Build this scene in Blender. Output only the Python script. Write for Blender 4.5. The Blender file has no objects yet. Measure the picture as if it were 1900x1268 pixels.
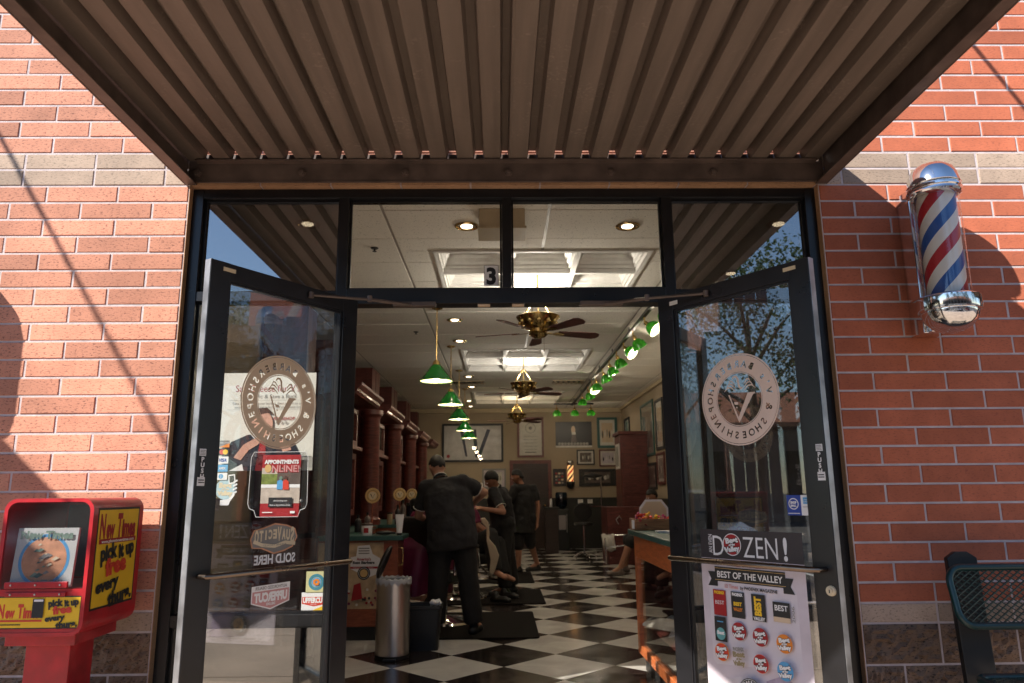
import bpy, bmesh, math, random
from mathutils import Vector, Matrix
import numpy as np
R = math.radians
PI = math.pi
rnd = random.Random(7)
S = bpy.context.scene
COL = S.collection

# ------------------------------------------------------------------ camera, sky, sun, exposure
cam = bpy.data.objects.new('camera', bpy.data.cameras.new('camera'))
COL.objects.link(cam); S.camera = cam
_f, _p, _y, _r = 1363.15, 0.20351, 0.01699, -0.00914
fwd = Vector((math.sin(_y)*math.cos(_p), math.cos(_y)*math.cos(_p), math.sin(_p)))
rt = Vector((math.cos(_y), -math.sin(_y), 0)); up = rt.cross(fwd)
c_, s_ = math.cos(_r), math.sin(_r)
rr, uu = rt*c_ + up*s_, up*c_ - rt*s_
cam.matrix_world = Matrix(((rr.x, uu.x, -fwd.x, -0.01066), (rr.y, uu.y, -fwd.y, -4.0085), (rr.z, uu.z, -fwd.z, 1.29), (0, 0, 0, 1)))
cam.data.sensor_width = 36; cam.data.lens = _f/1900*36
cam.data.clip_start = 0.05; cam.data.clip_end = 2000
cam.data.dof.use_dof = True; cam.data.dof.focus_distance = 4.1; cam.data.dof.aperture_fstop = 3.2

SUN = Vector((-1.38, -1.0, 1.27)).normalized()
W = bpy.data.worlds.new('World'); S.world = W; W.use_nodes = True
wn = W.node_tree.nodes; wl = W.node_tree.links
sky = wn.new('ShaderNodeTexSky'); sky.sky_type = 'NISHITA'; sky.sun_disc = False
sky.sun_elevation = math.asin(SUN.z); sky.sun_rotation = math.atan2(SUN.x, SUN.y)
sky.air_density = 1.0; sky.dust_density = 0.15; sky.ozone_density = 3.0
wl.new(sky.outputs[0], wn['Background'].inputs[0]); wn['Background'].inputs[1].default_value = 0.10
sun = bpy.data.objects.new('sun', bpy.data.lights.new('sun', 'SUN')); COL.objects.link(sun)
sun.data.energy = 5.0; sun.data.angle = R(0.55); sun.data.color = (1.0, 0.93, 0.83)
sun.rotation_euler = SUN.to_track_quat('Z', 'Y').to_euler()
S.view_settings.view_transform = 'Standard'; S.view_settings.look = 'None'
S.view_settings.gamma = 1; S.view_settings.exposure = 0.9
S.render.engine = 'CYCLES'
S.cycles.use_denoising = True
S.cycles.max_bounces = 8; S.cycles.diffuse_bounces = 4; S.cycles.glossy_bounces = 5
S.cycles.transmission_bounces = 6; S.cycles.transparent_max_bounces = 24
S.cycles.sample_clamp_indirect = 6.0
S.cycles.caustics_reflective = False; S.cycles.caustics_refractive = False

# ------------------------------------------------------------------ materials
MATS = {}
def lin(h):
    h = h.lstrip('#'); out = []
    for i in (0, 2, 4):
        v = int(h[i:i+2], 16)/255
        out.append(v/12.92 if v <= 0.04045 else ((v+0.055)/1.055)**2.4)
    return tuple(out)
def mat(name, col=(0.5, 0.5, 0.5), rough=0.5, metal=0.0, var=0.12, scale=12.0, bump=0.0, bscale=60.0, emit=0.0, ecol=None, coat=0.0, spec=0.5, trans=0.0, alpha=1.0):
    if name in MATS: return MATS[name]
    if isinstance(col, str): col = lin(col)
    m = bpy.data.materials.new(name); m.use_nodes = True; MATS[name] = m
    nt = m.node_tree; n = nt.nodes; L = nt.links; b = n['Principled BSDF']
    b.inputs['Roughness'].default_value = rough; b.inputs['Metallic'].default_value = metal
    b.inputs['Coat Weight'].default_value = coat; b.inputs['Specular IOR Level'].default_value = spec
    b.inputs['Alpha'].default_value = alpha
    tc = n.new('ShaderNodeTexCoord')
    if var > 0:
        no = n.new('ShaderNodeTexNoise'); no.inputs['Scale'].default_value = scale; no.inputs['Detail'].default_value = 5
        L.new(tc.outputs['Object'], no.inputs['Vector'])
        mr = n.new('ShaderNodeMapRange'); mr.inputs['From Min'].default_value = 0.3; mr.inputs['From Max'].default_value = 0.7
        mr.inputs['To Min'].default_value = 1-var; mr.inputs['To Max'].default_value = 1+var
        L.new(no.outputs['Fac'], mr.inputs['Value'])
        mx = n.new('ShaderNodeVectorMath'); mx.operation = 'SCALE'; mx.inputs[0].default_value = col
        L.new(mr.outputs[0], mx.inputs['Scale']); L.new(mx.outputs[0], b.inputs['Base Color'])
        rr_ = n.new('ShaderNodeMapRange'); rr_.inputs['To Min'].default_value = max(0, rough-0.08); rr_.inputs['To Max'].default_value = min(1, rough+0.08)
        L.new(no.outputs['Fac'], rr_.inputs['Value']); L.new(rr_.outputs[0], b.inputs['Roughness'])
    else:
        b.inputs['Base Color'].default_value = (*col, 1)
    if bump > 0:
        nb = n.new('ShaderNodeTexNoise'); nb.inputs['Scale'].default_value = bscale; nb.inputs['Detail'].default_value = 4
        L.new(tc.outputs['Object'], nb.inputs['Vector'])
        bp = n.new('ShaderNodeBump'); bp.inputs['Strength'].default_value = bump; bp.inputs['Distance'].default_value = 0.01
        L.new(nb.outputs['Fac'], bp.inputs['Height']); L.new(bp.outputs[0], b.inputs['Normal'])
    if emit > 0:
        b.inputs['Emission Color'].default_value = (*(ecol or col), 1); b.inputs['Emission Strength'].default_value = emit
    if trans > 0:
        tl = n.new('ShaderNodeBsdfTranslucent'); tl.inputs[0].default_value = (*col, 1)
        ms = n.new('ShaderNodeMixShader'); ms.inputs[0].default_value = trans
        L.new(b.outputs[0], ms.inputs[1]); L.new(tl.outputs[0], ms.inputs[2]); L.new(ms.outputs[0], n['Material Output'].inputs[0])
    return m
def mathn(nt, op, a, b=None, c=None):
    x = nt.nodes.new('ShaderNodeMath'); x.operation = op
    for i, v in enumerate((a, b, c)):
        if v is None: continue
        if isinstance(v, (int, float)): x.inputs[i].default_value = v
        else: nt.links.new(v, x.inputs[i])
    return x.outputs[0]
def glassmat(name, tint, f0=0.05, boost=1.0, rough=0.0, gtint=(1, 1, 1), dust=0.0):
    m = bpy.data.materials.new(name); m.use_nodes = True; MATS[name] = m
    nt = m.node_tree; n = nt.nodes; L = nt.links; n.remove(n['Principled BSDF'])
    g = n.new('ShaderNodeNewGeometry')
    d = n.new('ShaderNodeVectorMath'); d.operation = 'DOT_PRODUCT'
    L.new(g.outputs['Normal'], d.inputs[0]); L.new(g.outputs['Incoming'], d.inputs[1])
    a = mathn(nt, 'ABSOLUTE', d.outputs['Value']); a = mathn(nt, 'SUBTRACT', 1.0, a); a = mathn(nt, 'POWER', a, 5.0)
    a = mathn(nt, 'MULTIPLY_ADD', a, 1-f0, f0); a = mathn(nt, 'MINIMUM', mathn(nt, 'MULTIPLY', a, boost), 1.0)
    t = n.new('ShaderNodeBsdfTransparent'); t.inputs[0].default_value = (*tint, 1)
    gl = n.new('ShaderNodeBsdfGlossy'); gl.inputs['Roughness'].default_value = rough; gl.inputs[0].default_value = (*gtint, 1)
    ms = n.new('ShaderNodeMixShader'); L.new(a, ms.inputs[0]); L.new(t.outputs[0], ms.inputs[1]); L.new(gl.outputs[0], ms.inputs[2])
    out = ms.outputs[0]
    if dust > 0:
        tc = n.new('ShaderNodeTexCoord'); no = n.new('ShaderNodeTexNoise'); no.inputs['Scale'].default_value = 4.0; no.inputs['Detail'].default_value = 9; no.inputs['Distortion'].default_value = 2.2
        L.new(tc.outputs['Object'], no.inputs['Vector'])
        r = n.new('ShaderNodeMapRange'); r.inputs['From Min'].default_value = 0.45; r.inputs['From Max'].default_value = 0.8; r.inputs['To Min'].default_value = 0.004; r.inputs['To Max'].default_value = dust
        L.new(no.outputs['Fac'], r.inputs['Value']); df = n.new('ShaderNodeBsdfDiffuse'); df.inputs[0].default_value = (0.6, 0.58, 0.55, 1)
        m2 = n.new('ShaderNodeMixShader'); L.new(r.outputs[0], m2.inputs[0]); L.new(out, m2.inputs[1]); L.new(df.outputs[0], m2.inputs[2]); out = m2.outputs[0]
    L.new(out, n['Material Output'].inputs[0])
    return m
G_CLEAR = glassmat('clear_glass', (0.97, 0.97, 0.96), 0.03)
G_DARK = glassmat('tinted_glass', (0.33, 0.33, 0.33), 0.17, 1.8)
G_DOOR = glassmat('door_glass', (0.88, 0.89, 0.88), 0.055, 1.25, dust=0.03)
G_ACR = glassmat('acrylic', (0.95, 0.95, 0.95), 0.07, 1.5)
G_SCR = glassmat('scratched_plastic', (0.92, 0.92, 0.93), 0.08, 1.2, 0.10)
G_POLE = glassmat('pole_glass', (0.96, 0.96, 0.97), 0.05, 1.2)
G_BLUE = glassmat('blue_bottle', (0.10, 0.22, 0.35), 0.06)

def brickmat(name, base, dark, speck=0.5, bump=0.35, tv=0.46):
    m = bpy.data.materials.new(name); m.use_nodes = True; MATS[name] = m
    nt = m.node_tree; n = nt.nodes; L = nt.links; b = n['Principled BSDF']
    at = n.new('ShaderNodeAttribute'); at.attribute_name = 'tone'
    tc = n.new('ShaderNodeTexCoord')
    n1 = n.new('ShaderNodeTexNoise'); n1.inputs['Scale'].default_value = 9; n1.inputs['Detail'].default_value = 6
    n2 = n.new('ShaderNodeTexNoise'); n2.inputs['Scale'].default_value = 95; n2.inputs['Detail'].default_value = 3; n2.inputs['Roughness'].default_value = 0.7
    mp = n.new('ShaderNodeMapping'); mp.inputs['Scale'].default_value = (0.55, 1, 1.3)
    L.new(tc.outputs['Object'], n1.inputs['Vector']); L.new(tc.outputs['Object'], mp.inputs['Vector']); L.new(mp.outputs[0], n2.inputs['Vector'])
    mr = n.new('ShaderNodeMapRange'); mr.inputs['From Min'].default_value = 0.34; mr.inputs['From Max'].default_value = 0.46
    mr.inputs['To Min'].default_value = speck; mr.inputs['To Max'].default_value = 0.0
    L.new(n2.outputs['Fac'], mr.inputs['Value'])
    k = mathn(nt, 'MULTIPLY_ADD', at.outputs['Fac'], tv, 0.97-tv/2)
    k2 = mathn(nt, 'MULTIPLY_ADD', n1.outputs['Fac'], 0.5, 0.75); n3 = n.new('ShaderNodeTexNoise'); n3.inputs['Scale'].default_value = 1.7; n3.inputs['Detail'].default_value = 7; L.new(tc.outputs['Object'], n3.inputs['Vector'])
    k = mathn(nt, 'MULTIPLY', mathn(nt, 'MULTIPLY', k, k2), mathn(nt, 'MULTIPLY_ADD', n3.outputs['Fac'], 0.7, 0.66))
    sc = n.new('ShaderNodeVectorMath'); sc.operation = 'SCALE'; sc.inputs[0].default_value = base; L.new(k, sc.inputs['Scale'])
    mx = n.new('ShaderNodeMix'); mx.data_type = 'RGBA'; mx.inputs[7].default_value = (*dark, 1)
    L.new(mr.outputs[0], mx.inputs[0]); L.new(sc.outputs[0], mx.inputs[6]); L.new(mx.outputs[2], b.inputs['Base Color'])
    b.inputs['Roughness'].default_value = 0.9
    bp = n.new('ShaderNodeBump'); bp.inputs['Strength'].default_value = bump; bp.inputs['Distance'].default_value = 0.006
    L.new(n2.outputs['Fac'], bp.inputs['Height']); L.new(bp.outputs[0], b.inputs['Normal'])
    return m
BRICK_L = brickmat('speckled_brick', (0.58, 0.262, 0.175), (0.13, 0.05, 0.04), 0.8)
BRICK_R = brickmat('red_brick', (0.47, 0.135, 0.070), (0.20, 0.06, 0.045), 0.5, 0.3, tv=0.26)
BRICK_G = brickmat('grey_brick', (0.44, 0.33, 0.255), (0.12, 0.10, 0.08), 0.7)
BLOCK = brickmat('split_block', (0.25, 0.165, 0.115), (0.035, 0.026, 0.022), 1.0, 1.0)
mortar = mat('mortar', (0.56, 0.49, 0.50), 0.95, var=0.15, bump=0.4, bscale=160)

def concretemat():
    m = bpy.data.materials.new('tan_concrete'); m.use_nodes = True
    nt = m.node_tree; n = nt.nodes; L = nt.links; b = n['Principled BSDF']
    tc = n.new('ShaderNodeTexCoord'); a = n.new('ShaderNodeTexNoise'); a.inputs['Scale'].default_value = 1.3; a.inputs['Detail'].default_value = 8
    c = n.new('ShaderNodeTexNoise'); c.inputs['Scale'].default_value = 60; c.inputs['Detail'].default_value = 4
    L.new(tc.outputs['Object'], a.inputs['Vector']); L.new(tc.outputs['Object'], c.inputs['Vector'])
    k = mathn(nt, 'MULTIPLY_ADD', a.outputs['Fac'], 0.9, 0.42); k2 = mathn(nt, 'MULTIPLY_ADD', c.outputs['Fac'], 0.4, 0.8); k = mathn(nt, 'MULTIPLY', k, k2)
    sc = n.new('ShaderNodeVectorMath'); sc.operation = 'SCALE'; sc.inputs[0].default_value = (0.50, 0.39, 0.30); L.new(k, sc.inputs['Scale'])
    L.new(sc.outputs[0], b.inputs['Base Color']); b.inputs['Roughness'].default_value = 0.9
    return m
CONC = concretemat()

def checkermat():
    m = bpy.data.materials.new('checker_tile'); m.use_nodes = True
    nt = m.node_tree; n = nt.nodes; L = nt.links; b = n['Principled BSDF']
    tc = n.new('ShaderNodeTexCoord'); sp = n.new('ShaderNodeSeparateXYZ'); L.new(tc.outputs['Object'], sp.inputs[0])
    a = 0.4239*2
    X = mathn(nt, 'SUBTRACT', sp.outputs[0], 0.0065); Y = mathn(nt, 'SUBTRACT', sp.outputs[1], 2.7944)
    u = mathn(nt, 'DIVIDE', mathn(nt, 'ADD', X, Y), a); v = mathn(nt, 'DIVIDE', mathn(nt, 'SUBTRACT', X, Y), a)
    fu = mathn(nt, 'FLOOR', u); fv = mathn(nt, 'FLOOR', v)
    s = mathn(nt, 'ADD', fu, fv); par = mathn(nt, 'PINGPONG', s, 1.0)
    # grout lines and per tile tone
    def edge(q): 
        fr = mathn(nt, 'FRACT', q); return mathn(nt, 'LESS_THAN', mathn(nt, 'PINGPONG', fr, 0.5), 0.0025)
    g = mathn(nt, 'MAXIMUM', edge(u), edge(v))
    cv = n.new('ShaderNodeCombineXYZ'); L.new(fu, cv.inputs[0]); L.new(fv, cv.inputs[1])
    wnz = n.new('ShaderNodeTexWhiteNoise'); L.new(cv.outputs[0], wnz.inputs['Vector'])
    no = n.new('ShaderNodeTexNoise'); no.inputs['Scale'].default_value = 3.5; no.inputs['Detail'].default_value = 8; no.inputs['Distortion'].default_value = 0.8
    ad = n.new('ShaderNodeVectorMath'); ad.operation = 'ADD'; L.new(tc.outputs['Object'], ad.inputs[0]); L.new(wnz.outputs['Color'], ad.inputs[1]); L.new(ad.outputs[0], no.inputs['Vector'])
    k = mathn(nt, 'MULTIPLY_ADD', no.outputs['Fac'], 0.5, 0.75)
    mx = n.new('ShaderNodeMix'); mx.data_type = 'RGBA'; L.new(par, mx.inputs[0])
    mx.inputs[6].default_value = (0.60, 0.58, 0.54, 1); mx.inputs[7].default_value = (0.022, 0.016, 0.014, 1)
    sc = n.new('ShaderNodeVectorMath'); sc.operation = 'SCALE'; L.new(mx.outputs[2], sc.inputs[0]); L.new(k, sc.inputs['Scale'])
    m2 = n.new('ShaderNodeMix'); m2.data_type = 'RGBA'; L.new(g, m2.inputs[0]); L.new(sc.outputs[0], m2.inputs[6]); m2.inputs[7].default_value = (0.08, 0.07, 0.06, 1)
    L.new(m2.outputs[2], b.inputs['Base Color'])
    L.new(mathn(nt, 'MULTIPLY_ADD', no.outputs['Fac'], 0.36, -0.03), b.inputs['Roughness'])
    bp = n.new('ShaderNodeBump'); bp.inputs['Strength'].default_value = 0.05; bp.inputs['Distance'].default_value = 0.01; L.new(no.outputs['Fac'], bp.inputs['Height']); L.new(bp.outputs[0], b.inputs['Normal'])
    return m
CHECK = checkermat()

def tilemat():
    m = bpy.data.materials.new('ceiling_tile'); m.use_nodes = True
    nt = m.node_tree; n = nt.nodes; L = nt.links; b = n['Principled BSDF']
    tc = n.new('ShaderNodeTexCoord'); v = n.new('ShaderNodeTexNoise'); v.inputs['Scale'].default_value = 70; v.inputs['Detail'].default_value = 2
    L.new(tc.outputs['Object'], v.inputs['Vector'])
    mr = n.new('ShaderNodeMapRange'); mr.inputs['From Min'].default_value = 0.30; mr.inputs['From Max'].default_value = 0.38; mr.inputs['To Min'].default_value = 0.55; mr.inputs['To Max'].default_value = 1.0
    L.new(v.outputs['Fac'], mr.inputs['Value'])
    sc = n.new('ShaderNodeVectorMath'); sc.operation = 'SCALE'; sc.inputs[0].default_value = (0.84, 0.80, 0.72); L.new(mr.outputs[0], sc.inputs['Scale'])
    L.new(sc.outputs[0], b.inputs['Base Color']); b.inputs['Roughness'].default_value = 0.9
    return m
TILE = tilemat()

def woodmat(name, c1, c2, rough=0.35, scale=(2, 2, 14), coat=0.2):
    m = bpy.data.materials.new(name); m.use_nodes = True; MATS[name] = m
    nt = m.node_tree; n = nt.nodes; L = nt.links; b = n['Principled BSDF']
    tc = n.new('ShaderNodeTexCoord'); mp = n.new('ShaderNodeMapping'); mp.inputs['Scale'].default_value = scale
    no = n.new('ShaderNodeTexNoise'); no.inputs['Scale'].default_value = 3.0; no.inputs['Detail'].default_value = 8; no.inputs['Distortion'].default_value = 1.2
    L.new(tc.outputs['Object'], mp.inputs[0]); L.new(mp.outputs[0], no.inputs['Vector'])
    r = n.new('ShaderNodeValToRGB'); r.color_ramp.elements[0].position = 0.35; r.color_ramp.elements[1].position = 0.65
    r.color_ramp.elements[0].color = (*c1, 1); r.color_ramp.elements[1].color = (*c2, 1)
    L.new(no.outputs['Fac'], r.inputs[0]); L.new(r.outputs[0], b.inputs['Base Color']); b.inputs['Roughness'].default_value = rough; b.inputs['Coat Weight'].default_value = coat
    return m
W_MAH = woodmat('mahogany', (0.070, 0.015, 0.012), (0.14, 0.034, 0.026), 0.42, coat=0.05)
W_ORG = woodmat('orange_wood', (0.42, 0.10, 0.03), (0.60, 0.17, 0.05), 0.4)
W_CAB = woodmat('cherry_wood', (0.20, 0.045, 0.02), (0.30, 0.08, 0.035), 0.4)
W_TRAY = woodmat('tray_wood', (0.22, 0.10, 0.045), (0.38, 0.19, 0.09), 0.6)
W_SIDE = woodmat('weathered_boards', (0.16, 0.09, 0.07), (0.34, 0.22, 0.18), 0.8, (14, 14, 1), 0)
W_DARK = woodmat('dark_door_wood', (0.018, 0.010, 0.008), (0.04, 0.02, 0.015), 0.45)

M_FR = mat('bronze_aluminium', (0.011, 0.011, 0.013), 0.30, 0.0, var=0.3, scale=6, spec=0.45)
M_EDGE = mat('worn_aluminium', (0.42, 0.43, 0.46), 0.38, 0.9, var=0.35, scale=9)
def canmat():
    m = bpy.data.materials.new('brown_canopy_paint'); m.use_nodes = True
    nt = m.node_tree; n = nt.nodes; L = nt.links; b = n['Principled BSDF']
    tc = n.new('ShaderNodeTexCoord'); mp = n.new('ShaderNodeMapping'); mp.inputs['Scale'].default_value = (16, 1.0, 16); L.new(tc.outputs['Object'], mp.inputs[0])
    a = n.new('ShaderNodeTexNoise'); a.inputs['Scale'].default_value = 1.0; a.inputs['Detail'].default_value = 8; L.new(mp.outputs[0], a.inputs['Vector'])
    c = n.new('ShaderNodeTexNoise'); c.inputs['Scale'].default_value = 3.2; c.inputs['Detail'].default_value = 9; c.inputs['Distortion'].default_value = 1.5; L.new(tc.outputs['Object'], c.inputs['Vector'])
    d = n.new('ShaderNodeTexNoise'); d.inputs['Scale'].default_value = 55; d.inputs['Detail'].default_value = 3; L.new(tc.outputs['Object'], d.inputs['Vector'])
    dust = n.new('ShaderNodeMapRange'); dust.inputs['From Min'].default_value = 0.54; dust.inputs['From Max'].default_value = 0.74; L.new(c.outputs['Fac'], dust.inputs['Value'])
    spk = n.new('ShaderNodeMapRange'); spk.inputs['From Min'].default_value = 0.52; spk.inputs['From Max'].default_value = 0.66; L.new(d.outputs['Fac'], spk.inputs['Value'])
    f = mathn(nt, 'MULTIPLY', mathn(nt, 'MULTIPLY', dust.outputs[0], spk.outputs[0]), 0.55)
    k = mathn(nt, 'MULTIPLY_ADD', a.outputs['Fac'], 0.9, 0.55)
    sc = n.new('ShaderNodeVectorMath'); sc.operation = 'SCALE'; sc.inputs[0].default_value = (0.185, 0.145, 0.120); L.new(k, sc.inputs['Scale'])
    mx = n.new('ShaderNodeMix'); mx.data_type = 'RGBA'; mx.inputs[7].default_value = (0.36, 0.29, 0.25, 1); L.new(f, mx.inputs[0]); L.new(sc.outputs[0], mx.inputs[6]); L.new(mx.outputs[2], b.inputs['Base Color'])
    L.new(mathn(nt, 'MULTIPLY_ADD', c.outputs['Fac'], 0.40, 0.32), b.inputs['Roughness']); b.inputs['Specular IOR Level'].default_value = 0.35
    bp = n.new('ShaderNodeBump'); bp.inputs['Strength'].default_value = 0.25; bp.inputs['Distance'].default_value = 0.02; L.new(c.outputs['Fac'], bp.inputs['Height']); L.new(bp.outputs[0], b.inputs['Normal'])
    return m
M_CAN = canmat()
M_BEAM = mat('brown_beam_paint', (0.115, 0.085, 0.072), 0.42, 0.0, var=0.35, scale=7, spec=0.5, bump=0.1, bscale=50)
M_BLK = mat('black_plastic', (0.012, 0.012, 0.012), 0.45)
M_BLKM = mat('black_rubber', (0.010, 0.008, 0.007), 0.95, spec=0.1, bump=0.3, bscale=200)
M_CHR = mat('chrome', (0.78, 0.78, 0.80), 0.10, 1.0, var=0.06)
M_STL = mat('brushed_steel', (0.50, 0.46, 0.44), 0.30, 1.0, var=0)
M_BAR = mat('bar_bronze', (0.20, 0.155, 0.125), 0.25, 1.0, var=0.1)
M_BRS = mat('brass', (0.75, 0.52, 0.20), 0.18, 1.0, var=0.1)
M_WALL = mat('beige_wall_paint', (0.34, 0.27, 0.185), 0.8, var=0.06, scale=2)
M_WAIN = mat('dark_wainscot', (0.018, 0.017, 0.013), 0.55, var=0.1)
M_WHT = mat('white_paint', (0.72, 0.71, 0.68), 0.45, var=0.04)
M_COF = mat('coffer_white', (0.80, 0.79, 0.76), 0.55, var=0.05)
M_CRM = mat('cream_box', (0.42, 0.34, 0.22), 0.6, var=0.06)
M_GRN = mat('green_glass_shade', (0.008, 0.13, 0.022), 0.2, 0, var=0.08, coat=0.5, trans=0.22)
M_GRNS = mat('green_spot_shade', (0.02, 0.17, 0.012), 0.2, 0, var=0.3, scale=8, coat=0.4, trans=0.35)
M_INN = mat('shade_inner', (0.80, 0.74, 0.60), 0.5, var=0.03, trans=0.25)
M_BULB = mat('lit_bulb', (1, 0.85, 0.6), 0.4, var=0, emit=14, ecol=(1, 0.80, 0.52))
M_BULBW = mat('lit_bulb_white', (1, 0.95, 0.85), 0.4, var=0, emit=4.5, ecol=(1, 0.80, 0.52))
M_TEAL = mat('teal_laminate', (0.03, 0.095, 0.085), 0.35, var=0.15, scale=80)
M_TEALP = mat('teal_coated_metal', (0.001, 0.030, 0.030), 0.35, var=0.1, coat=0.3)
M_RED = mat('red_box_paint', (0.42, 0.012, 0.02), 0.38, var=0.30, scale=9, coat=0.2, bump=0.08, bscale=30)
M_YEL = mat('yellow_print', (0.85, 0.52, 0.02), 0.5, var=0.05)
M_DKR = mat('dark_red_print', (0.34, 0.01, 0.015), 0.5, var=0.03)
M_ORR = mat('orange_red_print', (0.62, 0.045, 0.02), 0.5, var=0.03)
M_BKP = mat('black_print', (0.012, 0.012, 0.014), 0.5, var=0)
M_WHP = mat('white_print', (0.78, 0.77, 0.78), 0.5, var=0.03)
M_PAP = mat('paper', (0.66, 0.63, 0.58), 0.7, var=0.08)
M_TAN = mat('tan_decal', (0.62, 0.47, 0.33), 0.5, var=0.05, trans=0.0)
M_PNK = mat('pinkish_decal', (0.74, 0.58, 0.50), 0.5, var=0.04)
M_SKIN = mat('skin', (0.40, 0.20, 0.13), 0.5, var=0.08)
M_SKIND = mat('skin_tan', (0.30, 0.14, 0.085), 0.5, var=0.08)
M_HAIR = mat('black_hair', (0.010, 0.008, 0.007), 0.6, var=0.3, scale=90, bump=0.8, bscale=220)
M_HAIRB = mat('brown_hair', (0.07, 0.02, 0.012), 0.6, var=0.3, scale=90, bump=0.8, bscale=220)
M_SHIRT = mat('charcoal_shirt', (0.013, 0.012, 0.014), 0.85, var=0.15, bump=0.5, bscale=9)
M_PANT = mat('black_trousers', (0.007, 0.006, 0.006), 0.8, var=0.15, bump=0.4, bscale=10)
M_KHA = mat('pale_trousers', (0.42, 0.33, 0.24), 0.8, var=0.1, bump=0.4, bscale=12)
M_CAPE = mat('burgundy_cape', (0.16, 0.008, 0.05), 0.5, var=0.15)
M_LEA = mat('black_leather', (0.012, 0.012, 0.012), 0.35, bump=0.2, bscale=150)
M_ASPH = mat('asphalt', (0.075, 0.07, 0.065), 0.9, var=0.2, scale=3, bump=0.3, bscale=90)
M_LEAF = mat('leaf', (0.045, 0.085, 0.022), 0.6, var=0.5, scale=2, trans=0.3)
M_LEAF2 = mat('leaf_dark', (0.022, 0.05, 0.016), 0.6, var=0.5, scale=2, trans=0.25)
M_BARK = mat('bark', (0.10, 0.075, 0.055), 0.9, var=0.3, bump=0.6, bscale=30)
M_DKWIN = mat('dark_window', (0.008, 0.009, 0.010), 0.6, var=0, spec=0.05)
M_STUC = mat('dark_stucco', (0.12, 0.10, 0.09), 0.9, var=0.1)
M_ROOF = mat('clay_roof_tile', (0.32, 0.12, 0.06), 0.8, var=0.3, scale=6)
M_LAV = mat('lavender_paper', (0.56, 0.50, 0.56), 0.55, var=0.16, scale=5)
M_DKC = mat('decal_backing', (0.02, 0.018, 0.018), 0.6, var=0)
M_GOLD = mat('gold_print', (0.62, 0.40, 0.16), 0.45, var=0.05)
M_BLU = mat('blue_print', (0.015, 0.05, 0.30), 0.5, var=0.02)
M_LBL = mat('light_blue_print', (0.08, 0.33, 0.62), 0.5, var=0.02)
M_CREAM = mat('cream_print', (0.66, 0.55, 0.38), 0.5, var=0.05)
M_PINK = mat('pink_decal', (0.55, 0.27, 0.27), 0.5, var=0.05)
M_PEACH = mat('peach_print', (0.60, 0.28, 0.15), 0.6, var=0.3, scale=18)
M_SAGE = mat('sage_print', (0.14, 0.22, 0.17), 0.6, var=0.3, scale=25)
M_ORG = mat('orange_print', (0.72, 0.22, 0.02), 0.5, var=0.03)
M_GRY = mat('grey_print', (0.22, 0.21, 0.20), 0.5, var=0.1)
M_STR_W = mat('pole_white', (0.80, 0.76, 0.68), 0.4, var=0.03)
M_STR_R = mat('pole_red', (0.45, 0.01, 0.02), 0.4, var=0.03)
M_STR_B = mat('pole_blue', (0.015, 0.09, 0.34), 0.4, var=0.03)

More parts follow.
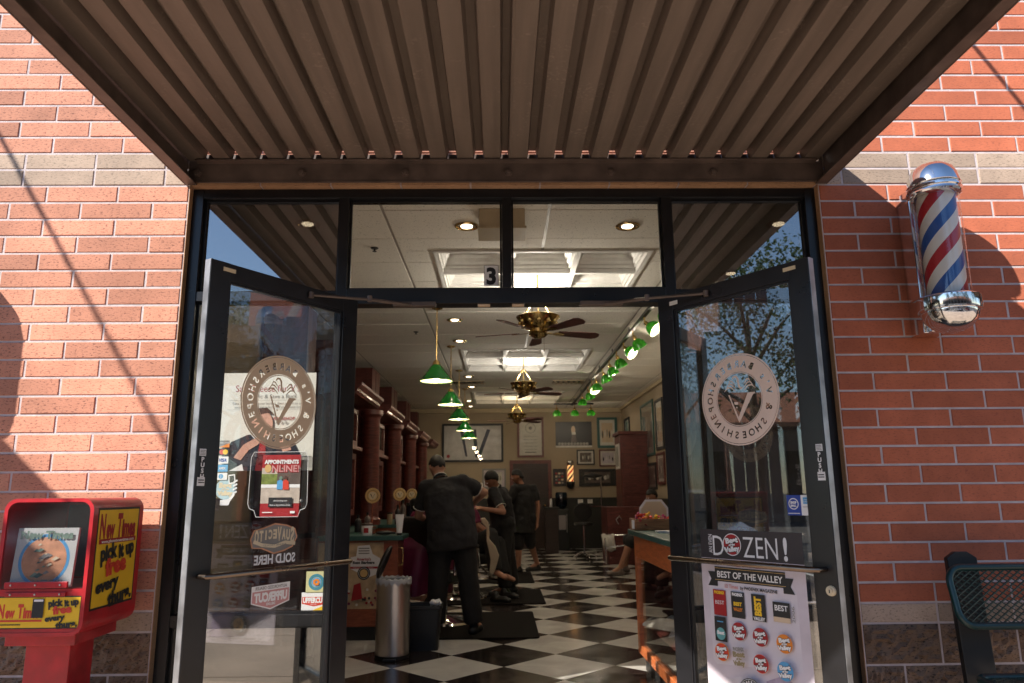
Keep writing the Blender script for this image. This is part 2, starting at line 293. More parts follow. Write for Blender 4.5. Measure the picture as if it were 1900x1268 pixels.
# ------------------------------------------------------------------ mesh helpers
def frame_axes(d):
    d = Vector(d).normalized(); a = Vector((0, 0, 1)) if abs(d.z) < 0.9 else Vector((1, 0, 0))
    x = d.cross(a).normalized(); return x, d.cross(x).normalized(), d
class MB:
    def __init__(s): s.v = []; s.f = []; s.mi = []; s.m = 0; s.X = None
    def add(s, vs, fs):
        o = len(s.v)
        s.v += [tuple(s.X @ Vector(p)) if s.X else tuple(p) for p in vs]
        s.f += [tuple(i+o for i in f) for f in fs]; s.mi += [s.m]*len(fs); return s
    def box(s, x0, y0, z0, x1, y1, z1):
        vs = [(x, y, z) for x in (x0, x1) for y in (y0, y1) for z in (z0, z1)]
        return s.add(vs, [(0, 1, 3, 2), (4, 6, 7, 5), (0, 4, 5, 1), (2, 3, 7, 6), (0, 2, 6, 4), (1, 5, 7, 3)])
    def quad(s, a, b, c, d): return s.add([a, b, c, d], [(0, 1, 2, 3)])
    def cyl(s, p0, p1, r0, r1=None, n=16, caps=True):
        r1 = r0 if r1 is None else r1; p0 = Vector(p0); p1 = Vector(p1); x, y, d = frame_axes(p1-p0)
        vs = [p+(x*math.cos(2*PI*i/n)+y*math.sin(2*PI*i/n))*r for p, r in ((p0, r0), (p1, r1)) for i in range(n)]
        fs = [(i, (i+1) % n, n+(i+1) % n, n+i) for i in range(n)]
        if caps: fs += [tuple(range(n-1, -1, -1)), tuple(range(n, 2*n))]
        return s.add(vs, fs)
    def tube(s, pts, r, n=10, caps=True):
        P = [Vector(p) for p in pts]; rs = r if isinstance(r, (list, tuple)) else [r]*len(P); vs = []; x = None
        for i, p in enumerate(P):
            d = ((P[min(i+1, len(P)-1)]-P[i]).normalized()+(P[i]-P[max(i-1, 0)]).normalized()).normalized()
            if x is None: x, y, _ = frame_axes(d)
            else: x = (x-d*x.dot(d)).normalized(); y = d.cross(x)
            vs += [p+(x*math.cos(2*PI*k/n)+y*math.sin(2*PI*k/n))*rs[i] for k in range(n)]
        fs = [(i*n+k, i*n+(k+1) % n, (i+1)*n+(k+1) % n, (i+1)*n+k) for i in range(len(P)-1) for k in range(n)]
        if caps: fs += [tuple(range(n-1, -1, -1)), tuple(range((len(P)-1)*n, len(P)*n))]
        return s.add(vs, fs)
    def lathe(s, prof, c=(0, 0, 0), n=24, ax='z', sx=1, sy=1):
        vs = []; fs = []; c = Vector(c)
        for r, z in prof:
            for i in range(n):
                a = 2*PI*i/n; q = Vector((r*math.cos(a)*sx, r*math.sin(a)*sy, z))
                if ax == 'y': q = Vector((q.x, q.z, q.y))
                if ax == 'x': q = Vector((q.z, q.x, q.y))
                vs.append(c+q)
        m = len(prof)
        for j in range(m-1):
            for i in range(n): fs.append((j*n+i, j*n+(i+1) % n, (j+1)*n+(i+1) % n, (j+1)*n+i))
        if prof[0][0] > 1e-6: fs.append(tuple(range(n-1, -1, -1)))
        if prof[-1][0] > 1e-6: fs.append(tuple(range((m-1)*n, m*n)))
        return s.add(vs, fs)
    def ell(s, c, rx, ry, rz, n=16, m=10, rot=None):
        c = Vector(c); vs = []; fs = []
        for j in range(m+1):
            t = PI*j/m
            for i in range(n):
                a = 2*PI*i/n; q = Vector((rx*math.sin(t)*math.cos(a), ry*math.sin(t)*math.sin(a), rz*math.cos(t)))
                if rot: q = rot @ q
                vs.append(c+q)
        for j in range(m):
            for i in range(n): fs.append((j*n+i, (j+1)*n+i, (j+1)*n+(i+1) % n, j*n+(i+1) % n))
        return s.add(vs, fs)
    def cap(s, p0, p1, r0, r1=None, n=14):
        r1 = r0 if r1 is None else r1
        s.cyl(p0, p1, r0, r1, n); s.ell(p0, r0, r0, r0, n, 8); return s.ell(p1, r1, r1, r1, n, 8)
    def prism(s, pts, ax, a, b):
        def P(u, v, w): return {'x': (w, u, v), 'y': (u, w, v), 'z': (u, v, w)}[ax]
        n = len(pts); vs = [P(u, v, a) for u, v in pts]+[P(u, v, b) for u, v in pts]
        return s.add(vs, [tuple(range(n)), tuple(range(2*n-1, n-1, -1))]+[(i, n+i, n+(i+1) % n, (i+1) % n) for i in range(n)])
    def build(s, name, mats, parent=None, bevel=0, smooth=None, seg=2, remesh=0, smit=0):
        me = bpy.data.meshes.new(name); me.from_pydata(s.v, [], s.f)
        if not isinstance(mats, (list, tuple)): mats = [mats]
        for m in mats: me.materials.append(m)
        if len(mats) > 1: me.polygons.foreach_set('material_index', s.mi)
        b = bmesh.new(); b.from_mesh(me); bmesh.ops.remove_doubles(b, verts=b.verts, dist=1e-5)
        bmesh.ops.recalc_face_normals(b, faces=b.faces); b.to_mesh(me); b.free()
        if smooth or remesh:
            me.polygons.foreach_set('use_smooth', [True]*len(me.polygons))
            if not remesh: me.set_sharp_from_angle(angle=R(smooth))
        me.update()
        o = bpy.data.objects.new(name, me); COL.objects.link(o)
        if parent: o.parent = parent
        if remesh:
            q = o.modifiers.new('remesh', 'REMESH'); q.mode = 'VOXEL'; q.voxel_size = remesh; q.use_smooth_shade = True
            if smit: q = o.modifiers.new('smooth', 'SMOOTH'); q.iterations = smit; q.factor = 0.5
        if bevel:
            q = o.modifiers.new('bevel', 'BEVEL'); q.width = bevel; q.segments = seg; q.limit_method = 'ANGLE'; q.angle_limit = R(40)
        return o
def rrect(x0, y0, x1, y1, r, n=5):
    out = []
    for cx, cy, a0 in ((x1-r, y1-r, 0), (x0+r, y1-r, 90), (x0+r, y0+r, 180), (x1-r, y0+r, 270)):
        for i in range(n+1):
            a = R(a0+90*i/n); out.append((cx+r*math.cos(a), cy+r*math.sin(a)))
    return out
def thing(name, label, cat, loc=(0, 0, 0), rz=0, group=None):
    o = bpy.data.objects.new(name, None); COL.objects.link(o); o.location = loc; o.rotation_euler = (0, 0, rz)
    o['label'] = label; o['category'] = cat
    if group: o['group'] = group
    return o
def tag(o, label, cat, group=None, kind=None):
    o['label'] = label; o['category'] = cat
    if group: o['group'] = group
    if kind: o['kind'] = kind
    return o
def struct(o, label=None, cat=None):
    o['kind'] = 'structure'
    if label: o['label'] = label
    if cat: o['category'] = cat
    return o
KIDS = {}
def copy_tree(o, parent=None):
    c = o.copy(); COL.objects.link(c)
    if parent: c.parent = parent
    for ch in list(o.children): copy_tree(ch, c)
    return c

# ------------------------------------------------------------------ flat art (stickers, posters, prints)
_tc = {}
def text_mesh(s, bold=0.0, ext=0.0):
    k = (s, bold, ext)
    if k in _tc: return _tc[k]
    cu = bpy.data.curves.new('txt', 'FONT'); cu.body = s; cu.size = 1; cu.resolution_u = 3; cu.offset = bold; cu.extrude = ext; cu.fill_mode = 'BOTH'
    ob = bpy.data.objects.new('txt', cu); COL.objects.link(ob)
    me = bpy.data.meshes.new_from_object(ob.evaluated_get(bpy.context.evaluated_depsgraph_get()) if False else ob)
    vs = [tuple(v.co) for v in me.vertices]; fs = [tuple(p.vertices) for p in me.polygons]
    bpy.data.objects.remove(ob); bpy.data.meshes.remove(me); bpy.data.curves.remove(cu)
    _tc[k] = (vs, fs); return _tc[k]
class Art:
    def __init__(s, base=0.001, step=0.0005): s.v = []; s.f = []; s.m = []; s.mats = []; s.w = base; s.step = step
    def _add(s, vs, fs, m):
        if m not in s.mats: s.mats.append(m)
        o = len(s.v); s.v += [(x, y, s.w) for x, y in vs]; s.f += [tuple(i+o for i in f) for f in fs]; s.m += [s.mats.index(m)]*len(fs)
    def up(s): s.w += s.step; return s
    def poly(s, pts, m): s._add(pts, [tuple(range(len(pts)))], m); return s.up()
    def rect(s, x0, y0, x1, y1, m): return s.poly([(x0, y0), (x1, y0), (x1, y1), (x0, y1)], m)
    def disc(s, cx, cy, r, m, ry=None, n=40):
        ry = r if ry is None else ry
        return s.poly([(cx+r*math.cos(2*PI*i/n), cy+ry*math.sin(2*PI*i/n)) for i in range(n)], m)
    def ring(s, cx, cy, r0, r1, m, n=64, k=1.0):
        vs = [(cx+r*math.cos(2*PI*i/n), cy+r*k*math.sin(2*PI*i/n)) for r in (r0, r1) for i in range(n)]
        s._add(vs, [(i, (i+1) % n, n+(i+1) % n, n+i) for i in range(n)], m); return s.up()
    def line(s, pts, w, m):
        L = []; Rr = []
        for i, p in enumerate(pts):
            a = pts[max(i-1, 0)]; b = pts[min(i+1, len(pts)-1)]; dx, dy = b[0]-a[0], b[1]-a[1]; l = math.hypot(dx, dy) or 1
            ww = w[i] if isinstance(w, (list, tuple)) else w
            L.append((p[0]-dy/l*ww/2, p[1]+dx/l*ww/2)); Rr.append((p[0]+dy/l*ww/2, p[1]-dx/l*ww/2))
        n = len(pts); s._add(L+Rr, [(i, i+1, n+i+1, n+i) for i in range(n-1)], m); return s.up()
    def text(s, t, cx, cy, h, m, rot=0, w=None, bold=0.0, shear=0.0, align='C', up=True):
        vs, fs = text_mesh(t, bold)
        if not vs: return s
        xs = [q[0] for q in vs]; ys = [q[1] for q in vs]; x0, x1 = min(xs), max(xs); y0, y1 = min(ys), max(ys)
        k = h/0.73; kx = (w/(x1-x0)) if w else k
        ox = {'C': (x0+x1)/2, 'L': x0, 'R': x1}[align]
        c, sn = math.cos(rot), math.sin(rot); o = []
        for q in vs:
            x = (q[0]-ox)*kx; y = (q[1]-0.365)*k; x += y*shear; o.append((cx+x*c-y*sn, cy+x*sn+y*c))
        s._add(o, fs, m); return s.up() if up else s
    def arc(s, t, cx, cy, r, h, m, a0, a1, flip=False, bold=0.02):
        n = len(t)
        for i, ch in enumerate(t):
            a = R(a0+(a1-a0)*(i/(n-1) if n > 1 else 0)); 
            if ch == ' ': continue
            s.text(ch, cx+r*math.cos(a), cy+r*math.sin(a), h, m, rot=a-PI/2 if not flip else a+PI/2, bold=bold, up=False)
        return s.up()
    def build(s, name, parent, O, U, V, thick=None, back=None):
        O, U, V = Vector(O), Vector(U).normalized(), Vector(V).normalized(); N = U.cross(V)
        if thick is not None and False: pass
        me = bpy.data.meshes.new(name); me.from_pydata([tuple(O+U*x+V*y+N*w) for x, y, w in s.v], [], s.f)
        for m in s.mats: me.materials.append(m)
        me.polygons.foreach_set('material_index', s.m); me.update()
        o = bpy.data.objects.new(name, me); COL.objects.link(o)
        if parent: o.parent = parent
        return o
    def mirror(s): s.v = [(-x, y, w) for x, y, w in s.v]; return s

# ================================================================== GROUND
mb = MB(); mb.quad((-400, -400, -0.16), (400, -400, -0.16), (400, 400, -0.16), (-400, 400, -0.16))
struct(mb.build('parking_lot_ground', M_ASPH))
mb = MB()
for i in range(-8, 8):
    for j, (y0, y1) in enumerate(((-1.55, 0.045), (-3.15, -1.56), (-4.8, -3.16))):
        mb.box(i*1.6+0.35, y0, -0.159, i*1.6+1.94, y1, -0.004)
struct(mb.build('sidewalk', CONC, bevel=0.006))
mb = MB(); mb.box(-12.5, -4.95, -0.158, 13.2, -4.81, -0.006); struct(mb.build('kerb', mortar, bevel=0.01))
mb = MB()
for i in range(-5, 7): mb.box(i*2.7-0.05, -10.0, -0.155, i*2.7+0.05, -5.3, -0.152)
struct(mb.build('parking_lot_marking', M_WHT))

# ================================================================== BRICK BUILDING
C = 0.1016; TOP = 30*C; XL, XR = -1.800, 1.862
bld = thing('brick_shop_building', 'red brick shopfront building with two grey accent bands and rough block base', 'building', (0, 0, 0))
def brick_wall(x_edge, sgn, xfar, mats_red, name, zt=6.3):
    """bricks laid course by course from the opening outwards; sgn -1 = to the left"""
    groups = {q: MB() for q in 'rughb'}; tones = {q: [] for q in 'rughb'}
    J = 0.0115
    def put(k, xa, xb, z0, z1, dy=0.0, rough=0.0):
        if xa > xb: xa, xb = xb, xa
        g = groups[k]; dy += rnd.uniform(-0.0016, 0.0016); n0 = len(g.f)
        c = 0.0035
        a = (xa+J/2, z0+J/2, xb-J/2, z1-J/2)
        vs = [(a[0], 0.03, a[1]), (a[2], 0.03, a[1]), (a[2], 0.03, a[3]), (a[0], 0.03, a[3]),
              (a[0], dy+c, a[1]), (a[2], dy+c, a[1]), (a[2], dy+c, a[3]), (a[0], dy+c, a[3]),
              (a[0]+c, dy, a[1]+c), (a[2]-c, dy, a[1]+c), (a[2]-c, dy, a[3]-c), (a[0]+c, dy, a[3]-c)]
        fs = []
        for q in (0, 4):
            fs += [(q+i, q+(i+1) % 4, q+4+(i+1) % 4, q+4+i) for i in range(4)]
        if rough:
            nx, nz = 18, 9; o = len(vs)
            for i in range(nx+1):
                for j in range(nz+1):
                    ed = i in (0, nx) or j in (0, nz)
                    vs.append((a[0]+c+(a[2]-a[0]-2*c)*i/nx, dy-(0 if ed else rnd.uniform(0.0, rough)), a[1]+c+(a[3]-a[1]-2*c)*j/nz))
            for i in range(nx):
                for j in range(nz): q = o+i*(nz+1)+j; fs.append((q, q+nz+1, q+nz+2, q+1))
        else: fs.append((8, 9, 10, 11))
        g.add(vs, fs); tones[k] += [rnd.random()]*(len(g.f)-n0)
    L = 0.4064
    def course(k, z0, z1, first, rough=0.0):
        x = x_edge; w = first
        while (x-xfar)*sgn < 0:
            x2 = x+sgn*w; put(k, x, x2, z0, z1, rough=rough); x = x2; w = L
    for j in range(3): course('b', j*2*C, (j+1)*2*C, L*(0.5 if j % 2 else 1), 0.030)
    course('g', 6*C, 7*C, L)
    z = 7; i = 22
    while z < 30:
        course('r', z*C, (z+1)*C, L*(0.5 if i % 2 else 1)); z += 1; i -= 1
    for j in (30, 31): course('h', j*C, (j+1)*C, L*0.36+L*0.05*0)
    zz = 32
    while zz*C < zt:
        course('u', zz*C, (zz+1)*C, L*(0.5 if zz % 2 else 1)); zz += 1
    for k, mm, nm in (('r', mats_red, 'brickwork'), ('u', mats_red, 'upper_brickwork'), ('g', BRICK_G, 'grey_brick_band'), ('h', BRICK_G, 'upper_grey_brick_band'), ('b', BLOCK, 'split_face_block_base')):
        o = groups[k].build(nm, mm, bld)
        me = o.data
        # tone per face (order kept: recompute from face centre cells)
        at = me.attributes.new('tone', 'FLOAT', 'FACE')
        vals = tones[k] if len(tones[k]) == len(me.polygons) else [rnd.random() for _ in me.polygons]
        at.data.foreach_set('value', vals)
    m = MB(); xa, xb = sorted((x_edge-sgn*0.0, xfar))
    m.box(xa, 0.0042, 0, xb, 0.0295, zt); m.build('mortar_bed', mortar, bld)
    m = MB(); m.box(xa, 0.031, 0, xb, 0.24, zt); m.build('wall_core', mortar, bld)
brick_wall(XL, -1, -3.55, BRICK_L, 'l')
brick_wall(XR, 1, 3.55+0.03, BRICK_R, 'r')
# jamb returns and lintel soffit over the opening (bricks seen from below), wall above the opening
m = MB()
x = XL-0.001
while x < XR:
    m.box(x+0.005, 0.004, TOP+0.002, min(x+0.40, XR), 0.235, TOP+0.098); x += 0.4064
m.box(XL+0.0005, 0.002, 0.0, XL+0.004, 0.049, TOP); m.box(XR-0.004, 0.002, 0.0, XR-0.0005, 0.049, TOP)
o = m.build('lintel_brick_course', brickmat('bounce_lit_lintel_brick', (0.62, 0.36, 0.20), (0.2, 0.1, 0.06), 0.5), bld, bevel=0.003)  # lighter tan base colour paints in the sunlit bounce on the soffit
m = MB(); m.box(XL, 0.012, TOP+0.006, XR, 0.24, 6.3); m.build('wall_above_door', mortar, bld)
m = MB()
for cc in range(31, 62):
    x = XL - (0.2 if cc % 2 else 0)
    while x < XR:
        a, b2 = max(x, XL)+0.005, min(x+0.4064, XR)-0.005
        if b2-a > 0.02: m.box(a, 0.0, cc*C+0.005, b2, 0.0118, (cc+1)*C-0.005)
        x += 0.4064
m.build('brickwork', BRICK_L, bld)
# neighbouring storefront bays and outer walls (dark glazing either side)
for sx, xa, xb in ((-1, -9.6, -3.56), (1, 3.60, 10.0)):
    m = MB(); m.box(xa, 0.02, TOP, xb, 0.24, 6.3)
    a2 = xa if sx < 0 else xb; m.box(a2-2.2 if sx < 0 else a2, 0.02, 0, a2 if sx < 0 else a2+2.2, 0.24, 6.3)
    m.build('upper_wall', BRICK_L if sx < 0 else BRICK_R, bld)
    w = m = MB(); m.box(xa+0.03, 0.12, 0.62, xb-0.03, 0.14, TOP-0.02); fr = m.build('window', M_DKWIN, bld)
    m = MB()
    for q in range(5):
        X = xa+(xb-xa)*q/4; X = min(max(X, xa+0.03), xb-0.03); m.box(X-0.03, 0.05, 0, X+0.03, 0.118, TOP-0.002)
    m.box(xa+0.061, 0.052, 0.58, xb-0.061, 0.116, 0.66); m.box(xa+0.061, 0.052, TOP-0.08, xb-0.061, 0.116, TOP-0.004)
    m.build('window_frame', M_FR, fr)
    m = MB(); m.box(xa, 0.06, 0.0, xb, 0.2, 0.57); m.build('knee_wall', BLOCK, bld)
    m = MB(); m.box(xa, 0.25, 0.0, xb, 3.0, 0.01); m.box(xa, 0.25, 3.2, xb, 3.0, 3.25); m.box(xa, 3.0, 0, xb, 3.1, 3.25); m.build('room', M_STUC, bld)
m = MB(); m.box(-12, 0.24, 6.2, 12.5, 15, 6.35); m.build('roof', M_STUC, bld)

# ================================================================== CANOPY
def make_canopy(xc, w, label, P=2.35, group=None, rodz=2.55, rp=None):
    rp = rp or P-0.12
    root = thing('metal_canopy', label, 'canopy', (xc, 0, 3.05), 0, group)
    h = w/2
    # corrugated deck: six inch ribs, 36 inch sheets with a lapped seam
    zf, zr = 0.142, 0.205; pitch = 0.1555
    nsheet = int(math.ceil(w/0.9144)); x0 = -h+0.02
    edges = []; x = x0
    k = 0; sheet = 0; cur = []
    while x < h-0.02:
        seam = (k % 6 == 0 and k > 0)
        if seam:
            edges.append(cur); cur = []
        a = [(x, zf), (min(x+0.092, h), zf), (min(x+0.104, h), zr), (min(x+0.143, h), zr), (min(x+pitch, h), zf)]
        if seam: a = [(x-0.020, zr-0.004), (x-0.012, zf-0.006)]+a
        cur += a; x += pitch; k += 1
    edges.append(cur)
    for e in edges:
        pts = []
        for p in e:
            if not pts or p[0] > pts[-1][0]+1e-5: pts.append(p)
        if len(pts) < 2: continue
        m = MB(); T = 0.004; n = len(pts)
        ys = [-0.018, -P*0.33, -P*0.66, -P+0.03]
        vs = []
        for y in ys:
            vs += [(a, y, b) for a, b in pts]+[(a, y, b+T) for a, b in pts]
        fs = []
        for j in range(len(ys)-1):
            for i in range(n-1):
                o = j*2*n; q = (j+1)*2*n
                fs.append((o+i, o+i+1, q+i+1, q+i)); fs.append((o+n+i, q+n+i, q+n+i+1, o+n+i+1))
        m.add(vs, fs); m.build('deck_sheet', M_CAN, root, smooth=None)
    for sx in (-1, 1):
        m = MB(); X = sx*h
        # C channel: web outside, flanges pointing in
        m.box(min(X, X-sx*0.008), -P, 0, max(X, X-sx*0.008), 0.0, 0.215)
        m.box(min(X-sx*0.009, X-sx*0.068), -P+0.001, 0.001, max(X-sx*0.009, X-sx*0.068), -0.001, 0.010)
        m.box(min(X-sx*0.009, X-sx*0.068), -P+0.001, 0.205, max(X-sx*0.009, X-sx*0.068), -0.001, 0.214)
        m.build('side_channel', M_BEAM, root, bevel=0.002)
        m = MB(); m.cyl((X-sx*0.05, -rp, 0.22), (X-sx*0.05, 0.012, rodz), 0.013); m.cyl((X-sx*0.05, -0.001, rodz), (X-sx*0.05, 0.011, rodz), 0.07)
        m.box(X-sx*0.05-0.02, -rp-0.04, 0.218, X-sx*0.05+0.02, -rp+0.05, 0.29)
        m.build('tie_rod', M_BEAM, root, smooth=40)
    m = MB(); m.box(-h+0.009, -P, 0.002, h-0.009, -P+0.008, 0.214); m.box(-h+0.07, -P+0.009, 0.002, h-0.07, -P+0.065, 0.012); m.build('front_channel', M_BEAM, root, bevel=0.002)
    led = MB(); led.box(-h+0.02, -0.012, 0.02, h-0.02, -0.003, 0.186); led.box(-h+0.07, -0.062, 0.126, h-0.07, -0.013, 0.136); led.box(-h+0.07, -0.017, 0.012, h-0.07, -0.003, 0.019)
    lo = led.build('wall_ledger', M_BEAM, root, bevel=0.0015)
    X = -h+0.06+0.0
    k = math.ceil((-h+0.1-0.03)/0.6)
    while k*0.6+0.03 < h-0.1:
        m = MB(); bx = k*0.6+0.0; m.lathe([(0.028, 0), (0.028, 0.004), (0.019, 0.005), (0.019, 0.018), (0.008, 0.021), (0.0, 0.021)], (0, 0, 0), 6)
        o = m.build('bolt', M_BEAM, lo, smooth=30); o.rotation_euler = (PI/2, 0, 0); o.location = (bx, -0.012, 0.072); k += 1
    return root
make_canopy(0.045, 3.74, 'brown corrugated metal canopy directly above the open shop doors', rodz=2.65, P=2.7, rp=2.38)
make_canopy(-6.36, 3.74, 'brown corrugated metal canopy of the neighbouring shop on the left', rodz=2.92, P=2.95)
make_canopy(6.15, 3.74, 'brown corrugated metal canopy of the neighbouring shop on the right')

# ================================================================== STOREFRONT FRAME
sf = thing('storefront_frame', 'black bronze aluminium storefront frame around the doorway and transom windows', 'storefront', (0.03, 0.05, 0))
def sbox(name, x0, z0, x1, z1, y0=0.0, y1=0.11, mt=M_FR, par=None, bev=0.002):
    m = MB(); m.box(x0-0.03, y0, z0, x1-0.03, y1, z1); return m.build(name, mt, par or sf, bevel=bev)
HB, HT = 2.352, 2.442
sbox('jamb', XL+0.002, 0, -1.735, TOP-0.002); sbox('jamb', 1.797, 0, XR-0.002, TOP-0.002)
sbox('head', -1.7345, 2.992, 1.7965, TOP-0.002, 0.001, 0.109)
sbox('mullion', -0.942, 0, -0.885, 2.9915); sbox('mullion', 0.945, 0, 1.002, 2.9915)
sbox('mullion', 0.006, HT+0.0005, 0.060, 2.9915)
sbox('transom_bar', -0.8845, HB, 0.9445, HT, 0.0, 0.11)
for xa, xb in ((-1.7345, -0.9425), (1.0025, 1.7965)):
    sbox('transom_bar', xa, HB+0.02, xb, HT-0.015, 0.001, 0.109)
    sbox('mid_rail', xa, 0.62, xb, 0.68, 0.001, 0.109); sbox('sill', xa, 0.0, xb, 0.10, 0.001, 0.109)
# stops (thin inner beads)
for xa, xb, z0, z1 in ((-0.8845, 0.0055, HT, 2.9915), (0.0605, 0.9445, HT, 2.9915), (-1.7345, -0.9425, HT-0.015, 2.9915), (1.0025, 1.7965, HT-0.015, 2.9915), (-1.7345, -0.9425, 0.68, HB+0.02), (1.0025, 1.7965, 0.68, HB+0.02), (-1.7345, -0.9425, 0.10, 0.62), (1.0025, 1.7965, 0.10, 0.62)):
    m = MB(); e = 0.012; m.X = Matrix.Translation((-0.03, 0, 0))
    m.box(xa+0.0005, 0.034, z0+0.001, xa+e, 0.050, z1-0.001); m.box(xb-e, 0.034, z0+0.001, xb-0.0005, 0.050, z1-0.001)
    m.box(xa+e, 0.0345, z1-e, xb-e, 0.0495, z1-0.001); m.box(xa+e, 0.0345, z0+0.001, xb-e, 0.0495, z0+e)
    m.build('glazing_bead', M_FR, sf)
    clear = (z0 > 2.3 and -1 < xa < 0.5)
    m = MB(); m.X = Matrix.Translation((-0.03, 0, 0)); m.box(xa+0.003, 0.051, z0+0.003, xb-0.003, 0.057, z1-0.003)
    m.build('glass_pane', G_CLEAR if (clear or (xa < -1 and 0.6 < z0 < 2)) else G_DARK, sf)
# door number plate 3
a = Art(0.0, 0.0006); a.rect(-0.042, -0.062, 0.042, 0.062, M_GRY).rect(-0.039, -0.059, 0.039, 0.059, M_WHP).text('3', 0, 0, 0.098, M_BKP, w=0.056, bold=0.045)
a.build('number_plate', sf, (-0.088, 0.050-0.001, 2.530), (1, 0, 0), (0, 0, 1))
# strikes on header
for X in (-0.10, 0.095):
    m = MB(); m.X = Matrix.Translation((-0.03, 0, 0)); m.box(X-0.035, 0.012, HB-0.012, X+0.035, 0.05, HB-0.0005); m.build('door_stop', M_TAN, sf, bevel=0.003)
th = MB(); th.box(-0.88, 0.046, -0.003, 0.94, 0.165, 0.006); struct(th.build('threshold', M_STL, bevel=0.002))

# ================================================================== LOGO RING with cut-out letters
_ringc = {}
def logo_decal(name, parent, O, U, V, m, rad=0.225, letters='cut'):
    """round shop decal seen from behind (mirrored). U is the in-plane right of the viewer."""
    def solid(vs, fs, z0, z1):
        b = bmesh.new(); V0 = [b.verts.new((x, y, z0)) for x, y in vs]
        F = [b.faces.new([V0[i] for i in f]) for f in fs]
        r_ = bmesh.ops.extrude_face_region(b, geom=F); 
        for q in r_['geom']:
            if isinstance(q, bmesh.types.BMVert): q.co.z = z1
        bmesh.ops.recalc_face_normals(b, faces=b.faces); me = bpy.data.meshes.new('t'); b.to_mesh(me); b.free(); return me
    n = 72; k = rad/0.225
    if 'ring' not in _ringc:
        vs = [(r*k*math.cos(2*PI*i/n), r*k*math.sin(2*PI*i/n)) for r in (0.134, 0.2155) for i in range(n)]
        ring = bpy.data.objects.new('t', solid(vs, [(i, n+i, n+(i+1) % n, (i+1) % n) for i in range(n)], 0, 0.002)); COL.objects.link(ring)
        A = Art(0, 0)
        A.arc("BARBERSHOP", 0, 0, 0.174*k, 0.034*k, m, 118, -12, bold=0.03)
        A.arc("V's", 0, 0, 0.174*k, 0.034*k, m, 172, 146, bold=0.03)
        A.arc("SHOESHINE", 0, 0, 0.174*k, 0.034*k, m, 222, 335, flip=True, bold=0.03)
        A.text("&", 0.174*k*math.cos(R(197)), 0.174*k*math.sin(R(197)), 0.036*k, m, rot=R(107), bold=0.03)
        A.mirror()
        txt = bpy.data.meshes.new('t'); b = bmesh.new(); 
        V0 = [b.verts.new((x, y, -0.004)) for x, y, w in A.v]
        F = []
        for f in A.f:
            try: F.append(b.faces.new([V0[i] for i in f]))
            except ValueError: pass
        bmesh.ops.remove_doubles(b, verts=b.verts, dist=1e-6)
        rr2 = bmesh.ops.extrude_face_region(b, geom=list(b.faces))
        for q in rr2['geom']:
            if isinstance(q, bmesh.types.BMVert): q.co.z = 0.006
        bmesh.ops.recalc_face_normals(b, faces=b.faces); b.to_mesh(txt); b.free()
        to = bpy.data.objects.new('t', txt); COL.objects.link(to)
        ring_me = None
        try:
            md = ring.modifiers.new('b', 'BOOLEAN'); md.operation = 'DIFFERENCE'; md.solver = 'EXACT'; md.object = to; md.use_self = True
            bpy.context.view_layer.update()
            dg = bpy.context.evaluated_depsgraph_get(); dg.update()
            ring_me = bpy.data.meshes.new_from_object(ring.evaluated_get(dg))
        except Exception as e: print('boolean', e)
        if ring_me is None or len(ring_me.polygons) < 200: print('ring boolean weak', ring_me and len(ring_me.polygons))
        ar = sum(p.area for p in ring_me.polygons) if ring_me else 0; full = 2*PI*(0.2155**2-0.134**2)
        if ring_me and 0.55*full < ar < 1.25*full:
            vs = [(v.co.x, v.co.y, v.co.z) for v in ring_me.vertices]; fs = [tuple(p.vertices) for p in ring_me.polygons]
        else:
            print('ring fallback', ar, full); vs = [(x, y, 0.001) for x, y in vs]; fs = [(i, n+i, n+(i+1) % n, (i+1) % n) for i in range(n)]
        _ringc['ring'] = (vs, fs)
        bpy.data.objects.remove(to); bpy.data.objects.remove(ring)
    vs, fs = list(_ringc['ring'][0]), list(_ringc['ring'][1])
    # remaining line art of the decal
    B = Art(0.001, 0.0)
    B.ring(0, 0, 0.218*k, 0.225*k, m); B.ring(0, 0, 0.1275*k, 0.1315*k, m)
    def C2(pts): return [(-x*k, y*k) for x, y in pts]
    B.poly(C2([(-0.018+0.02, -0.112), (-0.006+0.02, -0.096), (-0.060+0.012, 0.010), (-0.072+0.012, 0.010)][::-1]) if False else C2([(0.006, -0.114), (0.014, -0.100), (0.062, 0.026), (0.054, 0.026), (0.008, -0.092)]), m)
    B.poly(C2([(0.006, -0.114), (0.008, -0.086), (-0.052, 0.026), (-0.092, 0.026), (-0.094, 0.019), (-0.082, 0.016)]), m)
    B.poly(C2([(0.030, -0.012), (0.006, -0.016), (0.008, -0.028), (0.028, -0.025)]), m)
    B.disc(-0.016*k, -0.040*k, 0.004*k, m)
    def curl(cx, cy, pts, w): B.line(C2([(cx+a_, cy+b_) for a_, b_ in pts]), [w_*k for w_ in w], m)
    curl(0, 0, [(0.032, 0.100), (0.024, 0.112), (0.010, 0.112), (0.000, 0.100), (-0.002, 0.080), (-0.006, 0.060), (-0.016, 0.050), (-0.028, 0.056)], [0.006, 0.009, 0.010, 0.011, 0.010, 0.010, 0.012, 0.003])
    for sx in (-1, 1):
        for q in range(3):
            b0 = 0.040+q*0.016; e0 = 0.082-q*0.020
            curl(0, 0, [(sx*0.026-0.008, b0), (sx*(0.040+e0*0.1)-0.008, b0+0.020), (sx*(0.040+e0*0.35)-0.008, b0+0.022), (sx*(0.034+e0*0.70)-0.008, b0+0.004)], [0.003, 0.007, 0.007, 0.002])
    O, U, V = Vector(O), Vector(U).normalized(), Vector(V).normalized(); N = U.cross(V)
    o0 = len(vs); vs += [(x, y, w) for x, y, w in B.v]; fs += [tuple(i+o0 for i in f) for f in B.f]
